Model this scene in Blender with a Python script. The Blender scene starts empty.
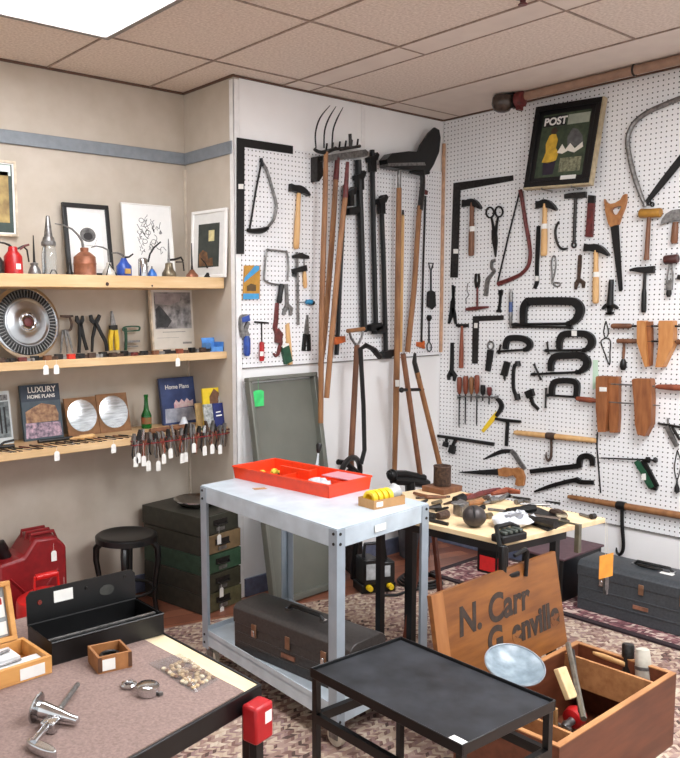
import bpy, bmesh, math, random
from mathutils import Vector, Matrix
random.seed(7)
SC = bpy.context.scene
COL = SC.collection
PI = math.pi
# ---------------------------------------------------------------- camera
F_PX, YAW, PITCH, ROLL = 814.24, 0.665467, -0.106017, -0.012778
CAM = Vector((-2.66337, -3.28356, 1.53165))
PCX, PCY = 223.905, 397.642
WALL_X, ALC, CEIL = 1.695, 0.4287, 2.7086        # right pegboard face, alcove back wall, ceiling height
_f = Vector((math.sin(YAW)*math.cos(PITCH), math.cos(YAW)*math.cos(PITCH), math.sin(PITCH)))
_r = _f.cross(Vector((0, 0, 1))).normalized(); _u = _r.cross(_f)
RT = math.cos(ROLL)*_r + math.sin(ROLL)*_u
UP = -math.sin(ROLL)*_r + math.cos(ROLL)*_u
cd = bpy.data.cameras.new('camera'); cam = bpy.data.objects.new('camera', cd); COL.objects.link(cam)
cd.sensor_fit = 'HORIZONTAL'; cd.sensor_width = 36; cd.lens = F_PX*36/680
cd.shift_x = (340-PCX)/680; cd.shift_y = (PCY-379)/680; cd.clip_start = .05
m = Matrix((RT, UP, -_f)).transposed().to_4x4(); m.translation = CAM
cam.matrix_world = m
SC.camera = cam

def at(u, v, ax, val):
    """the point of the plane x/y/z = val seen at picture position (u, v)"""
    d = RT*((u-PCX)/F_PX) - UP*((v-PCY)/F_PX) + _f
    i = 'xyz'.index(ax)
    return CAM + d*((val-CAM[i])/d[i])

# ---------------------------------------------------------------- materials
def lin(c):
    return tuple((x/255/12.92 if x/255 <= .04045 else ((x/255+.055)/1.055)**2.4) for x in c)
MATS = {}
def mat(name, rgb, rough=.5, metal=0., var=.12, scale=30., bump=0., rgb2=None, trans=0., alpha=1., emit=0., stretch=None):
    if name in MATS: return MATS[name]
    M = bpy.data.materials.new(name); M.use_nodes = True; MATS[name] = M
    nt = M.node_tree; N = nt.nodes; L = nt.links; b = N['Principled BSDF']
    c = lin(rgb); b.inputs['Roughness'].default_value = rough; b.inputs['Metallic'].default_value = metal
    if trans: b.inputs['Transmission Weight'].default_value = trans
    if alpha < 1: b.inputs['Alpha'].default_value = alpha
    if emit:
        b.inputs['Emission Color'].default_value = (*c, 1); b.inputs['Emission Strength'].default_value = emit
    if var or rgb2:
        tc = N.new('ShaderNodeTexCoord'); src = tc.outputs['Object']
        if stretch:
            mp = N.new('ShaderNodeMapping'); mp.inputs['Scale'].default_value = stretch
            L.new(src, mp.inputs[0]); src = mp.outputs[0]
        nz = N.new('ShaderNodeTexNoise'); nz.inputs['Scale'].default_value = scale; nz.inputs['Detail'].default_value = 4
        L.new(src, nz.inputs['Vector'])
        cr = N.new('ShaderNodeValToRGB')
        a = c; d = lin(rgb2) if rgb2 else tuple(min(1, x*(1+2*var)) for x in c)
        if not rgb2: a = tuple(x*(1-2*var) for x in c)
        cr.color_ramp.elements[0].position = .3; cr.color_ramp.elements[1].position = .7
        cr.color_ramp.elements[0].color = (*a, 1); cr.color_ramp.elements[1].color = (*d, 1)
        L.new(nz.outputs[0], cr.inputs[0]); L.new(cr.outputs[0], b.inputs['Base Color'])
        if bump:
            bp = N.new('ShaderNodeBump'); bp.inputs['Strength'].default_value = bump; bp.inputs['Distance'].default_value = .004
            L.new(nz.outputs[0], bp.inputs['Height']); L.new(bp.outputs[0], b.inputs['Normal'])
    else:
        b.inputs['Base Color'].default_value = (*c, 1)
    return M

def math_node(nt, op, a, b=None):
    n = nt.nodes.new('ShaderNodeMath'); n.operation = op
    for i, s in enumerate((a, b)):
        if s is None: continue
        if isinstance(s, (int, float)): n.inputs[i].default_value = s
        else: nt.links.new(s, n.inputs[i])
    return n.outputs[0]

def peg_mat(name, ax, rgb):
    M = mat(name, rgb, .45, var=0); nt = M.node_tree
    g = nt.nodes.new('ShaderNodeNewGeometry'); s = nt.nodes.new('ShaderNodeSeparateXYZ')
    nt.links.new(g.outputs['Position'], s.inputs[0])
    q = []
    for k in (ax, 'Z'):
        t = math_node(nt, 'FRACT', math_node(nt, 'DIVIDE', s.outputs[k], .0254))
        t = math_node(nt, 'SUBTRACT', t, .5); q.append(math_node(nt, 'MULTIPLY', t, t))
    d = math_node(nt, 'LESS_THAN', math_node(nt, 'ADD', *q), .15*.15)
    nz = nt.nodes.new('ShaderNodeTexNoise'); nz.inputs['Scale'].default_value = 2.2
    nt.links.new(g.outputs['Position'], nz.inputs['Vector'])
    c1 = nt.nodes.new('ShaderNodeMixRGB'); c1.inputs[1].default_value = (*lin([x-8 for x in rgb]), 1); c1.inputs[2].default_value = (*lin(rgb), 1)
    nt.links.new(nz.outputs[0], c1.inputs[0])
    c2 = nt.nodes.new('ShaderNodeMixRGB'); c2.inputs[2].default_value = (*lin((62, 58, 56)), 1)
    nt.links.new(d, c2.inputs[0]); nt.links.new(c1.outputs[0], c2.inputs[1])
    nt.links.new(c2.outputs[0], nt.nodes['Principled BSDF'].inputs['Base Color'])
    return M

def wood_mat(name, rgb, rgb2, stretch=(3, 30, 30), scale=1.6, rough=.5):
    return mat(name, rgb, rough, rgb2=rgb2, scale=scale, stretch=stretch, bump=.08)

# ---------------------------------------------------------------- mesh builder
class B:
    def __init__(s): s.v = []; s.f = []
    def add(s, vs, fs):
        k = len(s.v); s.v += [Vector(p) for p in vs]; s.f += [[k+i for i in f] for f in fs]; return s
    def box(s, x0, x1, y0, y1, z0, z1):
        return s.add([(x, y, z) for x in (x0, x1) for y in (y0, y1) for z in (z0, z1)],
                     [(0, 1, 3, 2), (4, 6, 7, 5), (0, 4, 5, 1), (2, 3, 7, 6), (0, 2, 6, 4), (1, 5, 7, 3)])
    def tube(s, pts, r, n=8, closed=False, cap=True):
        P = [Vector(p) for p in pts]; m = len(P); R = r if isinstance(r, (list, tuple)) else [r]*m
        T = []
        for i in range(m):
            a = P[i-1] if (i > 0 or closed) else P[i]; b = P[(i+1) % m] if (i < m-1 or closed) else P[i]
            t = (b-a); T.append(t.normalized() if t.length > 1e-9 else Vector((0, 0, 1)))
        nrm = T[0].orthogonal().normalized(); vs = []
        for i in range(m):
            nrm = nrm - T[i]*nrm.dot(T[i])
            nrm = nrm.normalized() if nrm.length > 1e-6 else T[i].orthogonal().normalized()
            bi = T[i].cross(nrm)
            vs += [P[i] + (nrm*math.cos(2*PI*k/n) + bi*math.sin(2*PI*k/n))*R[i] for k in range(n)]
        fs = []
        for i in range(m if closed else m-1):
            j = (i+1) % m
            fs += [(i*n+k, i*n+(k+1) % n, j*n+(k+1) % n, j*n+k) for k in range(n)]
        if cap and not closed: fs += [list(range(n))[::-1], [(m-1)*n+k for k in range(n)]]
        return s.add(vs, fs)
    def lathe(s, p0, ax, prof, n=20, cap=True):
        p0 = Vector(p0); ax = Vector(ax).normalized(); e = ax.orthogonal().normalized(); g = ax.cross(e)
        vs = []; m = len(prof)
        for t, r in prof:
            vs += [p0 + ax*t + (e*math.cos(2*PI*k/n) + g*math.sin(2*PI*k/n))*max(r, 1e-5) for k in range(n)]
        fs = [(i*n+k, i*n+(k+1) % n, (i+1)*n+(k+1) % n, (i+1)*n+k) for i in range(m-1) for k in range(n)]
        if cap: fs += [list(range(n))[::-1], [(m-1)*n+k for k in range(n)]]
        return s.add(vs, fs)
    def ell(s, c, rx, ry=None, rz=None, n=14):
        ry = ry or rx; rz = rz or rx; c = Vector(c); vs = []; h = n//2
        for i in range(h+1):
            a = PI*i/h
            vs += [c + Vector((rx*math.sin(a)*math.cos(2*PI*k/n), ry*math.sin(a)*math.sin(2*PI*k/n), rz*math.cos(a))) for k in range(n)]
        return s.add(vs, [(i*n+k, i*n+(k+1) % n, (i+1)*n+(k+1) % n, (i+1)*n+k) for i in range(h) for k in range(n)])
    def prism(s, pts, off):
        P = [Vector(p) for p in pts]; off = Vector(off); n = len(P)
        return s.add(P + [p+off for p in P], [list(range(n))[::-1], [n+i for i in range(n)]] +
                     [(i, (i+1) % n, n+(i+1) % n, n+i) for i in range(n)])
    def strip(s, left, right, off, closed=False):
        """a band between two polylines, thickened by the vector off"""
        m = len(left); off = Vector(off)
        vs = [Vector(p) for p in left] + [Vector(p) for p in right]
        vs += [p+off for p in vs]; q = 2*m; fs = []
        for i in range(m if closed else m-1):
            j = (i+1) % m
            fs += [(i, j, m+j, m+i), (q+i, q+m+i, q+m+j, q+j), (i, q+i, q+j, j), (m+i, m+j, q+m+j, q+m+i)]
        if not closed:
            fs += [(0, m, q+m, q), (m-1, q+m-1, q+2*m-1, 2*m-1)]
        return s.add(vs, fs)

ORG = {}
def setp(o, label=None, cat=None, group=None, kind=None):
    if label: o['label'] = label
    if cat: o['category'] = cat
    if group: o['group'] = group
    if kind: o['kind'] = kind
    return o
def ob(name, b, mt, parent=None, label=None, cat=None, group=None, kind=None, bevel=0, ang=40):
    me = bpy.data.meshes.new(name)
    if parent: o0 = ORG[parent]
    else:
        xs = [p.x for p in b.v]; ys = [p.y for p in b.v]; zs = [p.z for p in b.v]
        o0 = Vector(((min(xs)+max(xs))/2, (min(ys)+max(ys))/2, min(zs)))
    me.from_pydata([p-o0 for p in b.v], [], b.f); me.validate()
    bm = bmesh.new(); bm.from_mesh(me); bmesh.ops.recalc_face_normals(bm, faces=bm.faces); bm.to_mesh(me); bm.free()
    me.materials.append(mt)
    me.polygons.foreach_set('use_smooth', [True]*len(me.polygons))
    me.set_sharp_from_angle(angle=math.radians(ang))
    o = bpy.data.objects.new(name, me); COL.objects.link(o)
    if parent: o.parent = parent
    else: o.location = o0
    ORG[o] = o0
    if bevel:
        md = o.modifiers.new('bevel', 'BEVEL'); md.width = bevel; md.segments = 2; md.limit_method = 'ANGLE'; md.angle_limit = math.radians(40)
    return setp(o, label, cat, group, kind)
def thing(name, label, cat, loc, group=None):
    o = bpy.data.objects.new(name, None); COL.objects.link(o); o.location = loc; o.empty_display_size = .02
    ORG[o] = Vector(loc); return setp(o, label, cat, group)
def struct(name, b, mt, **k):
    return ob(name, b, mt, kind='structure', **k)
def dup(root, offset, rotz=0, label=None):
    r = root.copy(); COL.objects.link(r); r.location = root.location + Vector(offset)
    r.rotation_euler = (root.rotation_euler[0], root.rotation_euler[1], root.rotation_euler[2]+rotz)
    if label: r['label'] = label
    for ch in list(root.children):
        c = ch.copy(); COL.objects.link(c); c.parent = r
        for g in list(ch.children):
            d = g.copy(); COL.objects.link(d); d.parent = c
    return r

class LF:
    """an oriented local frame: ex along, ey up, ez towards the viewer side"""
    def __init__(s, o, ex, ey, ez=None):
        s.o = Vector(o); s.ex = Vector(ex).normalized(); ey = Vector(ey); ey = ey - s.ex*ey.dot(s.ex); s.ey = ey.normalized()
        s.ez = s.ex.cross(s.ey) if ez is None else Vector(ez).normalized()
    def p(s, x, y, z=0): return s.o + s.ex*x + s.ey*y + s.ez*z
    def box(s, b, x0, x1, y0, y1, z0, z1):
        return b.add([s.p(x, y, z) for x in (x0, x1) for y in (y0, y1) for z in (z0, z1)],
                     [(0, 1, 3, 2), (4, 6, 7, 5), (0, 4, 5, 1), (2, 3, 7, 6), (0, 2, 6, 4), (1, 5, 7, 3)])

def text_b(txt, lf, x, y, z, size, depth=.0006, bold=0., shear=0.):
    cu = bpy.data.curves.new('t', 'FONT'); cu.body = txt; cu.size = size; cu.extrude = depth; cu.offset = bold; cu.shear = shear
    o = bpy.data.objects.new('t', cu); COL.objects.link(o)
    me = bpy.data.meshes.new_from_object(o.evaluated_get(bpy.context.evaluated_depsgraph_get()))
    b = B(); b.add([lf.p(x+v.co.x, y+v.co.y, z+v.co.z) for v in me.vertices], [list(p.vertices) for p in me.polygons])
    bpy.data.objects.remove(o); bpy.data.curves.remove(cu); bpy.data.meshes.remove(me)
    return b

def curve(pts, w, k=4):
    """smooth a picture polyline and its widths (Catmull-Rom)"""
    n = len(pts); W = list(w) if isinstance(w, (list, tuple)) else [w]*n
    if n < 4: return pts, W
    P = [(*p, q) for p, q in zip(pts, W)]; out = []
    for i in range(n-1):
        a, b, c, d = P[max(i-1, 0)], P[i], P[i+1], P[min(i+2, n-1)]
        for j in range(k):
            t = j/k
            out.append(tuple(.5*(2*b[m]+(c[m]-a[m])*t+(2*a[m]-5*b[m]+4*c[m]-d[m])*t*t+(3*b[m]-a[m]-3*c[m]+d[m])*t**3) for m in range(3)))
    out.append(P[-1])
    return [(p[0], p[1]) for p in out], [max(.3, p[2]) for p in out]

# wall frames: flat tools are laid out on the wall's own plane, then given depth along its normal
class Fr:
    def __init__(s, ax, val, n): s.ax, s.val, s.n = ax, val, Vector(n); s.sg = s.n['xyz'.index(ax)]
    def p(s, u, v, d=0): return at(u, v, s.ax, s.val + s.sg*d)
    def m(s, u, v): return (s.p(u, v+1)-s.p(u, v)).length
    def stroke(s, b, pts, w, th=.012, d0=.0006, closed=False):
        if not closed: pts, w = curve(pts, w)
        n = len(pts); W = w if isinstance(w, (list, tuple)) else [w]*n
        P = [s.p(u, v, d0+th/2) - s.n*th/2 for u, v in pts]
        Lp, Rp = [], []
        for i in range(n):
            a = P[i-1] if (i > 0 or closed) else P[i]; c = P[(i+1) % n] if (i < n-1 or closed) else P[i]
            t = (c-a).normalized(); q = s.n.cross(t).normalized()
            k = 1.
            if (0 < i < n-1) or closed:
                t1 = (P[i]-P[i-1]).normalized(); k = 1/max(.5, abs(t.dot(t1)))
            h = W[i]*s.m(*pts[i])/2*k
            Lp.append(P[i]+q*h); Rp.append(P[i]-q*h)
        return b.strip(Lp, Rp, s.n*th, closed)
    def poly(s, b, pts, th=.012, d0=.003):
        return b.prism([s.p(u, v, d0+th/2)-s.n*th/2 for u, v in pts], s.n*th)
    def ring(s, b, u, v, ru, rv, w, th=.01, d0=.003, n=16):
        return s.stroke(b, [(u+ru*math.cos(2*PI*k/n), v+rv*math.sin(2*PI*k/n)) for k in range(n)], w, th, d0, True)
    def lathe(s, b, a, c, prof, d=None, n=12):
        """prof: (fraction, diameter in picture units)"""
        k = s.m(*a); rm = max(w for t, w in prof)/2*k
        d = rm+.0006 if d is None else d
        A = s.p(*a, d); C = s.p(*c, d); L = (C-A).length
        return b.lathe(A, C-A, [(t*L, w/2*k) for t, w in prof], n)
    def tube(s, b, pts, w, d=None, n=8, closed=False):
        if not closed: pts, w = curve(pts, w)
        k = s.m(*pts[0]); W = w if isinstance(w, (list, tuple)) else [w]*len(pts)
        d = max(W)/2*k+.0006 if d is None else d
        return b.tube([s.p(u, v, d) for u, v in pts], [x/2*k for x in W], n, closed)
RW = Fr('x', WALL_X, (-1, 0, 0)); MW = Fr('y', -.006, (0, -1, 0))

# ---------------------------------------------------------------- colours
black = mat('black_iron', (13, 12, 12), .42, .2, var=.25, scale=60)
blackp = mat('black_paint', (11, 11, 12), .38, .0, var=.2, scale=25)
dark = mat('dark_steel', (44, 41, 39), .4, .5, var=.25, scale=70)
steel = mat('worn_steel', (128, 126, 124), .35, .75, var=.2, scale=60)
chrome = mat('chrome', (205, 206, 208), .14, 1., var=.08, scale=20)
rust = mat('rusted_iron', (74, 56, 46), .6, .3, var=.3, scale=80)
redp = mat('red_paint', (168, 24, 26), .35, var=.12, scale=40)
redd = mat('dark_red_paint', (96, 34, 32), .45, var=.2, scale=60)
orange = mat('orange_paint', (190, 92, 38), .5, var=.15)
white = mat('white_card', (232, 230, 224), .7, var=.03)
paper = mat('cream_paper', (226, 221, 208), .8, var=.03)
yellow = mat('yellow_plastic', (232, 196, 38), .4, var=.06)
blue = mat('blue_paint', (36, 70, 150), .35, var=.15)
blued = mat('dark_blue_card', (30, 40, 98), .5, var=.1)
green = mat('green_paint', (26, 74, 50), .45, var=.15)
copper = mat('copper', (146, 94, 70), .4, .5, var=.15)
tan = wood_mat('ash_handle', (196, 150, 96), (222, 180, 124), stretch=(20, 20, 4))
honey = wood_mat('honey_handle', (122, 80, 48), (158, 110, 68), stretch=(20, 20, 4))
brown = wood_mat('brown_handle', (96, 60, 40), (128, 84, 56), stretch=(20, 20, 4))
redwood = wood_mat('reddish_handle', (112, 52, 34), (146, 76, 48), stretch=(20, 20, 4))
saww = wood_mat('saw_wood', (150, 94, 50), (184, 128, 76), stretch=(30, 30, 20))
# ================================================================ the room
wallp = mat('beige_wallpaper', (184, 172, 156), .75, rgb2=(194, 183, 169), scale=9, bump=.05)
white_wall = mat('white_wall', (238, 236, 234), .6, rgb2=(243, 242, 241), scale=5)
XL, YF = -4.2, -5.2
struct('wall_left', B().box(XL, 0, ALC, ALC+.1, 0, CEIL), wallp)
struct('wall_return', B().box(0, .036, 0, ALC, 0, CEIL), wallp)
struct('wall_back', B().box(.0365, WALL_X+.006, .0005, .1, 0, CEIL), white_wall)
struct('wall_right', B().box(WALL_X+.006, WALL_X+.1, YF, .1, 0, CEIL), white_wall)
# wood plank floor
pl = mat('floor_planks', (130, 78, 58), .4, var=0); nt = pl.node_tree
tc = nt.nodes.new('ShaderNodeTexCoord'); mp = nt.nodes.new('ShaderNodeMapping'); mp.inputs['Rotation'].default_value = (0, 0, .25)
br = nt.nodes.new('ShaderNodeTexBrick'); br.inputs['Scale'].default_value = 1; br.inputs['Brick Width'].default_value = .9; br.inputs['Row Height'].default_value = .09
br.inputs['Mortar Size'].default_value = .0015
br.inputs['Color1'].default_value = (*lin((150, 96, 72)), 1); br.inputs['Color2'].default_value = (*lin((112, 66, 50)), 1); br.inputs['Mortar'].default_value = (*lin((50, 30, 24)), 1)
nz = nt.nodes.new('ShaderNodeTexNoise'); nz.inputs['Scale'].default_value = 6; nz.inputs['Detail'].default_value = 6
mx = nt.nodes.new('ShaderNodeMixRGB'); mx.blend_type = 'OVERLAY'; mx.inputs[0].default_value = .6
nt.links.new(tc.outputs['Object'], mp.inputs[0]); nt.links.new(mp.outputs[0], br.inputs['Vector']); nt.links.new(mp.outputs[0], nz.inputs['Vector'])
nt.links.new(br.outputs['Color'], mx.inputs[1]); nt.links.new(nz.outputs[0], mx.inputs[2]); nt.links.new(mx.outputs[0], nt.nodes['Principled BSDF'].inputs['Base Color'])
struct('floor', B().box(XL, WALL_X+.006, YF, ALC, -.08, 0), pl)
tile = mat('ceiling_tile', (200, 184, 170), .9, rgb2=(230, 217, 204), scale=85, bump=.35)
smooth_tile = mat('smooth_ceiling_panel', (212, 199, 188), .9, rgb2=(220, 208, 196), scale=8)
struct('ceiling', B().box(XL, WALL_X+.1, YF, ALC+.1, CEIL, CEIL+.06), tile)
struct('trim_1', B().box(.329, .518, YF, 0, CEIL-.003, CEIL-.0005).box(1.103, WALL_X, YF, 0, CEIL-.003, CEIL-.0005), smooth_tile)
g = B()
for x in (-1.43, -.81, -.225, .329, .518, 1.103): g.box(x-.004, x+.004, YF, ALC if x < 0 else 0, CEIL-.006, CEIL-.0005)
for y in (-.13, -.78, -1.47, -2.1, -2.72): g.box(XL, .518 if y < -.3 else WALL_X, y-.004, y+.004, CEIL-.0055, CEIL-.0005)
g.box(.518, 1.103, -1.474, -1.466, CEIL-.0055, CEIL-.0005)
struct('trim_2', g, mat('ceiling_grid', (150, 132, 118), .8))
# dark moulding where wall and ceiling meet
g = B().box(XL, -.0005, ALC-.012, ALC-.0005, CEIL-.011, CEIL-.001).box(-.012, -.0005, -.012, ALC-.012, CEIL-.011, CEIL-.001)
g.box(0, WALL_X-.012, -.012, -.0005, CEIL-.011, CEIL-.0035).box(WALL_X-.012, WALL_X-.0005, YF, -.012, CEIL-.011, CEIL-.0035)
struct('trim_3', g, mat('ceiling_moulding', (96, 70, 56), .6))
# grey rail on the alcove walls and white bead on the outer corner
rail = mat('grey_rail', (126, 132, 138), .5, var=.05)
struct('trim_4', B().box(XL, -.0005, ALC-.014, ALC-.0005, 2.325, 2.388), rail, bevel=.003)
struct('trim_5', B().box(-.014, -.0005, .008, ALC-.0145, 2.325, 2.388), rail, bevel=.003)
bead = mat('white_corner_bead', (232, 230, 228), .4, var=.03)
struct('trim_6', B().box(-.006, .034, -.0065, -.0005, 0, CEIL-.02).box(-.006, -.0005, -.0065, .03, 0, CEIL-.02), bead, bevel=.002)
struct('trim_7', B().box(-.012, -.0005, ALC-.012, ALC-.0005, 0, 2.3), mat('tan_corner_strip', (206, 194, 178), .5, var=.05))
struct('trim_8', B().box(WALL_X-.016, WALL_X-.0005, -.022, -.0075, 1.25, 2.56), mat('tan_wood_strip', (190, 150, 120), .5))
struct('trim_9', B().box(.94, .97, -.004, -.0005, 2.4, CEIL-.015), bead)
base = mat('blue_grey_baseboard', (92, 98, 118), .5, var=.1)
struct('baseboard_back', B().box(.036, WALL_X-.001, -.014, -.0005, 0, .1), base, bevel=.003)
struct('baseboard_left', B().box(XL, -.001, ALC-.014, ALC-.0005, 0, .1), base, bevel=.003)
struct('baseboard_right', B().box(WALL_X-.008, WALL_X+.0055, YF, -.015, 0, .1), base, bevel=.003)
# pegboards
peg_r = peg_mat('white_pegboard_right', 'Y', (240, 240, 240)); peg_m = peg_mat('white_pegboard_back', 'X', (240, 240, 241))
struct('wall_pegboard_right', B().box(WALL_X, WALL_X+.0055, YF, -.0065, .345, CEIL-.0145), peg_r)
struct('wall_pegboard_back', B().box(.036, WALL_X-.0005, -.006, 0, 1.235, 2.388), peg_m)
struct('trim_10', B().box(.036, WALL_X-.017, -.009, -.0005, 1.229, 1.2345).box(WALL_X-.003, WALL_X+.0055, YF, -.0085, .337, .3445), mat('grey_board_edge', (120, 116, 112), .5))
# ceiling light with a white diffuser
def ceiling_light(x, y, label, power):
    t = thing('ceiling_light', label, 'ceiling light', (x, y, CEIL-.03), 'ceiling light panels')
    ob('frame', B().box(x-.305, x+.305, y-.61, y-.585, CEIL-.03, CEIL-.006).box(x-.305, x+.305, y+.585, y+.61, CEIL-.03, CEIL-.006)
       .box(x-.305, x-.28, y-.585, y+.585, CEIL-.03, CEIL-.006).box(x+.28, x+.305, y-.585, y+.585, CEIL-.03, CEIL-.006), mat('light_frame', (120, 112, 106), .4), t)
    ob('diffuser', B().box(x-.28, x+.28, y-.585, y+.585, CEIL-.024, CEIL-.0065), mat('light_diffuser_%d' % power, (247, 250, 255), .5, var=0, emit=power), t)
ceiling_light(-1.12, -.775, 'white ceiling light panel over the shelves at top left', 9)
ceiling_light(-1.12, -3.4, 'unseen white light panel added behind the viewer, nearer the shelves', 18)  # unseen panel behind the camera, added as extra light
ceiling_light(.25, -2.75, 'unseen white light panel added above the wooden tool chest to brighten the pegboard', 20)  # unseen panel, added to brighten the right pegboard wall
w = bpy.data.worlds.new('room_light'); SC.world = w; w.use_nodes = True
w.node_tree.nodes['Background'].inputs[0].default_value = (.97, .99, 1, 1); w.node_tree.nodes['Background'].inputs[1].default_value = .65
SC.view_settings.view_transform = 'Standard'; SC.view_settings.look = 'None'; SC.view_settings.gamma = 1; SC.view_settings.exposure = .95
# rugs
def rug_mat(name, cols, sx, sy, rot):
    M = mat(name, (150, 120, 105), .95, var=0); nt = M.node_tree
    tc = nt.nodes.new('ShaderNodeTexCoord'); mp = nt.nodes.new('ShaderNodeMapping'); mp.inputs['Rotation'].default_value = (0, 0, rot)
    nt.links.new(tc.outputs['Object'], mp.inputs[0])
    sep = nt.nodes.new('ShaderNodeSeparateXYZ'); nt.links.new(mp.outputs[0], sep.inputs[0])
    # every row leans the other way, as in a flat braid
    row = math_node(nt, 'MULTIPLY', sep.outputs['Y'], sy)
    tri = math_node(nt, 'PINGPONG', row, 1.)
    u = math_node(nt, 'ADD', math_node(nt, 'MULTIPLY', sep.outputs['X'], sx), math_node(nt, 'MULTIPLY', tri, 1.))
    cx = math_node(nt, 'FLOOR', u); cy = math_node(nt, 'FLOOR', row)
    cb = nt.nodes.new('ShaderNodeCombineXYZ'); nt.links.new(cx, cb.inputs[0]); nt.links.new(cy, cb.inputs[1])
    wn = nt.nodes.new('ShaderNodeTexWhiteNoise'); nt.links.new(cb.outputs[0], wn.inputs['Vector'])
    cr = nt.nodes.new('ShaderNodeValToRGB'); cr.color_ramp.interpolation = 'CONSTANT'
    el = cr.color_ramp.elements
    while len(el) < len(cols): el.new(.5)
    for i, c in enumerate(cols): el[i].position = i/len(cols); el[i].color = (*lin(c), 1)
    big = nt.nodes.new('ShaderNodeTexNoise'); big.inputs['Scale'].default_value = 3.5
    nt.links.new(tc.outputs['Object'], big.inputs['Vector'])
    val = math_node(nt, 'ADD', math_node(nt, 'MULTIPLY', wn.outputs[0], .8), math_node(nt, 'SUBTRACT', math_node(nt, 'MULTIPLY', big.outputs[0], .8), .3))
    nt.links.new(val, cr.inputs[0])
    nt.links.new(cr.outputs[0], nt.nodes['Principled BSDF'].inputs['Base Color'])
    fu = math_node(nt, 'PINGPONG', u, .5)
    bp = nt.nodes.new('ShaderNodeBump'); bp.inputs['Strength'].default_value = .9; bp.inputs['Distance'].default_value = .006
    nt.links.new(math_node(nt, 'MULTIPLY', fu, tri), bp.inputs['Height']); nt.links.new(bp.outputs[0], nt.nodes['Principled BSDF'].inputs['Normal'])
    return M
braid = rug_mat('braided_rag', [(84, 64, 58), (122, 92, 84), (152, 124, 112), (184, 162, 142), (146, 118, 113), (194, 175, 155), (166, 140, 129), (204, 188, 168)], 60, 54, 0)
c_, s_ = math.cos(-.24), math.sin(-.24)
R0 = Vector((-.62, -.10, 0)); ex = Vector((c_, s_, 0)); ey = Vector((-s_, c_, 0))
def rp(a, b, z): return R0 + ex*a + ey*b + Vector((0, 0, z))
rug = ob('braided_rug', B().add([Vector((a, b, z)) for z in (.001, .011) for a, b in ((-.62, -.10), (1.046, -.51), (1.046, -3.5), (-2.2, -3.5), (-1.3, -1.05))],
   [(4, 3, 2, 1, 0), (5, 6, 7, 8, 9)] + [(i, (i+1) % 5, 5+(i+1) % 5, 5+i) for i in range(5)]), braid, None,
   'large braided rag rug in cream, pink and brown on the wood floor', 'rug')
rt = thing('runner_rug', 'woven runner rug with dark striped border along the pegboard wall', 'rug', (1.37, -1.9, 0.012))
ob('woven_field', B().box(1.085, 1.62, -3.6, -.45, .012, .019), rug_mat('runner_weave', [(88, 52, 58), (140, 96, 98), (186, 160, 150), (110, 70, 74), (206, 186, 172)], 60, 50, .8), rt)
ob('border', B().box(1.05, 1.085, -3.6, -.45, .012, .021).box(1.085, 1.62, -.45, -.415, .012, .021).box(1.62, 1.655, -3.6, -.45, .012, .021), mat('dark_rug_border', (44, 30, 34), .9, var=.2, scale=120), rt)
# ================================================================ furniture
galv = mat('grey_enamelled_steel', (188, 199, 207), .4, .1, var=.06, scale=12)
galv_leg = mat('grey_leg_steel', (156, 166, 175), .4, .1, var=.05, scale=12)
class Quad:
    """plan coordinates on a table: a along the first edge, b along the second (both in metres)"""
    def __init__(s, o, p1, p2):
        s.o = Vector(o); d1 = Vector(p1)-s.o; d2 = Vector(p2)-s.o; s.A = d1.length; s.C = d2.length; s.e1 = d1.normalized(); s.e2 = d2.normalized()
    def p(s, a, c, z): q = s.o + s.e1*a + s.e2*c; return Vector((q.x, q.y, z))
    def box(s, b, a0, a1, c0, c1, z0, z1):
        return b.add([s.p(a, c, z) for a in (a0, a1) for c in (c0, c1) for z in (z0, z1)],
                     [(0, 1, 3, 2), (4, 6, 7, 5), (0, 4, 5, 1), (2, 3, 7, 6), (0, 2, 6, 4), (1, 5, 7, 3)])
def tag_on(parent, p, n=(0, -1, 0), h=.045, w=.024, string=.03, name='price_tag', mt=None):
    """a shop tag on a short string, hanging from p"""
    p = Vector(p); n = Vector(n).normalized(); sd = n.cross(Vector((0, 0, 1))).normalized()
    b = B().tube([p, p-Vector((0, 0, string))], .0006, 4)
    q = p - Vector((0, 0, string))
    b.prism([q - sd*w/2 - Vector((0, 0, .008)), q - sd*w/4, q + sd*w/4, q + sd*w/2 - Vector((0, 0, .008)), q + sd*w/2 - Vector((0, 0, h)), q - sd*w/2 - Vector((0, 0, h))], n*.0008)
    return ob(name, b, mt or white, parent)

# ---- grey utility cart
CZ = .80
cart = Quad(at(337, 529, 'z', CZ), at(428, 503, 'z', CZ), at(201, 485, 'z', CZ))
CA, CC = cart.A, cart.C
t = thing('utility_cart', 'grey steel two-shelf utility cart holding the red tray', 'cart', cart.p(CA/2, CC/2, 0))
def cart_shelf(z1, lip, up):
    b = B()
    if up:   # tray: lips stand up round the deck
        cart.box(b, 0, CA, 0, CC, z1-.006, z1)
        for q in ((0, CA, 0, .004), (0, CA, CC-.004, CC), (0, .004, .004, CC-.004), (CA-.004, CA, .004, CC-.004)): cart.box(b, *q, z1-.05, z1+lip)
    else:
        cart.box(b, 0, CA, 0, CC, z1-.006, z1)
        for q in ((0, CA, 0, .004), (0, CA, CC-.004, CC), (0, .004, .004, CC-.004), (CA-.004, CA, .004, CC-.004)): cart.box(b, *q, z1-.07, z1-.006)
    return b
ob('top_shelf', cart_shelf(CZ, .0, False), galv, t, bevel=.004)
ob('lower_shelf', cart_shelf(.155, .02, True), galv, t)
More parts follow.
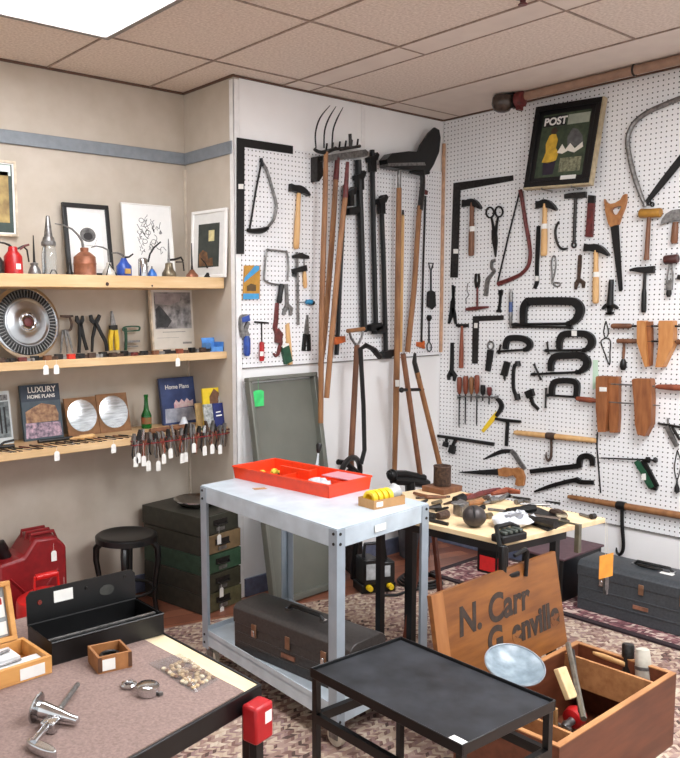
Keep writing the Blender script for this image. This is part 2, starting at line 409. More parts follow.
for i, (a, c) in enumerate(((0, 0), (CA, 0), (0, CC), (CA, CC))):
    sa, sc = (1 if a == 0 else -1), (1 if c == 0 else -1); b = B(); e = .003
    A0, A1 = sorted((a-sa*e, a+sa*.04)); Z0, Z1 = sorted((c-sc*e, c))
    cart.box(b, A0, A1, Z0, Z1, .09, CZ-.006); A0, A1 = sorted((a-sa*e, a)); Z0, Z1 = sorted((c, c+sc*.04)); cart.box(b, A0, A1, Z0, Z1, .09, CZ-.006)
    lg = ob('leg', b, galv_leg, t)
    for z in (CZ-.02, CZ-.055, .15, .115):
        ob('bolt', B().lathe(cart.p(a+sa*.014, c-sc*.003, z), -cart.e2*sc, [(0, .006), (.003, .005)], 8), dark, lg)
        ob('bolt', B().lathe(cart.p(a-sa*.003, c+sc*.014, z), -cart.e1*sa, [(0, .006), (.003, .005)], 8), dark, lg)
    q = cart.p(a+sa*.03, c+sc*.03, 0)
    cs = ob('caster', B().tube([q+Vector((0, 0, .10)), q+Vector((0, 0, .075))], .012, 8).box(q.x-.018, q.x-.014, q.y-.02, q.y+.02, .04, .08).box(q.x+.014, q.x+.018, q.y-.02, q.y+.02, .04, .08), steel, t)
    ob('wheel', B().lathe(q+Vector((-.013, 0, .046)), (1, 0, 0), [(0, .03), (.003, .035), (.023, .035), (.026, .03)], 18), mat('beige_rubber_wheel', (190, 180, 164), .6), cs)
b = B(); cart.box(b, CA*.38, CA*.50, -.005, -.004, CZ-.05, CZ-.025)
ob('price_label', b, white, t)

# ---- grey-brown toolbox on the cart's lower shelf
def toolbox(name, label, o, ex, L, D, H, mt, loc_h, latches=(.2, .8), lip=.62, extra=None):
    """a long steel toolbox: o = front left bottom corner, ex along the front, D away from the viewer"""
    ex = Vector(ex).normalized(); ey = Vector((-ex.y, ex.x, 0)); f = LF(o, ex, ey, (0, 0, 1))
    t = thing(name, label, 'toolbox', f.p(L/2, D/2, 0))
    zb = H*lip
    ob('body', f.box(B(), 0, L, 0, D, 0, zb), mt, t, bevel=.004)
    P = lambda x: [f.p(x, -.003, zb-.004), f.p(x, -.003, H*.90), f.p(x, .012, H*.97), f.p(x, .03, H), f.p(x, D-.03, H), f.p(x, D-.012, H*.97), f.p(x, D+.003, H*.9), f.p(x, D+.003, zb-.004)]
    ob('lid', B().prism(P(-.003), f.ex*(L+.006)), mt, t, bevel=.003)
    for k in (.3, .62):      # pressed ribs along the body
        ob('pressed_rib', f.box(B(), .01, L-.01, -.003, 0, zb*k, zb*k+.008), mt, t, bevel=.002)
    for x in latches:
        l = ob('latch', f.box(B(), x*L-.013, x*L+.013, -.010, -.003, zb-.035, zb+.018), loc_h, t, bevel=.002)
        ob('latch_lever', f.box(B(), x*L-.008, x*L+.008, -.016, -.010, zb-.03, zb-.004), chrome, l, bevel=.002)
    ob('hasp', f.box(B(), L/2-.012, L/2+.012, -.008, -.003, zb-.03, zb+.02), loc_h, t, bevel=.002)
    ob('maker_plate', f.box(B(), L/2-.035, L/2+.035, -.0045, 0, zb*.42, zb*.42+.018), mat('copper_plate', (150, 108, 88), .35, .6, var=.2), t)
    hb = B().tube([f.p(L/2-.09, D/2, H+.004), f.p(L/2-.075, D/2, H+.022), f.p(L/2+.075, D/2, H+.022), f.p(L/2+.09, D/2, H+.004)], .008, 8)
    hd = ob('handle', hb, blackp, t)
    for x in (L/2-.1, L/2+.08): ob('handle_bracket', f.box(B(), x, x+.02, D/2-.012, D/2+.012, H, H+.01), chrome, hd)
    return t
tbm = mat('brown_grey_hammertone', (66, 62, 60), .42, .25, var=.1, scale=90)
p0 = at(234, 604, 'z', .345); p1 = at(331, 640, 'z', .345); dd = (p1-p0)
toolbox('toolbox', 'brown-grey steel toolbox with black handle on the grey cart lower shelf', (p0.x, p0.y, .155), dd, .60, .20, .195, tbm, mat('brass_latch', (150, 116, 92), .35, .7))
tb2 = mat('slate_grey_hammertone', (66, 70, 74), .42, .25, var=.1, scale=90)
toolbox('toolbox', 'long slate-grey steel toolbox on the runner rug below the pegboard', (1.18, -1.25, .019), (0.02, -1, 0), .62, .24, .25, tb2, mat('brass_latch', (150, 116, 92), .35, .7), lip=.72)
b = B().tube([(1.31, -1.47, .276), (1.30, -1.50, .276), (1.30, -1.56, .276), (1.31, -1.60, .276)], [.004, .008, .008, .004], 8)
ob('screw_clamp_bar', b, dark, None, 'short dark metal bar lying on the slate-grey toolbox lid', 'tool')
b = B().prism([(1.27, -1.60, .2695), (1.30, -1.60, .2695), (1.30, -1.66, .2695), (1.27, -1.66, .2695)], (0, 0, .001)); ob('price_tag', b, white, None, 'white tag lying on the slate-grey toolbox lid', 'tag')

# ---- low dark chest beside that toolbox
t = thing('storage_chest', 'low black chest with dark maroon top between worktable and slate-grey toolbox', 'chest', (1.4, -1.02, .019))
ob('body', B().box(1.19, 1.58, -1.165, -.93, .019, .24), blackp, t, bevel=.004)
ob('top', B().box(1.18, 1.59, -1.175, -.92, .24, .252), mat('maroon_top', (92, 66, 72), .5, var=.1), t, bevel=.003)
# ---- red and black box on the runner
t = thing('battery_box', 'small black box with red front label on the runner rug', 'box', (1.35, -.66, .02))
ob('case', B().box(1.30, 1.42, -.71, -.58, .0195, .19), blackp, t, bevel=.006)
ob('red_label', B().box(1.2985, 1.30, -.70, -.60, .035, .12).box(1.31, 1.41, -.7115, -.71, .035, .12), mat('red_label', (206, 40, 40), .4, var=.05), t)

# ---- near table with woven mat
TZ = .65
tF, tN, tQ = at(163, 635, 'z', TZ), at(258, 685, 'z', TZ), at(130, 758, 'z', TZ)
near_d = (tQ-tN).normalized()
tBR = Vector((tF.x, -1.12, 0)); tNR = Vector((tN.x, tN.y, 0)); tNL = tNR + near_d*.85; tBL = Vector((tNL.x, -1.12, 0))
t = thing('display_table', 'low wooden display table with black steel frame in the left foreground', 'table', ((tBR.x+tBL.x)/2, (tBR.y+tNL.y)/2, 0))
def slab(pts, z0, z1): return B().prism([(p.x, p.y, z0) for p in pts], (0, 0, z1-z0))
pale = wood_mat('pale_plywood', (220, 200, 158), (234, 216, 180), stretch=(12, 3, 20))
ob('tabletop', slab([tBR, tNR, tNL, tBL], TZ-.012, TZ), pale, t)
def bar(p, q, z0, z1, w, mt, name, parent, off=0):
    p = Vector((p.x, p.y, 0)); q = Vector((q.x, q.y, 0)); d = (q-p).normalized(); n = Vector((-d.y, d.x, 0))
    return ob(name, B().prism([(*(p+n*(off-w/2)).xy, z0), (*(q+n*(off-w/2)).xy, z0), (*(q+n*(off+w/2)).xy, z0), (*(p+n*(off+w/2)).xy, z0)], (0, 0, z1-z0)), mt, parent, bevel=.002)
bar(tNR + Vector((.004, 0, 0)), tNL, TZ-.045, TZ+.004, .008, blackp, 'apron', t, .004)
bar(tBR, tNR, TZ-.03, TZ+.004, .006, blackp, 'apron', t, .003)
bar(tBL, tBR, TZ-.045, TZ-.012, .008, blackp, 'apron', t, .0)
legs = [tNR + Vector((-.012, .018, 0)), tBR + Vector((-.02, -.02, 0)), tBL + Vector((.02, -.02, 0)), tNR + near_d*.40 + Vector((0, .016, 0)), tNL + Vector((.02, .02, 0))]
for p in legs: ob('leg', B().box(p.x-.013, p.x+.013, p.y-.013, p.y+.013, .0115, TZ-.0455), blackp, t)
# mat
mt_ = mat('brown_woven_mat', (124, 104, 97), .9, rgb2=(150, 127, 119), scale=160, bump=.3)
mR = Vector((-.075, 0, 0))
ob('table_mat', slab([tBR+mR, tNR + near_d*.05 + Vector((0, .003, 0)), tNL+Vector((0, .003, 0)), tBL], TZ, TZ+.003), mt_, None, 'brown woven mat covering the display table', 'mat')
# red call box fixed on the table's corner leg
rb = tNR + Vector((-.044, -.042, 0))
t = thing('metal_box', 'small red metal box with white label on the near table corner leg', 'metal box', (rb.x, rb.y, TZ-.10))
e = near_d*-1
f = LF((rb.x, rb.y, TZ-.098), e, (0, 0, 1))
ob('case', f.box(B(), -.032, .032, 0, .088, -.016, .028), mat('red_box_paint', (172, 26, 32), .35, var=.05), t, bevel=.007)
ob('white_label', f.box(B(), .0, .024, .042, .070, .028, .0286), white, t)
ob('mounting_post', f.box(B(), -.013, .013, -.535, -.001, -.008, .012), blackp, t)

# ---- low black cart in the foreground
K = [at(312, 670, 'z', .5), at(401, 639, 'z', .5), at(550.5, 704.5, 'z', .5), at(462, 747, 'z', .5)]
kq = Quad(K[0], K[1], K[3]); KA, KC = kq.A, kq.C
t = thing('tray_table', 'small black steel tray table in the foreground beside the grey cart', 'table', kq.p(KA/2, KC/2, 0))
tray = mat('worn_black_tray', (14, 15, 18), .55, .0, rgb2=(44, 46, 51), scale=13)
ob('tray', kq.box(B(), 0, KA, 0, KC, .492, .497), tray, t)
b = B()
for q in ((-.004, 0, -.004, KC+.004), (KA, KA+.004, -.004, KC+.004), (0, KA, -.004, 0), (0, KA, KC, KC+.004)): kq.box(b, *q, .478, .507)
ob('rim', b, blackp, t, bevel=.0015)
b = B()
for q in ((.0, .018, .018, KC-.018), (KA-.018, KA, .018, KC-.018), (.018, KA-.018, 0, .018), (.018, KA-.018, KC-.018, KC)): kq.box(b, *q, .345, .372)
ob('under_rail', b, blackp, t)
for a, c in ((0, 0), (KA-.018, 0), (0, KC-.018), (KA-.018, KC-.018)): ob('leg', kq.box(B(), a, a+.018, c, c+.018, .0115, .478), blackp, t)
ob('price_label', kq.box(B(), .004, .034, KC-.05, KC-.006, .4971, .4976), white, t)

# ---- plywood work table
WZ = .70
wN, wR, wL = at(505, 541, 'z', WZ), at(605.5, 518, 'z', WZ), at(406, 518.5, 'z', WZ)
wt = Quad(wN, wR, wL); wt.C = .80
WA, WC = wt.A, wt.C
t = thing('work_table', 'plywood-topped work table covered with old tools below the pegboards', 'table', wt.p(WA/2, WC/2, 0))
ob('tabletop', wt.box(B(), 0, WA, 0, WC, WZ-.02, WZ), wood_mat('plywood_top', (214, 186, 142), (230, 203, 164), stretch=(14, 3, 20)), t, bevel=.002)
b = B()
for q in ((.02, .045, .02, WC-.02), (WA*.6, WA*.6+.025, .02, WC-.02), (.045, WA*.6, .02, .045), (.045, WA*.6, WC-.045, WC-.02)): wt.box(b, *q, WZ-.055, WZ-.02)
ob('steel_frame', b, blackp, t)
for a, c in ((.02, .58), (.02, .42), (WA*.6, .045), (WA*.6, WC-.07)): ob('leg', wt.box(B(), a, a+.025, c, c+.025, .0115, WZ-.055), blackp, t)
for (u0, v0), (u1, v1), ca, cz in (((417, 568), (405, 640), .12, 0), ((434, 535), (441, 600), .25, 0)):
    pa = at(u0, v0, 'x', wt.p(ca, .4, 0).x); pb = at(u1, v1, 'x', wt.p(ca+.02, .4, 0).x)
    pa = pa + (pa-pb)*((WZ-.056-pa.z)/(pa.z-pb.z)); pb = pb + (pb-pa)*((pb.z-.0125)/(pa.z-pb.z))
    ob('wooden_strut', B().tube([pa, pb], .012, 4), redwood, t)

# ---- wooden chest with painted lid
pineo = mat('varnished_pine', (88, 46, 28), .45, rgb2=(112, 62, 40), scale=1.4, stretch=(4, 26, 26), bump=.06)
pinei = mat('pine_edge', (160, 108, 66), .5, rgb2=(190, 138, 90), scale=1.4, stretch=(4, 26, 26))
X0, X1, Y0, Y1, HZ = -.544, .212, -2.125, -1.765, .273
t = thing('tool_chest', 'open varnished wooden tool chest with hand-painted name inside the lid', 'chest', ((X0+X1)/2, (Y0+Y1)/2, .0115))
for q in ((X0, X1, Y0, Y0+.018), (X0, X1, Y1-.018, Y1), (X0, X0+.018, Y0+.018, Y1-.018), (X1-.018, X1, Y0+.018, Y1-.018)):
    w_ = ob('side_panel', B().box(*q, .0115, HZ-.004), pineo, t)
    ob('rim_edge', B().box(*q, HZ-.004, HZ), pinei, w_)
ob('bottom', B().box(X0+.018, X1-.018, Y0+.018, Y1-.018, .0115, .024), pineo, t)
ob('till_partition', B().box(X1-.115, X1-.103, Y0+.018, Y1-.018, .15, HZ-.012), pinei, t)
ob('till_floor', B().box(X1-.103, X1-.018, Y0+.018, Y1-.018, .20, .21), pineo, t)
ob('till_partition', B().box(X0+.115, X0+.127, Y0+.018, Y1-.018, .15, HZ-.012), pinei, t)
ob('till_floor', B().box(X0+.018, X0+.115, Y0+.018, Y1-.018, .20, .21), pineo, t)
LA = at(577, 637, 'y', -1.757); LB = at(556, 551, 'y', -1.70); LC = at(431, 599, 'y', -1.70)
lx = (LB-LC); lx = Vector((lx.x, 0, lx.z*.2)).normalized()
LL = (LB-LC).length; o_ = Vector((LB.x-LL, -1.757, HZ-.002)); lf = LF(o_, lx, (LB - Vector((LB.x, -1.757, HZ))) + Vector((.0, 0, 0)))
LH = (LB-Vector((LB.x, -1.757, HZ))).length
lidw = mat('lid_pine', (106, 60, 24), .45, rgb2=(142, 88, 38), scale=1.2, stretch=(4, 26, 26), bump=.06)
lb = B()
lb.prism([lf.p(.02, 0, 0), lf.p(LL, 0, 0), lf.p(LL, .012, 0), lf.p(LL-.005, LH, 0), lf.p(0, LH, 0), lf.p(0, .02, 0)], lf.ez*-.016)
lid = ob('lid', lb, lidw, t)
ob('breadboard_edge', lf.box(B(), .0, .06, .02, LH, .0, .002), mat('pine_batten', (138, 86, 44), .45, rgb2=(160, 106, 60), scale=1.4, stretch=(26, 26, 4)), lid)
ink = mat('faded_black_paint', (34, 27, 24), .6, rgb2=(60, 46, 36), scale=40)
pl_ = text_b('N. Carr', lf, .115, LH*.54, .0006, .13, .0006, .004, .18); pl2 = text_b('G', lf, .26, LH*.24, .0006, .125, .0006, .005, .1); pl3 = text_b('enville', lf, .405, LH*.25, .0006, .12, .0006, .005, .1)
ob('painted_lettering', pl_, ink, lid); ob('painted_lettering', pl2, ink, lid); ob('painted_lettering', pl3, ink, lid)

# ---- stool
def stool():
    c = (at(95, 534, 'z', .43)+at(158, 534, 'z', .43))/2; R = (at(158, 534, 'z', .43)-at(95, 534, 'z', .43)).length/2*.98
    t = thing('stool', 'round black bentwood stool by the alcove wall', 'stool', (c.x, c.y, 0))
    ob('seat', B().lathe((c.x, c.y, .395), (0, 0, 1), [(0, R*.9), (.004, R), (.03, R), (.037, R*.94), (.037, R*.85), (.033, R*.8), (.033, 0)], 40), blackp, t)
    for k in range(4):
        a = PI/4 + k*PI/2 + .15; d = Vector((math.cos(a), math.sin(a), 0))
        ob('leg', B().tube([c*1 + d*(R*rr) - Vector((0, 0, c.z-zz)) for rr, zz in ((.80, .395), (.98, .36), (1.0, .30), (.9, .2), (.86, .1), (.92, .0015))], [.018, .018, .016, .014, .012, .014], 8), blackp, t)
    ob('foot_ring', B().tube([(c.x+R*.86*math.cos(k*PI/12), c.y+R*.86*math.sin(k*PI/12), .15) for k in range(24)], .008, 8, True), blackp, t)
stool()

# ---- stack of flat metal parts cases
cm = [mat('olive_case', (58, 58, 48), .45, .2, var=.1), mat('tan_case', (126, 104, 74), .5, .1, var=.1), mat('green_case', (56, 84, 62), .45, .15, var=.12), mat('dark_olive_case', (62, 60, 46), .45, .2, var=.15), mat('khaki_case', (88, 84, 58), .5, .15, var=.18)]
cs = mat('case_side', (56, 54, 46), .45, .2, var=.1); csg = mat('case_side_green', (52, 70, 56), .45, .2, var=.1)
nms = ['topmost olive steel parts case of the stack beside the stool, dish on top', 'steel parts case with tan front, second from top of the stack beside the stool', 'green steel parts case in the middle of the stack beside the stool', 'dark olive steel parts case second from bottom of the stack beside the stool', 'khaki-fronted steel parts case at the bottom of the stack beside the stool']
rot = math.radians(8)
for k in range(5):
    j = 4-k; z0 = .0015+k*.101; jx = (.0, .010, .012, .008, .012)[j]
    f = LF((-.305+(.0 if j == 0 else .004), -.085-(.004 if j else 0), 0), (math.cos(rot), math.sin(rot), 0), (-math.sin(rot), math.cos(rot), 0), (0, 0, 1))
    x1 = .268+jx; y1 = .455
    t = thing('parts_case', nms[j], 'storage case', f.p(x1/2, .2, z0), 'flat parts cases in a stack')
    ob('case', f.box(B(), 0, x1, .012, y1, z0, z0+.0985), csg if j == 2 else cs, t, bevel=.003)
    fr = ob('front', f.box(B(), 0, x1, 0, .012, z0+.002, z0+.0965), cm[j], t, bevel=.002)
    xc = x1/2
    ob('handle_plate', f.box(B(), xc-.05, xc+.05, -.003, 0, z0+.042, z0+.072), dark, t)
    h = ob('handle', B().tube([f.p(xc-.04, 0, z0+.05), f.p(xc-.036, -.018, z0+.046), f.p(xc+.036, -.018, z0+.046), f.p(xc+.04, 0, z0+.05)], .004, 8), dark, t)
    ob('card_slot', f.box(B(), xc-.03, xc+.03, -.003, 0, z0+.012, z0+.03), steel, t)
    if j in (0, 3, 4): tag_on(t, f.p(xc-.03, -.02, z0+.044), -f.ey, .05, .028, .045 if j == 0 else .02)
glass = mat('clear_glass', (232, 238, 240), .05, var=0, trans=.9)
gd = at(197, 503, 'z', .515)
R = .125
ob('glass_dish', B().lathe((gd.x, gd.y, .5055), (0, 0, 1), [(0, R*.6), (.004, R*.75), (.03, R), (.036, R), (.034, R*.95), (.008, R*.7), (.005, 0)], 32), chrome, None, 'round shiny metal dish on the topmost olive parts case', 'dish')

# ---- leaning grey-green metal tray against the back wall
sg = mat('grey_green_metal', (110, 111, 102), .45, .2, var=.05, scale=6)
BL = at(284, 596, 'z', .002); BR = at(327, 580, 'z', .002)
BL = Vector((.03, -.215, .002)); BR = Vector((.552, -.195, .002))
TL = Vector((.008, -.03, 1.182)); TR = Vector((.525, -.03, 1.172))
lf2 = LF(BL, BR-BL, TL-BL); w_ = (TR-TL).length; h_ = (TL-BL).length; sk = (TL-BL).dot(lf2.ex)
t = thing('metal_tray', 'large grey-green metal tray leaning on the back wall, green tag on its corner', 'tray', (.3, -.1, 0.002))
sl = lambda x, y, z: lf2.p(x, y, z)
ob('panel', lf2.box(B(), .03, w_-.03, .03, h_-.03, .0, .004), sg, t)
b = B()
for q in ((0, w_, 0, .03), (0, w_, h_-.022, h_), (0, .022, .03, h_-.022), (w_-.03, w_, .03, h_-.022)): lf2.box(b, *q, 0, .04)
ob('rim', b, sg, t, bevel=.004)
gp = at(253, 400, 'y', -.12)
tag_on(t, lf2.p(.06, h_-.01, .045), (0, -1, 0), .085, .075, .06, 'green_tag', mat('green_tag', (62, 206, 112), .5, var=.1))

# ---- red fuel cans in the alcove
def jerry():
    c = at(20, 560, 'y', .30)
    xR = at(59, 570, 'y', .25).x; xL = xR-.34
    t = thing('jerry_can', 'tall dark red metal jerry can against the alcove wall', 'fuel can', ((xL+xR)/2, .27, .0015))
    rd = mat('jerry_red', (126, 22, 26), .4, var=.08)
    pr = [(xL, .0015), (xR, .0015), (xR, .43), (xR-.05, .485), (xR-.16, .49), (xR-.22, .415), (xL, .40)]
    bb = B(); n = len(pr)
    bb.prism([(x, .16, z) for x, z in pr], (0, .17, 0)); ob('body', bb, rd, t, bevel=.014)
    ob('seam', B().tube([(x, .245, z) for x, z in [(xR+.002, .0035), (xR+.004, .43), (xR-.05, .489), (xR-.16, .493)]], .004, 6), rd, t)
    for dy in (-.05, 0, .05):
        ob('handle_bar', B().tube([(xR-.17, .245+dy, .47), (xR-.165, .245+dy, .505), (xR-.05, .245+dy, .505), (xR-.035, .245+dy, .46)], .008, 8), rd, t)
    ob('pressed_cross', B().tube([(xL+.05, .158, .06), (xR-.05, .158, .33)], .006, 6).tube([(xL+.05, .158, .33), (xR-.05, .158, .06)], .006, 6), rd, t)
    ob('spout_cap', B().lathe((xR-.27, .245, .405), (-.5, 0, 1), [(0, .03), (.03, .03), (.04, .035), (.08, .034), (.085, .02)], 16), blackp, t)
    tag_on(t, (xR-.07, .155, .455), (0, -1, 0), .05, .028, .035)
    c = (xR-.22, -.06)
    t = thing('gas_can', 'squat bright red gasoline can in front of the jerry can', 'fuel can', (c[0], c[1], .0015))
    rr = mat('bright_red', (196, 24, 24), .35, var=.05)
    ob('body', B().lathe((c[0], c[1], .0015), (0, 0, 1), [(0, .125), (.004, .13), (.27, .13), (.285, .125), (.315, .07), (.32, .05)], 32), rr, t)
    ob('carry_handle', B().tube([(c[0]-.06, c[1]-.01, .30), (c[0]-.055, c[1]-.01, .39), (c[0]+.055, c[1]-.01, .39), (c[0]+.06, c[1]-.01, .30)], .007, 8), rr, t)
    ob('grip', B().tube([(c[0]-.05, c[1]-.01, .39), (c[0]+.05, c[1]-.01, .39)], .014, 10), rr, t)
    ob('cap', B().lathe((c[0]-.06, c[1]-.07, .295), (0, -.3, 1), [(0, .022), (.03, .022), (.034, .015)], 14), black, t)
    ob('vent_hose', B().tube([(c[0]+.02, c[1]-.07, .31), (c[0]+.07, c[1]-.09, .34), (c[0]+.10, c[1]-.08, .31), (c[0]+.06, c[1]-.09, .29)], .006, 8), mat('pink_hose', (196, 120, 120), .5), t)
    tag_on(t, (c[0]+.075, c[1]-.03, .37), (.3, -1, 0), .045, .026, .05)
jerry()

# ---- charger with coiled cable on the floor, dark bin by the wall
c = at(376, 590, 'z', 0.0)
t = thing('battery_charger', 'black battery charger with carry handle on the floor behind the grey cart', 'charger', (c.x, c.y, .0015))
f = LF((c.x-.11, c.y+.02, .0125), (1, -.45, 0), (0, 0, 1))
ob('case', f.box(f.box(B(), 0, .085, .05, .19, -.06, .06), .095, .18, .05, .17, -.06, .06), blackp, t, bevel=.008)
ob('meter_panel', f.box(f.box(B(), .012, .072, .08, .165, .06, .063), .105, .15, .09, .15, .06, .063), mat('grey_meter', (176, 180, 182), .4, var=.15), t)
for x in (.03, .09, .15): ob('yellow_knob', B().lathe(f.p(x, .035, .05), f.ez, [(0, .017), (.03, .015)], 12), yellow, t)
ob('carry_handle', B().tube([f.p(.02, .18, 0), f.p(.03, .26, 0), f.p(.14, .26, 0), f.p(.15, .17, 0)], .011, 8), blackp, t)
ob('base', f.box(B(), -.01, .19, .0, .05, -.07, .05), black, t, bevel=.006)
b = B()
for k in range(3):
    b.tube([(c.x+.25+(.12-.012*k)*math.cos(a*PI/10), c.y-.10+(.12-.012*k)*math.sin(a*PI/10), .020+.011*k) for a in range(20)], .0075, 8, True)
b.tube([(c.x-.10, c.y-.10, .02), (c.x-.02, c.y-.16, .02), (c.x+.10, c.y-.16, .02), (c.x+.2, c.y-.2, .02)], .0075, 8)
ob('power_cable', b, black, t)
bc = at(404, 553, 'z', 0)
t = thing('bucket', 'dark grey plastic bucket on the floor by the back wall', 'bucket', (1.30, -.13, .0015))
ob('wall', B().lathe((1.30, -.13, .0015), (0, 0, 1), [(0, .085), (.004, .09), (.23, .105), (.235, .11), (.24, .11), (.24, .10), (.01, .084), (.01, 0)], 28), mat('dark_bin', (66, 64, 66), .5), t)
# ================================================================ wall tool helpers
def wtool(fr, name, label, cat, anchor, parts, group=None):
    """parts: (part name, material, function(builder)) - one part makes a one-mesh thing"""
    if len(parts) == 1:
        b = B(); parts[0][2](b); return ob(name, b, parts[0][1], None, label, cat, group)
    t = thing(name, label, cat, fr.p(*anchor, .01), group)
    for pn, mt, fn in parts:
        b = B(); fn(b); ob(pn, b, mt, t)
    return t
def S(fr, pts, w, th=.012, d0=.0006, closed=False): return lambda b: fr.stroke(b, pts, w, th, d0, closed)
def Pg(fr, pts, th=.012, d0=.0006): return lambda b: fr.poly(b, pts, th, d0)
def Tb(fr, pts, w, d=None, closed=False): return lambda b: fr.tube(b, pts, w, d, 8, closed)
def Lt(fr, a, c, prof, d=None): return lambda b: fr.lathe(b, a, c, prof, d)
def Many(*fs):
    def go(b):
        for f in fs: f(b)
    return go
def claw_hammer(fr, label, face, mid, claw, bot, hw, hm, hd, tape=None, name='claw_hammer', group=None):
    m1 = ((mid[0]+claw[0])/2, (mid[1]+claw[1])/2-1.2)
    L = math.hypot(bot[0]-mid[0], bot[1]-mid[1])
    parts = [('head', hd, S(fr, [face, (face[0]*.6+mid[0]*.4, face[1]*.6+mid[1]*.4), mid, m1, claw], [hw*1.25, hw*1.0, hw*1.25, hw*.9, hw*.3], .026, .002)),
             ('handle', hm, Lt(fr, mid, bot, [(0, hw*.55), (.12, hw*.75), (.3, hw*.72), (.6, hw*.98), (.9, hw*1.0), (.98, hw*.95), (1, hw*.6)]))]
    if tape: parts.append(('price_label', white, Lt(fr, (tape[0], tape[1]-2.5), (tape[0], tape[1]+2.5), [(0, hw*1.0), (1, hw*1.02)])))
    return wtool(fr, name, label, 'hammer', mid, parts, group)

# ================================================================ back wall pegboard
M = MW
wtool(M, 'framing_square', 'large black steel framing square at the top left of the back pegboard', 'square', (237, 139),
      [('blade', black, Pg(M, [(236.8, 137.5), (292.8, 146), (292.8, 154), (244.3, 147), (244, 254), (236.5, 254)], .004, .003)),
       ('price_label', white, Pg(M, [(238.5, 184), (243.5, 184), (243.5, 189), (238.5, 189)], .001, .0075))])
wtool(M, 'bow_saw', 'black and silver bow saw hanging at the upper left of the back pegboard', 'saw', (261, 162),
      [('frame', steel, Tb(M, [(262, 162), (267, 171), (272, 188), (276, 203), (275.5, 213), (273, 221), (267, 228)], 3.2, .012)),
       ('blade', black, S(M, [(261.5, 162), (256, 190), (249.5, 230)], 2.2, .003, .012)),
       ('handle', black, Tb(M, [(247.5, 230), (252, 231), (262, 230.5), (268, 228)], [4, 5, 6, 4], .012)),
       ('tip_bracket', black, Tb(M, [(261, 158), (262, 163), (263, 166)], 3.4, .012))])
claw_hammer(M, 'claw hammer with light ash handle on the back pegboard', (290, 187.5), (299, 189.5), (309, 195.5), (296.2, 249), 6.2, tan, black)
wtool(M, 'coping_saw', 'deep-framed coping saw with black handle on the back pegboard', 'saw', (270, 251),
      [('frame', steel, Tb(M, [(287.5, 281), (288.5, 268), (287, 252.5), (284, 251.5), (270, 250), (266.5, 252), (264.2, 277), (266, 281), (271, 283.5), (281, 285)], 2, .012)),
       ('handle', black, Lt(M, (281.8, 284), (279, 303), [(0, 4), (.1, 5.5), (.5, 5), (.9, 5.8), (1, 4.5)]))])
wtool(M, 'blade_packet', 'yellow and blue packet of blades on the back pegboard', 'packet', (251, 265),
      [('card', mat('ochre_card', (184, 134, 48), .5, var=.08), Pg(M, [(244.5, 265.5), (259.5, 265.5), (259, 299), (243, 299.5)], .012)),
       ('blue_stripe', mat('sky_blue_print', (66, 150, 200), .5, var=.05), Pg(M, [(244.4, 278), (255, 265.6), (259.4, 266), (259.2, 270), (244, 282.5)], .001, .0142)),
       ('blue_foot', mat('sky_blue_print', (66, 150, 200), .5, var=.05), Pg(M, [(243.2, 293.5), (259.1, 293.5), (259, 299), (243, 299.4)], .001, .0142)),
       ('printed_picture', mat('dark_print', (92, 70, 40), .6), Pg(M, [(247, 286), (251, 283.5), (256, 285), (256, 291), (247, 291)], .001, .0142))])
wtool(M, 'adjustable_wrench', 'long worn steel adjustable wrench beside the coping saw', 'wrench', (287, 252),
      [('handle', steel, S(M, [(286, 284), (286.5, 292), (287, 307)], [4, 3.6, 4.4], .01)),
       ('jaw', steel, Many(S(M, [(287, 306), (284.5, 311), (283, 315)], [5, 4, 2.5]), S(M, [(287.5, 306), (291, 309), (290, 315.5)], [5, 4, 2.5])))])
wtool(M, 'bar_clamp', 'bar clamp with black jaws and wooden grip under the claw hammer', 'clamp', (297, 255),
      [('bar', steel, S(M, [(297, 252), (298.4, 325)], 2.6, .006, .012)),
       ('fixed_jaw', black, S(M, [(293, 257), (300, 255.5), (308, 257.5)], [3, 5.5, 3], .02)),
       ('sliding_jaw', black, Many(S(M, [(292.6, 271), (306, 268)], [4, 6], .02), S(M, [(295, 272), (294, 276)], [3, 4], .02))),
       ('wooden_grip', tan, Lt(M, (304.3, 271), (305.3, 288), [(0, 2.5), (.2, 4), (.8, 4.4), (1, 3)])),
       ('screw', steel, Lt(M, (304, 256), (304.3, 272), [(0, 1.4), (1, 1.4)]))])
wtool(M, 'pipe_wrench', 'red pipe wrench hanging low on the back pegboard', 'wrench', (277, 303),
      [('handle', redd, S(M, [(277, 303), (276, 320), (275, 328), (277, 332)], [3, 4, 4, 4], .016)),
       ('head', redd, S(M, [(276.5, 330), (279, 335), (277.5, 343)], [5, 8, 6], .02)),
       ('hook_jaw', redd, Many(S(M, [(280, 332), (281, 342), (278, 354)], [2.5, 3, 3], .014), S(M, [(278.5, 354), (275.5, 356), (273.5, 353.5)], [2.5, 2, 1.4], .014)))])
wtool(M, 'tubing_cutter', 'blue-handled silver tubing cutter at the bottom left of the back pegboard', 'pipe cutter', (245, 316),
      [('frame', steel, Many(S(M, [(248.5, 316), (242, 317), (241, 326), (242.5, 337)], [3, 4, 4, 4], .02), S(M, [(248, 322), (245, 330), (247, 337)], [3, 5, 6], .016))),
       ('cutter_head', blue, S(M, [(241, 320), (248.5, 318)], [5, 6], .022)),
       ('handle', blue, Lt(M, (247, 336), (247, 356), [(0, 5), (.2, 7), (.8, 7.2), (.95, 6), (1, 4)]))])
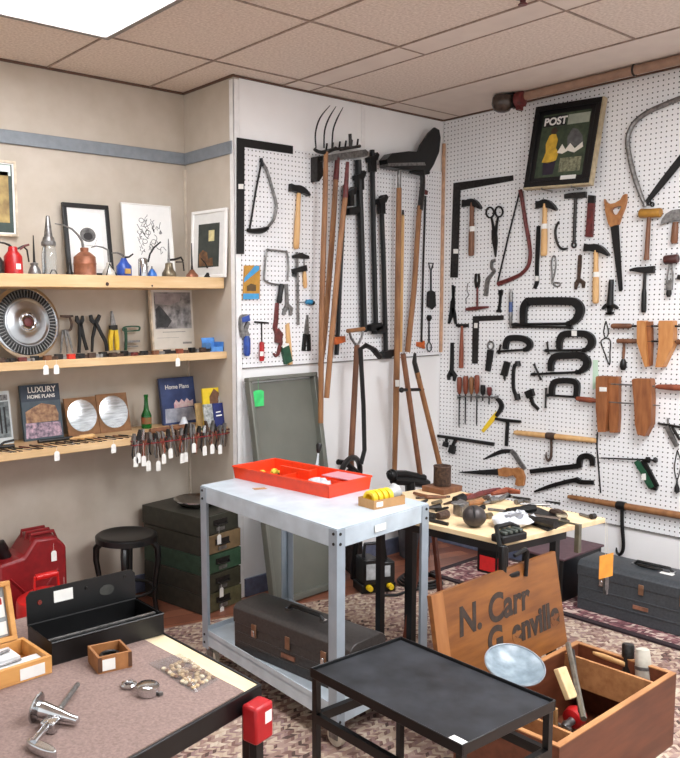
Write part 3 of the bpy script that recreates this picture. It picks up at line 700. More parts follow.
wtool(M, 't_handle_wrench', 'tee-handled wrench with red grip between the tubing cutter and pipe wrench', 'wrench', (262, 322),
      [('crossbar', dark, Lt(M, (254.5, 322), (268.5, 323), [(0, 1.6), (.5, 2.2), (1, 1.6)])),
       ('shaft', dark, Lt(M, (261.6, 322.5), (261.8, 343), [(0, 1.4), (1, 1.4)])),
       ('red_grip', redp, Lt(M, (261.8, 342), (261.8, 361), [(0, 4), (.1, 5), (.9, 5), (1, 4)])),
       ('price_label', white, Pg(M, [(260, 351.5), (263.6, 351.5), (263.6, 356), (260, 356)], .001, .033))])
wtool(M, 'bench_brush', 'wood-backed brush with dark green bristle block on the back pegboard', 'brush', (287, 325),
      [('wooden_handle', tan, Pg(M, [(286, 325), (288.5, 323), (290.5, 345), (292, 364), (288.5, 365), (287, 345)], .014)),
       ('green_block', green, Pg(M, [(281, 346.5), (287.5, 343.5), (291.3, 361), (285, 364.5)], .022)),
       ('white_top', white, Pg(M, [(281, 346), (287.3, 343.2), (287.8, 345), (281.5, 348)], .023))])
wtool(M, 'slip_pliers', 'needle-nose pliers with black grips at the lower right of the back pegboard', 'pliers', (307, 330),
      [('jaws', steel, S(M, [(307.3, 315), (306.8, 324), (306.5, 335)], [1.6, 4, 6], .01)),
       ('grip', black, S(M, [(305, 334), (303.5, 351)], [3.4, 3.6], .014)),
       ('grip', black, S(M, [(308.4, 334), (309, 351)], [3.4, 3.6], .014))])
wtool(M, 'depth_gauge', 'small blue-capped gauge with wire on the back pegboard beside the wooden poles', 'gauge', (308, 302),
      [('cap', mat('teal_cap', (40, 120, 160), .4), Lt(M, (306, 302), (311.5, 302), [(0, 3), (.2, 5), (1, 5.2)])),
       ('rod', steel, Lt(M, (299.5, 302.3), (306, 302), [(0, 1), (1, 1)])),
       ('body', dark, Lt(M, (311.3, 302.5), (313.6, 303), [(0, 5), (1, 4.4)]))])

# ---- tool rail with long-handled tools
wtool(M, 'tool_rail', 'worn grey notched tool rail high on the back wall', 'rail', (340, 156),
      [('rail', steel, Pg(M, [(315.5, 157), (362.5, 150), (365, 153), (364, 157), (317, 162.5)], .05, .004)),
       ('end_bracket', dark, Pg(M, [(314, 157), (319.5, 157), (320, 176), (316, 182), (314, 182)], .05, .004))])
def pole(name, label, cat, pts, w, mt, d, extra=(), group=None, pn='handle'):
    ps = [(pn, mt, lambda b: MW.tube(b, pts, w, d))] + list(extra)
    return wtool(MW, name, label, cat, pts[0], ps, group)
TN = lambda pts: Tb(M, pts, [1.6]*(len(pts)-1)+[.7], .085)
pole('pitchfork', 'pitchfork with three thin curved tines above the tool rail', 'fork', [(326, 152), (325, 200), (322, 300), (320.6, 423)], [4.6, 5.4, 5.6, 5.6], honey, .085,
     [('tine', black, TN([(316, 148), (315.5, 133), (320, 118), (330, 105.5)])), ('tine', black, TN([(324, 148), (324.6, 131), (329, 118), (336, 106.5)])),
      ('tine', black, TN([(332, 148), (333, 131), (337, 119), (343, 107.5)])),
      ('tine_base', black, Tb(M, [(314.5, 149), (318, 151.5), (326, 152.5), (332, 150), (336, 148)], 3.6, .085))])
pole('garden_rake', 'garden rake with reddish ferrule and honey wood handle behind the tool rail', 'rake', [(336, 176), (333, 225), (325, 330), (320.4, 366)], [5, 5.6, 5.6, 5.6], honey, .045,
     [('ferrule', redd, Lt(M, (337.5, 158), (335.8, 180), [(0, 5), (1, 6)], .045)),
      ('rake_head', black, Many(Tb(M, [(322, 152), (336, 149), (352, 147.5), (360, 146)], 3.2, .045), *[Tb(M, [(x, 152-.14*(x-322)), (x+1, 144-.14*(x-322))], 2, .045) for x in (326, 332, 339, 345, 351, 357)]))])
pole('lawn_rake', 'long tan pole with red ferrule leaning below the tool rail', 'rake', [(345.5, 196), (341, 235), (335, 300), (326.5, 398)], [5, 5.6, 5.6, 5.4], honey, .12,
     [('red_ferrule', redd, Lt(M, (347.5, 162), (345.3, 198), [(0, 3.5), (1, 5.4)], .12)),
      ('head', dark, Many(Tb(M, [(350, 134), (350.5, 148)], 3.4, .12), Tb(M, [(340, 150), (350, 148), (360, 146.5)], 2.6, .12)))])
def pipe_clamp(label, pts, w, top, bot, d, orange_at=None):
    ex = [('fixed_head', black, Many(S(M, [(top[0]-4, top[1]+2), (top[0]+2, top[1]), (top[0]+4, top[1]-4)], [5, 6, 4], .04, d-.02), S(M, [(top[0], top[1]), (top[0]+.5, top[1]+14)], w+2, .03, d-.015))),
          ('sliding_head', black, Many(S(M, [(bot[0]-3, bot[1]), (bot[0]+3, bot[1]-1), (bot[0]+8, bot[1]-3)], [6, 8, 5], .04, d-.02),))]
    if orange_at: ex.append(('orange_jaw', orange, Many(S(M, [(orange_at[0]-5, orange_at[1]+1), (orange_at[0]+5, orange_at[1]-1)], [7, 6], .04, d-.02))))
    return pole('pipe_clamp', label, 'clamp', pts, w, black, d, ex, 'black pipe clamps on the back wall', pn='pipe')
pipe_clamp('black pipe clamp with orange jaw, just right of the wooden rake poles', [(345, 185), (341, 260), (338, 330), (336.5, 355)], 4.6, (350, 192), (350, 212), .03, (338, 340))
pipe_clamp('thick black pipe clamp, second from the left beside the wooden rakes', [(358, 160), (360.5, 220), (364, 332)], 7, (359, 176), (372, 328), .03)
pipe_clamp('long black pipe clamp in the middle of three black bars with white label', [(372, 150), (373.5, 240), (376, 334)], 5.4, (372, 158), (377, 331), .03)
pipe_clamp('black pipe clamp with raised double head, rightmost black bar', [(381, 196), (383.5, 260), (386, 357)], 5, (381, 200), (385, 355), .03)
pole('broom', 'push broom with black bristle head up and tall wooden handle', 'broom', [(399, 188), (398, 260), (396.5, 380), (394.5, 472)], [5.4, 5.6, 6.4, 5], honey, .06,
     [('ferrule', steel, Lt(M, (399.3, 168), (399, 193), [(0, 4), (1, 4.4)], .06)),
      ('brush_head', black, Pg(M, [(383, 160), (388, 154), (405, 152), (420, 153), (424, 160), (421, 171), (400, 170.5), (384, 167.5)], .06, .03)),
      ('steel_band', steel, Pg(M, [(384, 164), (420, 163), (421.5, 166), (384, 167)], .066, .03)),
      ('price_tag', white, Pg(M, [(395.3, 380), (399.3, 380), (399.3, 386.5), (395.3, 386.5)], .001, .09))])
pole('shovel', 'round-point shovel hung blade up with black blade and wooden handle', 'shovel', [(419.6, 206), (414, 290), (407.5, 352)], [5, 5.6, 5.6], honey, .05,
     [('blade', black, Pg(M, [(411, 172), (414, 160), (420, 145), (428, 133), (434, 127.5), (438.5, 130), (440, 138), (438.5, 152), (433, 165), (428, 173), (420, 175)], .012, .05)),
      ('blade_step', black, Tb(M, [(410, 172), (420, 174.5), (429, 173)], 2.6, .055)),
      ('socket', dark, Tb(M, [(424, 150), (422.5, 172), (422.6, 185), (420, 210)], [2, 5, 5.4, 6], .052))])
pole('thin_pole', 'slim tan pole standing right of the broom handle', 'pole', [(403, 215), (402.3, 260), (400.8, 352)], 3, tan, .02, [('tip', dark, Lt(M, (403, 210), (403, 216), [(0, 2), (1, 3)], .02))])
wtool(M, 'grabber_rod', 'thin dark metal rod with orange end beside the shovel handle', 'rod', (424, 195),
      [('rod', dark, Tb(M, [(425.5, 196), (423.5, 260), (421.5, 342)], 2, .012)),
       ('orange_end', orange, S(M, [(417, 344), (423.5, 345.5), (423, 341)], [4, 6, 3], .014)),
       ('red_clip', redd, S(M, [(422, 190), (427, 193)], [3, 4], .014))])
wtool(M, 'toy_spade', 'little black spade hanging at the right end of the back pegboard', 'spade', (431, 265),
      [('grip', black, Tb(M, [(428.6, 263), (433.2, 263.4), (432.2, 268), (431, 270), (429.8, 268)], 1.3, .01, True)),
       ('shaft', black, Lt(M, (431, 269), (431, 291), [(0, 1.7), (1, 1.9)], .01)),
       ('blade', black, Pg(M, [(427.5, 292), (431, 290), (435, 292), (435.8, 306), (432, 309.5), (427, 306)], .006, .008))])
wtool(M, 'hand_tool', 'short black hand tool with open loop below the little black spade', 'tool', (429, 318),
      [('head', black, Lt(M, (429.3, 315), (429.1, 321), [(0, 4), (.5, 6), (1, 3)], .012)), ('shaft', black, Lt(M, (429.1, 320), (429, 342), [(0, 1.4), (1, 1.8)], .012)),
       ('loop', black, Tb(M, [(429, 341), (427, 345), (427.3, 350), (429.2, 351.5), (431.2, 350), (431.3, 345)], 1.3, .012, True))])

# ---- tools standing on the floor in front of the back wall
MF = Fr('y', -.12, (0, -1, 0))
def to_floor(fr, u, v, x_shift=0):
    p = fr.p(u, v); return Vector((p.x+x_shift, p.y, .0125 if p.y < -.3 else .0015))
t = thing('garden_spade', 'old spade with wooden D-grip standing against the back wall', 'spade', to_floor(MF, 348, 470))
a, c = MF.p(357, 345), MF.p(351, 461)
ob('shaft', B().tube([a, c, (c.x-.01, c.y-.02, .30)], [.016, .018, .018], 10), brown, t)
ob('yoke', B().tube([MF.p(349.5, 332), MF.p(351, 338), MF.p(357, 347)], .007, 8).tube([MF.p(363, 331), MF.p(361.5, 338), MF.p(357, 347)], .007, 8), steel, t)
ob('wooden_grip', B().tube([MF.p(347.5, 331), MF.p(364, 329)], .012, 10), honey, t)
bz = Vector((c.x-.01, c.y-.02, 0))
ob('blade', B().prism([(bz.x-.09, bz.y, .30), (bz.x+.09, bz.y, .30), (bz.x+.085, bz.y, .08), (bz.x, bz.y, .002), (bz.x-.085, bz.y, .08)], (0, .004, 0)), dark, t)
t = thing('wheel_hoe', 'black garden wheel hoe with round wheel standing against the back wall', 'garden tool', to_floor(MF, 355, 470))
MG = Fr('y', -.2, (0, -1, 0))
p = MG.p(350, 477)
ob('wheel', B().tube([(p.x+.20*math.cos(k*PI/16)*.9, p.y+.09*math.cos(k*PI/16), p.z+.105*math.sin(k*PI/16)) for k in range(32)], .016, 8, True).ell(p, .05, .03, .05), black, t)
ob('wheel_fork', B().tube([MG.p(338, 462), MG.p(346, 463), MG.p(358, 473), (p.x+.02, p.y, p.z)], .016, 8).tube([(p.x, p.y, p.z), (p.x+.03, p.y-.02, .25), (p.x+.03, p.y, .012)], .018, 8), black, t)
ob('bent_handle', B().tube([MG.p(379, 356), MG.p(373, 349), MG.p(366, 345.5), MG.p(360.5, 349), MG.p(361.5, 370), MG.p(363.5, 405), MG.p(364.5, 450), MG.p(361, 464)], [.012, .014, .015, .014, .013, .013, .013, .013], 8), black, t)
ob('grip_end', B().tube([MG.p(374, 350), MG.p(380, 357)], .018, 8), dark, t)
MH = Fr('y', -.25, (0, -1, 0))
t = thing('seed_planter', 'old two-handled planter with brown wooden arms leaning by the corner', 'garden tool', to_floor(MH, 420, 476))
q0, q1 = MH.p(403, 354), MH.p(420, 474)
ob('arm', B().tube([q0, q1], .017, 6), brown, t)
ob('arm', B().tube([MH.p(417, 372), MH.p(440, 466)], .017, 6), honey, t)
ob('metal_tip', B().tube([MH.p(415, 353), MH.p(414.4, 362), MH.p(418.5, 378)], [.008, .014, .016], 8), dark, t)
ob('cross_brace', B().tube([MH.p(401, 390), MH.p(423, 389.5)], .010, 6).ell(MH.p(401.5, 390), .016), black, t)
b = B()
b.tube([MH.p(389, 474), MH.p(405, 474), MH.p(424, 478)], .022, 8).tube([MH.p(393, 480), MH.p(410, 481), MH.p(427, 484)], .028, 8).ell(MH.p(392, 475), .035, .03, .035)
zz = MH.p(410, 481)
b.tube([zz, (zz.x+.02, zz.y, .2), (zz.x+.02, zz.y, .012)], .03, 8)
ob('seed_hopper', b, black, t)
# ================================================================ right pegboard
R_ = RW
wtool(R_, 'framing_square', 'large dark steel framing square in the top left corner of the right pegboard', 'square', (453, 183),
      [('blade', dark, Pg(R_, [(453.5, 183), (513.2, 175.3), (513.4, 180.6), (460.5, 190.3), (457.7, 277.5), (450.3, 277.5)], .004, .003)),
       ('price_label', white, Pg(R_, [(453.5, 249), (458.3, 249), (458.2, 253.5), (453.3, 253.5)], .001, .0075))])
claw_hammer(R_, 'claw hammer with worn brown handle beside the large framing square', (462.8, 203.5), (472, 202.5), (481, 208.5), (471.2, 256), 6, brown, black, (472.3, 229))
wtool(R_, 'tailor_shears', 'old tailor shears with two ring handles on the right pegboard', 'shears', (495, 236),
      [('ring_handle', black, Many(lambda b: R_.ring(b, 490, 212.5, 3.8, 5.2, 1.6, .006), S(R_, [(491.5, 217.5), (493, 225), (494.5, 236)], [2, 2.6, 4], .006))),
       ('ring_handle', black, Many(lambda b: R_.ring(b, 499, 211.7, 3.8, 5.2, 1.6, .006, .009), S(R_, [(498, 217), (496.5, 225), (495, 236)], [2, 2.6, 4], .006, .009))),
       ('blades', dark, S(R_, [(494, 230), (494.8, 240), (495.4, 248), (495.6, 257)], [5, 6, 3.6, 1], .01))])
wtool(R_, 'bow_saw', 'triangular dark red bow saw on the right pegboard', 'saw', (520, 190),
      [('frame', redd, Tb(R_, [(520, 190), (521.5, 196), (525.5, 222), (529.6, 246), (530, 258), (527.5, 267), (521, 274), (510, 279.5), (498, 284)], [4, 4, 4, 3.8, 3.8, 4, 4, 4.6, 5], .014)),
       ('blade', black, S(R_, [(519.5, 192), (508, 238), (497.5, 283)], 1.8, .002, .014))])
claw_hammer(R_, 'claw hammer with tan handle and white tape below the framed magazine cover', (536.5, 205), (545, 203.5), (556.5, 210), (543.8, 256), 6.6, tan, black, (544, 226.5))
wtool(R_, 'nail_puller', 'slim black nail puller with curled foot beside the white-taped hammer', 'pry bar', (538, 226),
      [('bar', black, S(R_, [(538.6, 226), (537.6, 250), (537, 272), (537, 282), (534.5, 288.5)], [3.6, 4, 3.6, 4, 3], .01)),
       ('price_label', white, Pg(R_, [(535.2, 276), (538.8, 276), (538.7, 281), (535.2, 281)], .001, .0125))])
wtool(R_, 'spring_hook', 'small dark curved hook right of the white-taped hammer', 'hook', (558, 222),
      [('hook', dark, Tb(R_, [(559, 221.5), (556.5, 226), (555.3, 232), (556.4, 240), (559, 246.5), (563, 249), (567.5, 248.4)], [2.4, 2.6, 2.6, 2.6, 2.4, 2.6, 2.2]))])
wtool(R_, 'tack_hammer', 'dark tee-shaped hammer with long thin metal shaft below the framed cover', 'hammer', (575, 196),
      [('head', dark, S(R_, [(565, 196.6), (572, 195.6), (580, 195.3), (586, 194.5)], [4.4, 5.4, 6, 5.6], .022)),
       ('shaft', dark, Lt(R_, (575.6, 197), (574, 243), [(0, 3), (.4, 3.4), (.9, 3), (1, 3.6)])),
       ('end_loop', dark, lambda b: R_.ring(b, 574, 245, 2, 2.6, 1.4, .008))])
wtool(R_, 'straight_tool_handle', 'short dark red-brown bar with black top beside the tee-shaped hammer', 'bar', (591, 195),
      [('bar', redd, Pg(R_, [(588.4, 203), (594.6, 203), (592.6, 237), (586, 237)], .018)), ('top', black, Pg(R_, [(589, 195), (595.2, 195.6), (594.6, 203.2), (588.4, 203.2)], .02))])
def saw_handle(b):
    out = [(604.8, 199), (606.5, 202), (610.5, 204.2), (616, 203), (621, 200), (624, 195), (626.6, 194), (626.8, 200), (625, 208), (622, 215), (619, 224.5), (611, 227), (608.5, 222), (606.2, 212)]
    inn = [(612, 210), (612.6, 208.6), (614, 207.8), (616.5, 207), (618.6, 206.4), (620.6, 206), (621.8, 206.2), (622, 207.4), (621, 209.6), (619.6, 211.8), (618, 214.6), (615.6, 215.4), (613.6, 213.8), (612.4, 212)]
    P = [R_.p(u, v, .014)-R_.n*.011 for u, v in out]; Q = [R_.p(u, v, .014)-R_.n*.011 for u, v in inn]
    b.strip(P, Q, R_.n*.022, True)
wtool(R_, 'hand_saw', 'hand saw with carved wooden handle and black tapering blade on the right pegboard', 'saw', (614, 215),
      [('handle', saww, saw_handle), ('blade', black, Pg(R_, [(609.8, 222), (618.6, 222), (622.8, 289.5), (621.5, 291.5), (619, 291.3)], .002, .012))])
claw_hammer(R_, 'claw hammer with light handle right of centre, above the bench wrench', (584.6, 247.5), (596, 248), (609, 255.5), (595.6, 303.5), 6.4, tan, black, (596.4, 274.5))
wtool(R_, 'wire_loop_tool', 'bent steel wire loop below the spring hook', 'tool', (553, 256),
      [('loop', steel, Tb(R_, [(552, 284), (551.8, 272), (551.6, 262), (553, 256.5), (555.5, 257), (556, 264), (554.6, 274), (552.6, 283), (557, 286.4), (560, 285.4), (559.6, 283), (554, 282.6)], 1.5))])
wtool(R_, 'adjustable_wrench', 'small rust-brown adjustable wrench left of the light-handled hammer', 'wrench', (580, 255),
      [('handle', rust, S(R_, [(580.2, 255), (579.6, 266), (578.6, 281)], [3.4, 3.8, 2.6], .009)),
       ('jaw', rust, Many(S(R_, [(578.6, 280), (576.6, 284), (575.6, 289.5)], [4, 4, 2], .01), S(R_, [(579.5, 280), (583.6, 283), (583.4, 288)], [4, 3.6, 2.4], .01)))])
wtool(R_, 'mallet', 'mallet with mustard-yellow head and dark handle at the right of the pegboard', 'mallet', (650, 213),
      [('head', mat('mustard_head', (168, 120, 44), .5, var=.12), Lt(R_, (640, 213.6), (661, 212.6), [(0, 8.4), (.05, 9.4), (.5, 8.8), (.95, 9.4), (1, 8.4)], .026)),
       ('handle', brown, Lt(R_, (649, 217), (646.4, 260), [(0, 3.6), (.5, 4.4), (.85, 4.6), (1, 5.4)], .026))])
wtool(R_, 'hatchet', 'half-moon steel bladed tool with dark grip at the right edge of the pegboard', 'hatchet', (676, 222),
      [('blade', steel, Pg(R_, [(660.6, 225.5), (662, 220), (666, 214), (672, 210.3), (680, 209), (687, 211), (692, 217), (693, 223), (688, 221), (680, 220.4), (672, 221), (665, 223.6)], .012, .012)),
       ('handle', brown, Lt(R_, (675.6, 222), (674, 243.5), [(0, 5), (.2, 6), (.9, 6.8), (1, 5)], .018))])
wtool(R_, 'brick_hammer', 'black brick hammer with pointed pick and slim shaft, right of the hand saw tip', 'hammer', (645, 270),
      [('head', black, S(R_, [(630, 270), (637, 269.6), (645, 270), (654.5, 269.4)], [1.6, 4.6, 6.4, 7], .02)),
       ('shaft', dark, Lt(R_, (645, 272), (644.2, 290), [(0, 3), (1, 3.2)], .013)),
       ('grip', black, Lt(R_, (644.2, 289), (643.6, 312.5), [(0, 3.6), (.2, 4.6), (.9, 5), (1, 4)], .013))])
wtool(R_, 'mallet', 'short mallet with dark red-brown head and forked grey handle near the right edge', 'mallet', (671, 259),
      [('head', mat('oxblood_head', (70, 36, 32), .45, var=.15), Lt(R_, (664.5, 259.8), (678, 258.6), [(0, 7.6), (.08, 9), (.92, 9), (1, 7.6)], .026)),
       ('handle', steel, Many(Tb(R_, [(670, 263), (667.6, 275), (667, 283)], 1.8, .02), Tb(R_, [(672, 263), (673, 275), (672.4, 283)], 1.8, .02), S(R_, [(669.6, 280), (669.4, 290)], [6, 5], .02, .0006))),
       ('end', dark, Lt(R_, (669, 290), (668.6, 297), [(0, 4.6), (.6, 5.4), (1, 3)], .02))])
wtool(R_, 'alligator_wrench', 'black double-ended wrench with flared jaw beside the hand saw blade', 'wrench', (611, 280),
      [('handle', black, Lt(R_, (611.4, 279.5), (610, 305), [(0, 4.2), (.1, 5.2), (.5, 5.4), (1, 7)])),
       ('jaw', black, Many(S(R_, [(602.4, 309), (606, 306), (610, 305.6), (614.5, 306.4), (618, 308.6)], [2, 4, 6, 4, 2], .014), S(R_, [(610, 306), (609.6, 315)], [6, 3], .014), S(R_, [(606, 313.6), (613.5, 313)], [2.4, 2.4], .014)))])

# ---- C-clamps
def cclamp(label, body, bw, screw, sw, handle, tag=None):
    ps = [('frame', black, S(R_, body, bw, .022, .003)), ('screw', black, Lt(R_, screw[0], screw[1], [(0, sw), (.06, sw*1.6), (.12, sw), (.9, sw), (.93, sw*2), (1, sw*2)], .014)),
          ('handle_bar', dark, Lt(R_, handle[0], handle[1], [(0, sw*1.3), (.12, sw*.8), (.88, sw*.8), (1, sw*1.3)], .014))]
    if tag: ps.append(('price_label', white, Pg(R_, tag, .001, .0255)))
    return wtool(R_, 'c_clamp', label, 'clamp', body[0], ps, 'black C-clamps on the right pegboard')
cclamp('largest black C-clamp, wide and shallow, at the middle of the right pegboard', [(523.6, 324), (523.8, 309), (527, 303), (533, 301.4), (568, 301.2), (576, 303), (580, 308), (579.6, 314), (576, 320), (570, 323.4)],
       [6.4, 7, 8, 8, 8, 8.4, 8.4, 8, 7, 5], ((512, 324.6), (572, 323.6)), 2.8, ((513, 326.6), (572, 327.4)))
cclamp('small black C-clamp left of the two stacked middle C-clamps', [(505.6, 349), (506.6, 342), (510.5, 338.2), (522, 338.4), (528.5, 341.5), (530, 346), (526.5, 350)], [5, 5.6, 6, 6, 6, 5.6, 4.4], ((497, 351.6), (526, 349.6)), 2.2, ((500.5, 345), (498.6, 354)))
cclamp('black C-clamp with white label on its frame, upper of the stacked pair', [(559.5, 349), (560, 340), (564, 334.6), (574, 333.6), (585, 334), (591, 338), (591.6, 344.5), (587, 349.8)], [5, 6, 6.6, 6.6, 6.6, 7, 7, 5], ((544.5, 350.6), (586, 350)), 2.4, ((547, 342), (548.6, 354)),
       [(571.5, 330.6), (576.8, 330.6), (576.8, 336), (571.5, 336)])
cclamp('black C-clamp right under the white-labelled C-clamp', [(551, 371), (551.6, 361.5), (556.5, 356.4), (568, 355.6), (580, 355.6), (586.6, 360), (586.4, 366.6), (581, 371.4)], [5, 6, 6.8, 6.8, 6.8, 7, 7, 5], ((531, 374.4), (580, 372)), 2.4, ((534, 364), (541, 380)))
cclamp('smallest square black C-clamp, lowest of the C-clamps', [(552, 396), (552.6, 386), (557, 381.2), (572, 381), (577, 385), (576.4, 396.6)], [5, 5.4, 5.6, 5.6, 5.4, 5], ((546, 395.2), (578, 397)), 2.2, ((546, 388), (545.6, 408)))
wtool(R_, 'strap_wrench', 'black tool with steel ring top left of the small C-clamp', 'wrench', (490, 346),
      [('ring', steel, lambda b: R_.ring(b, 490.6, 345.6, 3, 4, 1.4, .006)), ('body', black, S(R_, [(490.6, 350), (489.4, 360), (487.8, 371)], [6.4, 5.6, 5], .016))])
wtool(R_, 'buckle_clamp', 'small black buckle-shaped clamp under the small C-clamp', 'clamp', (506, 360),
      [('frame', black, S(R_, [(505.6, 361.4), (508.4, 362.6), (506, 376), (502.6, 375)], 2.2, .012, .003, True)), ('screw', dark, Lt(R_, (504, 374), (505, 381), [(0, 2), (.6, 2.4), (1, 1)]))])
wtool(R_, 'offset_wrench', 'long black offset wrench with hooked ends below the C-clamps', 'wrench', (518, 363),
      [('shaft', black, S(R_, [(518, 363.5), (514, 367.6), (513.5, 388), (517, 396.6)], [3, 3.2, 3.2, 3.4], .01)),
       ('socket_end', black, Lt(R_, (517.6, 361), (517.8, 366), [(0, 5), (1, 6.6)], .012)), ('socket_end', black, Lt(R_, (516.6, 394), (518, 400), [(0, 6), (1, 6)], .012))])
wtool(R_, 'pipe_cutter', 'small black pipe cutter with curved tail under the stacked C-clamps', 'pipe cutter', (530, 393),
      [('body', black, Pg(R_, [(525, 392), (532.4, 388.6), (534.6, 395.4), (528, 398.6)], .024)), ('tail', black, S(R_, [(530.6, 397), (533, 404), (538.6, 409.4)], [3.4, 3.2, 2.6], .012))])
wtool(R_, 'fencing_pliers', 'slender black pliers with open jaw below the large framing square', 'pliers', (453, 285),
      [('handles', black, Many(S(R_, [(452.6, 285), (453.4, 297), (453, 302)], [1.6, 2.4, 4.6], .01), S(R_, [(454.6, 286), (453.4, 297)], [1.4, 2], .01))),
       ('jaws', black, Many(S(R_, [(453, 301), (452.2, 312), (448.8, 323.6)], [4.8, 5.4, 2], .012), S(R_, [(453, 308), (454.6, 316), (455.8, 324.4)], [3.6, 3.4, 2], .012)))])
wtool(R_, 'wire_hook', 'tiny thin steel hook near the top left pliers', 'hook', (467, 284), [('hook', steel, Tb(R_, [(468, 283), (467, 290), (468.6, 295), (466, 299), (466.6, 304)], .9))])
wtool(R_, 'gimlet', 'tee-handled auger with long reddish crossbar and steel jaws above', 'auger', (477, 290),
      [('steel_jaws', dark, Many(S(R_, [(476, 273.6), (475.4, 281), (477, 288)], [1.8, 2.2, 3], .01), S(R_, [(478.6, 273.6), (479.2, 281), (477.4, 288)], [1.8, 2.2, 3], .01))),
       ('shaft', redd, Lt(R_, (477.4, 287), (477.2, 307), [(0, 2), (1, 2.2)])),
       ('crossbar', redd, Lt(R_, (466, 309.4), (488.6, 307), [(0, 3), (.2, 4), (.5, 4), (1, 1.8)]))])
wtool(R_, 'bent_lever', 'pale grey S-shaped lever under the tailor shears', 'lever', (493, 262),
      [('bar', steel, S(R_, [(495.6, 260.4), (492.2, 261.6), (492, 268), (494.4, 271), (491, 275.6), (487.6, 281), (486, 296)], [3.4, 3, 3, 3, 3.6, 4.6, 4.4], .01))])
wtool(R_, 'open_wrench', 'short black open-ended wrench left of the blue-grey tool', 'wrench', (501, 290),
      [('handle', black, S(R_, [(500.8, 294), (500, 303), (499, 310)], [3, 2.6, 3], .008)), ('jaw', black, Many(S(R_, [(499.4, 290), (500.8, 295)], [2, 4.4], .009), S(R_, [(502.4, 290), (501, 295)], [2, 3.6], .009), S(R_, [(496.6, 311.6), (499.6, 310), (501.4, 312)], [2, 4, 2], .009)))])
wtool(R_, 'marking_gauge', 'slim blue-grey pencil-shaped tool left of the largest C-clamp', 'gauge', (511, 290),
      [('barrel', steel, Lt(R_, (511, 289), (510.6, 328), [(0, 1), (.1, 3.6), (.9, 3.4), (1, 2)])), ('blue_grip', mat('slate_blue', (60, 80, 130), .4), Lt(R_, (510.8, 302), (510.6, 312), [(0, 3.9), (1, 3.9)], .013))])
wtool(R_, 'try_square', 'small dark metal square under the reddish auger crossbar', 'square', (474, 317),
      [('blade', dark, Pg(R_, [(473, 316.2), (503.6, 315.2), (503.6, 320), (479, 321.2), (477.6, 363.6), (472.2, 363.6)], .006)),
       ('price_label', white, Pg(R_, [(474.2, 323), (477.6, 323), (477.4, 328), (474, 328)], .001, .0085))])
wtool(R_, 'tack_hammer', 'small hammer with thin head and reddish handle at left of the pegboard', 'hammer', (462, 326),
      [('head', black, S(R_, [(456.4, 325), (462, 326), (468.4, 325.4)], [2.6, 4, 3.2], .014)), ('handle', redwood, Lt(R_, (462, 326), (461, 368), [(0, 2.4), (.2, 3), (.6, 4.4), (1, 4.6)]))])
wtool(R_, 'crescent_wrench', 'black open-end wrench hanging at the left edge of the pegboard', 'wrench', (452, 344),
      [('handle', black, S(R_, [(452.2, 342.6), (452, 360), (451.6, 373)], [3.6, 4, 4.4], .008)), ('jaw', black, Many(S(R_, [(451.6, 372), (448.6, 376.6), (448.6, 380)], [6, 4, 2.4], .009), S(R_, [(451.6, 372), (455, 376), (454, 381)], [6, 4.4, 2.6], .009)))])
# ---- screwdriver rack
t = wtool(R_, 'screwdriver_rack', 'thin grey wire rack holding six screwdrivers', 'rack', (478, 397),
      [('rail', steel, Many(Tb(R_, [(458, 396.4), (478, 396.6), (497.6, 397.6)], 1.5, .012), Tb(R_, [(458, 396.4), (478, 396.6), (497.6, 397.6)], 1.2, .034))),
       ('hook', steel, Many(*[S(R_, [(u, 395.5), (u, 398.5)], 1.2, .034, .0005) for u in (459, 477.6, 496.5)]))])
for u, v0, v1, v2, w_, mt, lab in ((459.4, 377, 394, 427.4, 5, redwood, 'brown-handled screwdriver at the left end of the wire rack'), (465.6, 376, 394, 424.6, 5.2, redwood, 'second brown-handled screwdriver from the left in the wire rack'),
     (471.4, 377, 394, 402, 4.6, honey, 'lighter stubby-shafted screwdriver third from the left in the wire rack'), (477, 375, 393.6, 426, 5.2, redwood, 'tallest brown-handled screwdriver, fourth from the left in the wire rack'),
     (483, 385, 395, 401, 5, black, 'short black-handled screwdriver in the wire rack'), (489.4, 387, 395.6, 404.6, 5, redd, 'short dark red screwdriver at the right end of the wire rack')):
    wtool(R_, 'screwdriver', lab, 'screwdriver', (u, v1),
          [('handle', mt, Lt(R_, (u, v0), (u-.1, v1), [(0, w_*.6), (.08, w_*.95), (.5, w_), (.85, w_*.85), (1, w_*.5)], .023)), ('shaft', black, Lt(R_, (u-.1, v1), (u-.4, v2), [(0, 1.5), (.92, 1.4), (1, .8)], .023))], 'screwdrivers in the wire rack')
wtool(R_, 'pruning_saw', 'folding saw with bright yellow blade and black curved grip', 'saw', (500, 405),
      [('grip', black, S(R_, [(496.6, 398.6), (499.6, 401), (501.8, 406), (500.4, 410), (496.4, 416)], [3, 4, 4.4, 4, 3], .014)), ('yellow_blade', yellow, S(R_, [(497.6, 412.6), (493, 418.5), (488, 425), (482.6, 431.4)], [3.6, 4.6, 4.2, 3], .008))])
wtool(R_, 't_handle_wrench', 'black tee wrench below the yellow saw', 'wrench', (508, 421),
      [('crossbar', black, S(R_, [(495.4, 418.6), (507, 420.6), (520.6, 421.6)], [2.4, 3.4, 2.4], .014)), ('stem', black, S(R_, [(507.6, 421), (506.4, 446)], [3, 3], .012))])
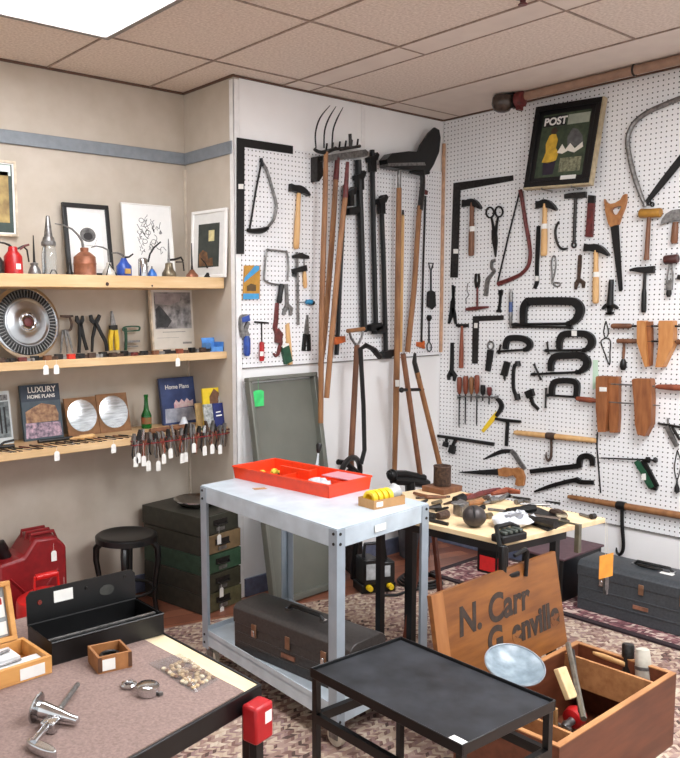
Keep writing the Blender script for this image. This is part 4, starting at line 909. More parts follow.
wtool(R_, 'socket_bar', 'long black bar with two hanging sockets at the lower left of the pegboard', 'wrench', (450, 437),
      [('bar', black, S(R_, [(437.6, 435.8), (455, 438.4), (494, 444.2)], [2.6, 3, 3.4], .012)),
       ('socket', black, Many(S(R_, [(446.8, 437.6), (446, 443)], [2.4, 2.4], .012), S(R_, [(446, 442), (445.2, 446.6)], [4.6, 5.6], .02))),
       ('socket', black, Many(S(R_, [(456, 439), (452.8, 446)], [3.2, 3], .012), S(R_, [(453, 445.6), (451.4, 453)], [5.6, 6.6], .022)))])
wtool(R_, 'cant_hook', 'short wooden pole with dark collar and small hanging hook', 'hook', (551, 436),
      [('wooden_pole', tan, Lt(R_, (514.4, 432.4), (595.6, 440.6), [(0, 3.6), (.03, 5), (.5, 5.6), (.97, 5), (1, 4)])), ('collar', rust, Lt(R_, (546.6, 435.6), (555.4, 436.6), [(0, 6.6), (.5, 7.4), (1, 6.6)], .019)),
       ('hook', rust, Tb(R_, [(551.2, 439), (551.4, 450), (550.8, 457.4), (548.2, 460.6), (546.2, 457), (546.4, 452)], [2.6, 2.6, 2.6, 2.6, 2, 1], .014))])
wtool(R_, 'keyhole_saw', 'keyhole saw with wooden pistol-grip handle at the bottom of the pegboard', 'saw', (512, 470),
      [('blade', black, Pg(R_, [(458.8, 472.6), (459.6, 471.8), (500, 468.6), (500.6, 475.2), (478, 474.4)], .002, .012)),
       ('handle', saww, Pg(R_, [(498.8, 469.2), (504, 467.2), (512, 468.4), (518, 467.4), (522.4, 469.6), (525, 477), (524, 485.4), (519, 486), (515.8, 484.4), (517.2, 478.4), (514, 475), (507, 476.8), (499.6, 475.6)], .022, .003))])
wtool(R_, 'pruning_knife', 'folding knife with dark curved blade and pale steel handle', 'knife', (511, 451),
      [('blade', black, S(R_, [(483.6, 459.4), (492, 455.4), (502, 451.6), (511, 451)], [1, 3, 4.2, 3.6], .005)), ('handle', steel, S(R_, [(511, 450.4), (515, 454.6), (519.6, 462), (525, 469.4)], [4, 4.6, 4.4, 3.6], .012))])
wtool(R_, 'offset_wrench', 'heavy black bar with hooked end below the wooden pole', 'wrench', (556, 468),
      [('bar', black, S(R_, [(530.4, 471.4), (556, 468.4), (576, 466.2), (579.6, 465)], [4.2, 4.6, 5, 5.4], .016)), ('hooked_end', black, S(R_, [(579.4, 467), (580, 459.6), (583.6, 456.2), (588.6, 456.2), (592, 459), (592.6, 465.6)], [5, 5.4, 5.4, 5.4, 5, 4], .018))])
wtool(R_, 'pry_bar', 'long flat black lever with tapering tip just above the worktable', 'pry bar', (565, 484),
      [('bar', black, S(R_, [(534.6, 491.6), (546, 487.6), (560, 483.4), (574, 480.4), (581, 482), (593.6, 482.4)], [1.6, 3.4, 4, 4.2, 4.4, 4], .014)), ('hump', black, S(R_, [(572, 480.4), (577, 479), (581, 481)], [3, 3.6, 2], .02))])
wtool(R_, 'caulking_gun', 'green-handled clamp with long black rod and white tag', 'clamp', (640, 460),
      [('rod', black, Lt(R_, (601, 458), (656.4, 460.2), [(0, 1.4), (1, 1.8)], .016)), ('collar', black, Many(Lt(R_, (646.4, 459.8), (649.4, 460), [(0, 6), (1, 6)], .016), Lt(R_, (654, 460), (657, 460.2), [(0, 5), (.5, 6), (1, 4)], .016))),
       ('green_handle', green, S(R_, [(636.6, 461), (643, 470.6), (648, 480), (652, 487.6)], [5, 5.6, 6, 5.6], .02)), ('lever', black, S(R_, [(643, 460.4), (650, 473), (657, 487)], [4, 4, 4.4], .014)), ('tip', black, S(R_, [(649.6, 487), (657, 489)], [3, 3], .02)),
       ('price_tag', white, Pg(R_, [(641.6, 474), (645.8, 473.4), (646, 480), (641.4, 480.4)], .001, .024))])
wtool(R_, 'flexible_rod', 'thin black rod hanging vertically below the lower wooden clamp', 'rod', (597, 445), [('rod', black, Tb(R_, [(597.4, 432), (597, 446), (598.4, 465), (600.6, 493)], 1.5))])
wtool(R_, 'peavey_hook', 'long wooden pole with black collar and big hanging hook, lowest on the pegboard', 'hook', (621, 505),
      [('wooden_pole', honey, Lt(R_, (568, 496.6), (700, 519), [(0, 3), (.03, 4.6), (.4, 6.2), (.7, 6.6), (1, 6.4)])), ('collar', black, Lt(R_, (617, 505), (625.6, 506.4), [(0, 8.4), (.5, 9), (1, 8.4)], .021)),
       ('hook', black, Tb(R_, [(622, 508), (622.2, 525), (623.4, 543), (622.6, 551), (619.4, 554.6), (616.8, 552), (616.4, 547.6)], [3.6, 3.6, 3.4, 3.4, 3, 2.4, 1.2], .018))])
# ---- wooden handscrew clamps
jaww = wood_mat('clamp_maple', (178, 116, 62), (204, 146, 88), stretch=(26, 26, 5))
jaww2 = wood_mat('clamp_cherry_and_shade', (120, 68, 36), (158, 100, 58), stretch=(26, 26, 5))  # lower clamp's wood, also the painted shade on an upper jaw side
def jaw(u0, u1, v0, v1, vt, ul, ur, th=.05):
    """straight above vt, tapering to ul-ur at v1; a side face shows as a second board"""
    return Pg(R_, [(u0, v0+1), (u0+1, v0), (u1-1, v0), (u1, v0+1), (u1, vt), (ur, v1), (ul, v1), (u0, vt)], th, .006)
wtool(R_, 'handscrew_clamp', 'upper wooden handscrew clamp with two dark-handled screws at the right of the pegboard', 'clamp', (655, 335),
      [('jaw', jaww, Pg(R_, [(639, 321.5), (640, 320.6), (645.6, 320.6), (646.6, 321.5), (648.4, 350), (649.4, 366), (647, 367), (639, 342)], .05, .006)), ('jaw_side', jaww2, Pg(R_, [(647.4, 321.4), (652, 321.4), (652.6, 345), (651.6, 365), (650.4, 366), (649, 350)], .03, .006)), ('jaw', jaww, jaw(660.6, 675, 320.6, 367, 345, 657.4, 664.4)),  # left jaw's side shading is put into the darker colour of jaw_side
       ('screw', black, Lt(R_, (626, 326), (700, 326.4), [(0, 2), (1, 2)], .031)), ('screw', black, Lt(R_, (632, 341), (700, 342), [(0, 2), (1, 2)], .031)),
       ('handle', brown, Lt(R_, (611.6, 326), (632, 326), [(0, 4), (.1, 5.4), (.5, 5.4), (.9, 5), (1, 3)], .031)), ('handle', brown, Lt(R_, (617, 341), (637.5, 341.2), [(0, 3.6), (.1, 4.6), (.9, 4.6), (1, 3)], .031)),
       ('handle', brown, Lt(R_, (676, 342), (700, 342.4), [(0, 3), (.1, 4.8), (.9, 5), (1, 3)], .031))])
wtool(R_, 'handscrew_clamp', 'lower, larger wooden handscrew clamp with reddish handles and white label', 'clamp', (625, 400),
      [('jaw', jaww2, jaw(598, 609.4, 376, 431.6, 408, 600, 607, .05)), ('jaw_side', jaww2, jaw(610, 620, 376.4, 432.4, 418, 611, 619, .03)), ('jaw', jaww2, Pg(R_, [(634, 379.6), (635.6, 378.4), (652, 378.6), (652.8, 380), (653.6, 400), (653, 424), (646.6, 436), (639.6, 434), (637.2, 424), (636, 400)], .052, .006)),
       ('screw', steel, Lt(R_, (611, 384), (660, 386.6), [(0, 1.6), (1, 1.8)], .034)), ('screw', steel, Lt(R_, (594, 401), (660, 405.6), [(0, 1.6), (1, 1.2)], .034)),
       ('handle', redwood, Lt(R_, (656, 386.6), (686, 388), [(0, 3), (.1, 5), (.5, 6), (.95, 6), (1, 4)], .034)), ('handle', redwood, Lt(R_, (576.6, 398.6), (598, 401), [(0, 4), (.1, 5), (.6, 5.6), (1, 3.4)], .034)),
       ('price_label', white, Pg(R_, [(599.4, 387), (606.8, 387.4), (606.8, 391.6), (599.4, 391.4)], .001, .0565))])
wtool(R_, 'wire_whisk', 'thin wire trowel-shaped frame left of the upper handscrew clamp', 'tool', (606, 340),
      [('wire', dark, Many(Tb(R_, [(606, 321), (603.6, 332), (606, 338), (608.4, 332), (606, 321)], 1.1), Tb(R_, [(606, 338), (601, 341.6), (605, 354), (609.6, 365), (610, 352), (610.4, 341), (606, 338)], 1.2)))])
wtool(R_, 'spoon_bit', 'brown-shafted tool with black spoon end under the upper handscrew clamp', 'tool', (624, 345),
      [('shaft', brown, Lt(R_, (624, 343), (623.4, 360), [(0, 2), (.5, 3), (1, 2)])), ('spoon', black, Lt(R_, (623.4, 359), (623, 370), [(0, 3), (.3, 6), (.7, 6.6), (1, 4)]))])
wtool(R_, 'paper_strip', 'pale mint green paper strip beside the lower handscrew clamp', 'paper', (596, 370), [('paper', mat('mint_paper', (196, 222, 198), .7, var=.03), Pg(R_, [(593, 360), (598, 360), (598.6, 389), (592.6, 389)], .002))])
wtool(R_, 'divider_clamp', 'grey spring divider with tee top at the right edge below the handscrew clamps', 'divider', (668, 425),
      [('crossbar', dark, S(R_, [(658, 423.4), (670, 425.4), (686, 428)], [1.6, 2.4, 2], .012)), ('leg', steel, S(R_, [(666.6, 426), (672, 437), (677, 446.6)], [4, 4, 3.2], .016)), ('leg', dark, S(R_, [(672, 427), (680, 440)], [2, 2], .012)), ('knob', steel, Lt(R_, (668, 418), (668, 425), [(0, 1.6), (1, 1.6)]))])
wtool(R_, 'wire_tool', 'wire teardrop with small black weight near the right edge', 'tool', (677, 480),
      [('wire', dark, Tb(R_, [(677.4, 450), (675, 462), (674.6, 470), (677, 480), (680, 470), (681, 462), (677.4, 450)], 1.1)), ('weight', black, Lt(R_, (677, 480), (676.8, 493), [(0, 1.4), (.3, 2), (.6, 5), (.9, 5), (1, 2)]))])
wtool(R_, 'bow_saw', 'very large grey tubular bow saw with black blade at the top right', 'saw', (644, 204),
      [('tubular_frame', steel, Tb(R_, [(644.6, 204.6), (639, 190), (633.6, 174), (629, 154), (627.6, 140), (630.6, 129), (637, 120), (648, 112), (662, 105.6), (682, 97.6), (700, 92), (722, 86), (738, 86), (746, 93)], [3.4, 4.6, 5, 5, 5, 5.2, 5.4, 5.4, 5.4, 5.4, 5.4, 5.4, 5.4, 4], .018)),
       ('blade', black, S(R_, [(644.6, 205), (662, 183), (682, 158), (700, 137), (722, 115), (746, 93)], [4, 7, 8, 8, 8, 5], .003, .016)), ('end_rivet', steel, Lt(R_, (644.4, 202), (645.6, 206.6), [(0, 4), (1, 4)], .018))])
wtool(R_, 'chain_hook', 'small dark chain link end below the big bow saw tip', 'chain', (648, 204), [('link', dark, Many(lambda b: R_.ring(b, 649.4, 202.8, 1.6, 2.2, 1.1, .006, .003, 10), lambda b: R_.ring(b, 652.4, 204.4, 1.6, 2, 1.1, .006, .003, 10)))])
wtool(R_, 'offset_wrench', 'stub of a dark wrench cut by the right edge of the pegboard', 'wrench', (679, 277), [('head', dark, S(R_, [(677.6, 277), (684, 278), (692, 281)], [5, 4, 4], .014))])

# ---- framed magazine cover leaning out from the wall
def picture(name, label, BL, BR, TL, fw, th, fm, mm, group=None, art=None, back=.0):
    lf = LF(BL, BR-BL, TL-BL); w = (BR-BL).length; h = (TL-BL).dot(lf.ey)
    t = thing(name, label, 'picture', (BL+BR)/2, group)
    b = B()
    for q in ((0, w, 0, fw), (0, w, h-fw, h), (0, fw, fw, h-fw), (w-fw, w, fw, h-fw)): lf.box(b, *q, 0, th)
    ob('frame', b, fm, t, bevel=min(.002, fw*.2))
    ob('mat_board', lf.box(B(), fw*.9, w-fw*.9, fw*.9, h-fw*.9, .001, th*.55), mm, t)
    if art: art(lf, w, h, th*.55, t)
    return t
def rect(lf, t, name, x0, x1, y0, y1, z, m, th=.0008): return ob(name, lf.box(B(), x0, x1, y0, y1, z, z+th), m, t)
PB = RW.val
def wallpt(u, v, d): return at(u, v, 'x', PB-d)
BLp, BRp, TLp = wallpt(525.6, 188.5, .085), wallpt(591, 183.5, .085), wallpt(537, 108.3, .02)
def post_art(lf, w, h, z, t):
    m_dk = mat('print_dark_green', (40, 52, 40), .5, rgb2=(66, 80, 56), scale=30)
    rect(lf, t, 'printed_cover', w*.14, w*.86, h*.11, h*.88, z, m_dk)
    rect(lf, t, 'title_panel', w*.15, w*.5, h*.73, h*.86, z+.001, mat('print_black', (16, 16, 18), .5))
    tb = text_b('POST', lf, w*.165, h*.75, z+.002, h*.125, .0003, .002); ob('title_lettering', tb, white, t)
    rect(lf, t, 'side_panel', w*.53, w*.85, h*.73, h*.85, z+.001, mat('print_sage', (150, 156, 140), .6, var=.05))
    def blob(name, pts, m, dz): ob(name, B().prism([lf.p(w*x, h*y, z+.001+dz) for x, y in pts], lf.ez*.0006), m, t)
    yl = mat('print_yellow', (206, 166, 52), .6, var=.12)
    blob('yellow_figure', [(.22, .30), (.26, .42), (.24, .52), (.28, .62), (.36, .66), (.42, .56), (.41, .46), (.46, .40), (.44, .31), (.32, .28)], yl, .0)
    blob('figure_head', [(.30, .64), (.30, .70), (.36, .72), (.40, .67), (.37, .63)], mat('print_brown', (66, 46, 36), .6), .001)
    blob('figure_legs', [(.24, .29), (.26, .14), (.42, .14), (.44, .30)], mat('print_plum', (38, 28, 44), .6), .0)
    blob('grey_figure', [(.58, .46), (.56, .58), (.62, .68), (.70, .66), (.78, .58), (.82, .46)], mat('print_grey', (84, 84, 84), .6, var=.2), .0)
    blob('pale_strokes', [(.44, .40), (.50, .50), (.56, .43), (.62, .50), (.70, .43), (.80, .50), (.82, .44), (.70, .38), (.60, .41), (.52, .38)], paper, .001)
    rect(lf, t, 'inset_photo', w*.50, w*.82, h*.16, h*.33, z+.001, mat('print_olive', (150, 150, 120), .6, rgb2=(70, 72, 56), scale=60))
    rect(lf, t, 'caption_label', w*.55, w*.78, h*.06, h*.115, z+.001, white)
pm = picture('framed_cover', 'framed magazine cover with yellow figure at the top of the right pegboard', BLp, BRp, TLp, .028, .024, black, mat('black_mat', (14, 15, 18), .3), None, post_art)
lfp = LF(BLp, BRp-BLp, TLp-BLp); wp = (BRp-BLp).length; hp = (TLp-BLp).length
b = B(); lfp.box(b, wp, wp+.008, 0, hp, -.016, .022); lfp.box(b, 0, wp+.008, -.010, 0, -.016, .022)
ob('pale_backing', b, mat('pale_frame_edge', (176, 160, 128), .5), pm)
for x in (.3, .75):
    q = lfp.p(wp*x, -.012, .0); ob('hanger_peg', B().tube([(WALL_X, q.y, q.z-.004), (q.x-.02, q.y, q.z-.004), (q.x-.024, q.y, q.z+.008)], .003, 6), steel, pm)

# ---- brown pipe and fitting under the ceiling
pz = 2.680; PX = 1.49
pipe_m = mat('brown_painted_pipe', (150, 120, 100), .5, var=.06)
t = thing('ceiling_pipe', 'brown painted pipe along the top of the pegboard wall', 'pipe', (PX, -2.0, pz))
ob('pipe', B().tube([(PX, -.70, pz), (PX, -3.6, pz)], .024, 20), pipe_m, t)
ob('hanger', B().tube([(PX, -1.285, pz), (PX, -1.285, CEIL-.007)], .006, 6).tube([(PX+.026*math.cos(a*PI/8), -1.285, pz+.026*math.sin(a*PI/8)) for a in range(16)], .005, 6, True), dark, t)
t = thing('pipe_valve', 'dark red and black valve fitting at the end of the brown pipe', 'valve', (PX, -.60, pz))
ob('red_end_cap', B().lathe((PX-.02, -.70, pz-.018), (0, 1, 0), [(0, .03), (.005, .042), (.04, .042), (.045, .03)], 16).box(PX-.04, PX, -.685, -.665, pz-.075, pz-.02), redd, t)
ob('glass_bulb', B().lathe((PX-.05, -.595, pz+.016), (0, .15, -1), [(0, .05), (.015, .058), (.05, .058), (.08, .042), (.09, .02)], 18), mat('dark_bulb', (70, 58, 50), .25, .2, var=.2), t)
ob('black_bracket', B().box(PX-.06, PX+.01, -.655, -.56, pz+.010, CEIL-.007).box(PX-.05, PX-.01, -.655, -.640, pz-.06, pz+.012), black, t)

q = at(523, -2, 'z', CEIL-.01)
t = thing('sprinkler_head', 'small dark red fitting on the ceiling at the top edge of the view', 'sprinkler', (q.x, q.y, CEIL-.045))
ob('flange', B().lathe((q.x, q.y, CEIL-.006), (0, 0, -1), [(0, .03), (.004, .028), (.006, .02)], 16), dark, t)
ob('head', B().lathe((q.x, q.y, CEIL-.012), (0, 0, -1), [(0, .012), (.015, .010), (.02, .018), (.024, .017)], 12), redd, t)
# ================================================================ shelves in the alcove
YS = ALC-.35                       # front edge of the shelves
pine = wood_mat('pine_shelf', (198, 162, 114), (218, 186, 142), stretch=(3, 26, 26))
SH = [(1.648, 1.705), (1.283, 1.320), (.888, .920)]
shl = ['top pine shelf holding the oil cans', 'middle pine shelf holding the wheel cover', 'lowest pine shelf holding the green bottle']
for k, (z0, z1) in enumerate(SH):
    t = thing('wall_shelf', shl[k], 'shelf', (-1.2, ALC-.15, z0), 'pine shelves in the alcove')
    ob('board', B().box(-2.6, -.0005, YS, ALC-.0005 if k else ALC-.013, z0, z1) if k else B().box(-2.6, -.013, YS, ALC-.0005, z0, z1), pine, t, bevel=.002)
    if k == 0:
        ob('knot', B().lathe((-.71, YS+.002, z0+.016), (0, -1, 0), [(0, .010), (.003, .009)], 10).lathe((-.46, YS+.002, z0+.010), (0, -1, 0), [(0, .006), (.003, .005)], 8), mat('dark_knot', (52, 32, 22), .6), t)
Z1, Z2, Z3 = SH[0][1], SH[1][1], SH[2][1]
def sx(u, y, v=270): return at(u, v, 'y', y).x
def pm_(y): return (at(100, 300, 'y', y)-at(100, 301, 'y', y)).z      # metres per picture unit there
# ---- frames
wf = mat('white_frame', (232, 230, 226), .5, var=.02); bf = mat('black_frame', (20, 19, 19), .3, var=.1); pf = mat('pale_wood_frame', (206, 190, 168), .5)
def leaning(u0, u1, vtop, yb, yt, zb, fr_t=.02, name='', label='', fm=None, mm=None, art=None, th=.018):
    a = at(u0, 270, 'y', yb).x; c = at(u1, 270, 'y', yb).x; top = at((u0+u1)/2, vtop, 'y', yt)
    return picture('framed_print', label, Vector((a, yb, zb)), Vector((c, yb, zb)), Vector((a, yt, top.z)), fr_t, th, fm, mm, None, art)
inkm = mat('pencil_grey', (120, 118, 116), .8, rgb2=(60, 58, 58), scale=40); inkd = mat('ink_black', (40, 38, 38), .7, var=.1)
def art_portrait(lf, w, h, z, t):
    rect(lf, t, 'drawing_paper', w*.2, w*.8, h*.12, h*.88, z, white)
    ob('pencil_head', B().prism([lf.p(w*(.5+.17*math.cos(k*PI/10)), h*(.58+.10*math.sin(k*PI/10)), z+.001) for k in range(20)], lf.ez*.0005), inkm, t)
    ob('pencil_shading', B().prism([lf.p(w*(.5+.10*math.cos(k*PI/10)), h*(.56+.05*math.sin(k*PI/10)), z+.0016) for k in range(20)], lf.ez*.0004), inkd, t)
    ob('pencil_lines', B().tube([lf.p(w*.32, h*.52, z+.001), lf.p(w*.4, h*.44, z+.001), lf.p(w*.62, h*.43, z+.001), lf.p(w*.7, h*.54, z+.001)], .0012, 4), inkm, t)
leaning(67, 113, 205, ALC-.075, ALC-.03, Z1, .022, label='black-framed pencil drawing standing on the top shelf behind the copper oil can', fm=bf, mm=mat('pale_mat', (216, 214, 210), .7, var=.02), art=art_portrait)
def art_lines(lf, w, h, z, t):
    rng = random.Random(4); b = B()
    for k in range(34):
        x, y = .28+.5*rng.random(), .35+.45*rng.random(); pts = []
        for j in range(5):
            pts.append(lf.p(w*x, h*y, z)); x += .10*(rng.random()-.5); y += .10*(rng.random()-.5)
        b.tube(pts, .0016, 4)
    for x, y in ((.38, .78), (.5, .62), (.6, .5), (.42, .5)): b.tube([lf.p(w*(x+.05*math.cos(k*PI/5)), h*(y+.03*math.sin(k*PI/5)), z) for k in range(10)], .0015, 4, True)
    ob('ink_lines', b, inkd, t)
leaning(126, 175, 205, ALC-.07, ALC-.03, Z1, .006, label='white sheet with loose ink line drawing leaning on the alcove wall', fm=wf, mm=mat('drawing_white', (230, 229, 226), .7, var=.01), art=art_lines, th=.010)
def art_dark(lf, w, h, z, t):
    rect(lf, t, 'dark_print', w*.20, w*.80, h*.16, h*.80, z, mat('print_teal_black', (38, 44, 42), .5, rgb2=(58, 62, 54), scale=25))
    rect(lf, t, 'pale_lantern', w*.50, w*.66, h*.54, h*.70, z+.001, mat('print_straw', (204, 192, 140), .6, var=.1))
    ob('brown_shapes', B().prism([lf.p(w*x, h*y, z+.0011) for x, y in ((.24, .18), (.24, .36), (.34, .42), (.46, .38), (.5, .28), (.62, .3), (.64, .18))], lf.ez*.0005), mat('print_amber', (130, 92, 56), .6, rgb2=(70, 46, 34), scale=40), t)
# this one stands against the side wall of the alcove
a = at(190.5, 274, 'x', -.045); c = at(231.5, 274, 'x', -.02)
picture('framed_print', 'white-framed dark print with pale lantern shape at the right end of the top shelf', Vector((-.055, .305, Z1)), Vector((-.022, .045, Z1)), Vector((-.035, .305, at(192, 213, 'x', -.03).z)), .016, .016, wf, mat('pale_mat', (216, 214, 210), .7, var=.02), None, art_dark)
def art_edge(lf, w, h, z, t):
    rect(lf, t, 'olive_mat', w*.06, w*.94, h*.05, h*.95, z, mat('dark_teal_mat', (52, 66, 60), .5, var=.1))
    rect(lf, t, 'tan_print', w*.25, w*.885, h*.18, h*.85, z+.001, mat('print_tan', (186, 160, 100), .6, rgb2=(120, 96, 60), scale=18))
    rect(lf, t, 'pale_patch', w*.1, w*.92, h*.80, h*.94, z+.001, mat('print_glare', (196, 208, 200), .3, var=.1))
p1, p2 = at(18, 237, 'y', ALC-.012), at(18, 162, 'y', ALC-.012)
picture('framed_print', 'framed tan and dark green print hanging at the far left above the top shelf', Vector((p1.x-.36, ALC-.012, p1.z)), Vector((p1.x, ALC-.012, p1.z)), Vector((p1.x-.36, ALC-.012, p2.z)), .012, .011, pf, wf, None, art_edge)
def art_photo(lf, w, h, z, t):
    rect(lf, t, 'grey_photo', w*.10, w*.90, h*.34, h*.90, z, mat('photo_grey', (64, 64, 66), .4, rgb2=(186, 182, 182), scale=22))
    ob('dark_mass', B().prism([lf.p(w*x, h*y, z+.001) for x, y in ((.12, .36), (.12, .64), (.2, .70), (.3, .62), (.46, .46), (.36, .36))], lf.ez*.0005), mat('photo_black', (34, 34, 36), .4, rgb2=(70, 70, 72), scale=30), t)
    ob('sky', B().prism([lf.p(w*x, h*y, z+.001) for x, y in ((.12, .72), (.12, .88), (.7, .88), (.66, .76), (.4, .70))], lf.ez*.0005), mat('photo_sky', (160, 150, 152), .4, var=.1), t)
    ob('caption_lines', B().add(*[(lambda q: (q.v, q.f))(lf.box(lf.box(lf.box(B(), w*.25, w*.75, h*.285, h*.295, z, z+.0008), w*.12, w*.6, h*.2, h*.205, z, z+.0008), w*.68, w*.88, h*.10, h*.13, z, z+.0008))][0]), mat('caption_grey', (150, 148, 144), .7), t)
leaning(149.5, 195, 286, ALC-.055, ALC-.03, Z2, .012, label='pale-framed black and white photograph standing on the middle shelf', fm=pf, mm=mat('photo_mount', (218, 212, 202), .7, var=.02), art=art_photo)

# ---- oil cans
def spout(b, pts, r0, r1, y): 
    n = len(pts); b.tube([at(u, v, 'y', y) for u, v in pts], [r0+(r1-r0)*k/(n-1) for k in range(n)], 8); return b
def can(name, label, u, y, z, prof, mt, parts=(), cat='oil can', seg=24):
    """prof: (height, radius) in picture units"""
    x = sx(u, y); k = pm_(y); t = thing(name, label, cat, (x, y, z))
    ob('body', B().lathe((x, y, z), (0, 0, 1), [(h*k, r*k) for h, r in prof], seg), mt, t)
    for pn, m, fn in parts:
        b = B(); fn(b, x, y, z, k); ob(pn, b, m, t)
    return t
yo = .21
LH = lambda h0, prof: (lambda b, x, y, z, k: b.lathe((x, y, z+h0*k), (0, 0, 1), [(h*k, r*k) for h, r in prof], 16))
SPp = lambda pts, a, c: (lambda b, x, y, z, k: spout(b, pts, a*k, c*k, y))
can('oil_can', 'dark oil can cut by the left edge of the top shelf', -3, yo, Z1, [(0, 6), (.5, 6.6), (12, 6.4), (17, 3), (20, 2)], dark, [('spout', dark, LH(20, [(0, 1.6), (20, .6)]))])
can('oil_can', 'red oil can with curved spout and pull handle on the top shelf', 13.5, yo, Z1, [(0, 8.4), (.5, 9), (17, 8.6), (21, 5.4), (22, 4.6), (25, 4.4), (26, 3.6)], redp,
    [('spout', dark, SPp([(13, 249), (9, 245), (4, 243), (-4, 242)], 1.4, .7)), ('lever_handle', dark, SPp([(17, 249), (23, 246), (27, 250), (29, 262)], 1, .8)), ('red_grip', redd, SPp([(20, 249), (24, 246), (29, 244.6)], 1.3, 1)), ('price_label', white, lambda b, x, y, z, k: b.box(x-1*k, x+3.4*k, y-9.1*k, y-8.4*k, z+5*k, z+10*k))])
can('oiler', 'small grey bell-shaped oiler with needle spout beside the red oil can', 34.5, yo, Z1, [(0, 6.4), (.4, 6.6), (2, 6.4), (6, 5), (9.4, 3), (10, 3.8), (11.4, 3.8), (12, 2)], steel, [('spout', dark, LH(11.4, [(0, 1.3), (26, .5)]))])
can('oil_bottle', 'tall clear glass oil bottle with conical metal spout on the top shelf', 49.5, yo, Z1, [(0, 6.6), (.6, 7.2), (20, 7.2), (26, 6.2), (28, 5.6)], glass,
    [('metal_spout', steel, LH(28, [(0, 6.8), (1, 7.2), (4, 7), (5, 6), (8, 5.4), (9, 4.2), (28, 1.8), (28.6, 1.2)])), ('wire_holder', dark, lambda b, x, y, z, k: b.tube([(x-4*k, y-7.4*k, z), (x-1*k, y-7.4*k, z+5*k), (x+2*k, y-7.4*k, z+5*k), (x+5*k, y-7.4*k, z)], .5*k, 6))])
can('oiler', 'tiny dark oiler between the glass oil bottle and copper can', 69.5, .26, Z1, [(0, 3.6), (.4, 3.8), (4, 3.4), (6, 1.8), (12, 1.2)], dark, [('spout', dark, LH(11, [(0, 1), (6, .5)]))])
can('oil_can', 'large copper-coloured oil can with long arched spout on the top shelf', 85, yo, Z1, [(0, 11), (.5, 11.6), (1.5, 11.2), (11, 11.2), (12, 11.6), (13, 11.2), (19, 10.8), (23, 6), (24, 4), (27, 3.6), (27.6, 2.6)], copper,
    [('spout', steel, SPp([(83.4, 249), (82, 241), (78, 235), (72, 229), (64, 225.4), (55, 223.6)], 1.5, .6)), ('cap', copper, LH(25, [(0, 4.2), (2.6, 4.2), (3, 3)]))])
can('oiler', 'pale oiler with long horizontal spout right of the copper oil can', 109, yo, Z1, [(0, 6.6), (.6, 7), (5, 6.6), (9, 3.6), (12, 2.4), (14, 2.4)], mat('cream_metal', (206, 202, 192), .35, .4, var=.08),
    [('spout', steel, SPp([(109, 262), (108, 250), (103, 247.4), (96, 246), (91, 247.4)], 1.2, .5)), ('pump_arm', dark, lambda b, x, y, z, k: b.tube([(x-6.6*k, y-6*k, z+.8*k), (x-1*k, y-3*k, z+13*k), (x+5.6*k, y-6*k, z+.8*k)], .8*k, 6))])
can('oil_can', 'deep blue oil can with gold label and trigger handle on the top shelf', 124, yo, Z1, [(0, 7.6), (.6, 8), (11, 7.8), (15, 4.4), (17.5, 3.2), (19, 2.6)], blue,
    [('spout', steel, SPp([(123.4, 256), (120, 253.6), (116.6, 252.6), (112, 253)], 1.2, .7)), ('trigger', dark, SPp([(125, 257.4), (129, 257), (133, 254)], 1.1, .8)), ('label', mat('gold_label', (176, 140, 72), .4), lambda b, x, y, z, k: b.box(x-3.4*k, x+3*k, y-8.3*k, y-7*k, z+3*k, z+8*k))])
can('grease_pump', 'silver cylinder pump with black curved spout beside the blue can', 143, yo, Z1, [(0, 4.6), (.4, 5), (18, 5), (19, 4.4), (20, 3)], chrome,
    [('spout', black, SPp([(148, 262), (150, 254), (154, 247.6), (160.6, 242)], 1.1, .8)), ('side_tube', steel, lambda b, x, y, z, k: b.tube([(x+4.4*k, y, z+2*k), (x+6*k, y, z+12*k)], .9*k, 6))])
can('oiler', 'squat bright blue oiler partly behind the silver pump', 152, yo+.02, Z1, [(0, 5.4), (.4, 5.6), (4, 5), (8, 2.4), (9, 1.6)], mat('bright_blue', (50, 110, 190), .35), [('neck', steel, LH(8, [(0, 1.4), (4, .8)]))])
can('oil_can', 'brass and grey oil can with tall spout and thumb lever on the top shelf', 169, yo, Z1, [(0, 7.6), (.6, 8), (5, 7.6), (9, 5), (11, 4.4), (15, 4), (16, 2.4)], mat('aged_brass', (120, 108, 88), .35, .6, var=.2),
    [('spout', steel, LH(15, [(0, 1.6), (26, .5)])), ('thumb_lever', dark, SPp([(168, 260), (174, 259.6), (181, 257.4), (183, 261)], 1.3, 1)), ('return_tube', dark, SPp([(176, 262), (183, 262), (184, 271)], .8, .8))])
can('oiler', 'low copper oiler with straight needle spout before the white frame', 192, yo-.02, Z1, [(0, 6.6), (.5, 7), (3, 6.8), (6, 4), (8, 2.6), (9, 2)], copper, [('spout', dark, LH(8.4, [(0, 1.6), (6, 1), (29, .5)]))])
can('oiler', 'small steel cone oiler at the right end of the top shelf', 207.5, yo-.04, Z1, [(0, 4.6), (.4, 4.8), (2, 4), (5, 1.6), (6, 1.2)], dark, [('spout', dark, SPp([(207.5, 268), (205, 263), (201, 258.4)], 1, .5))])

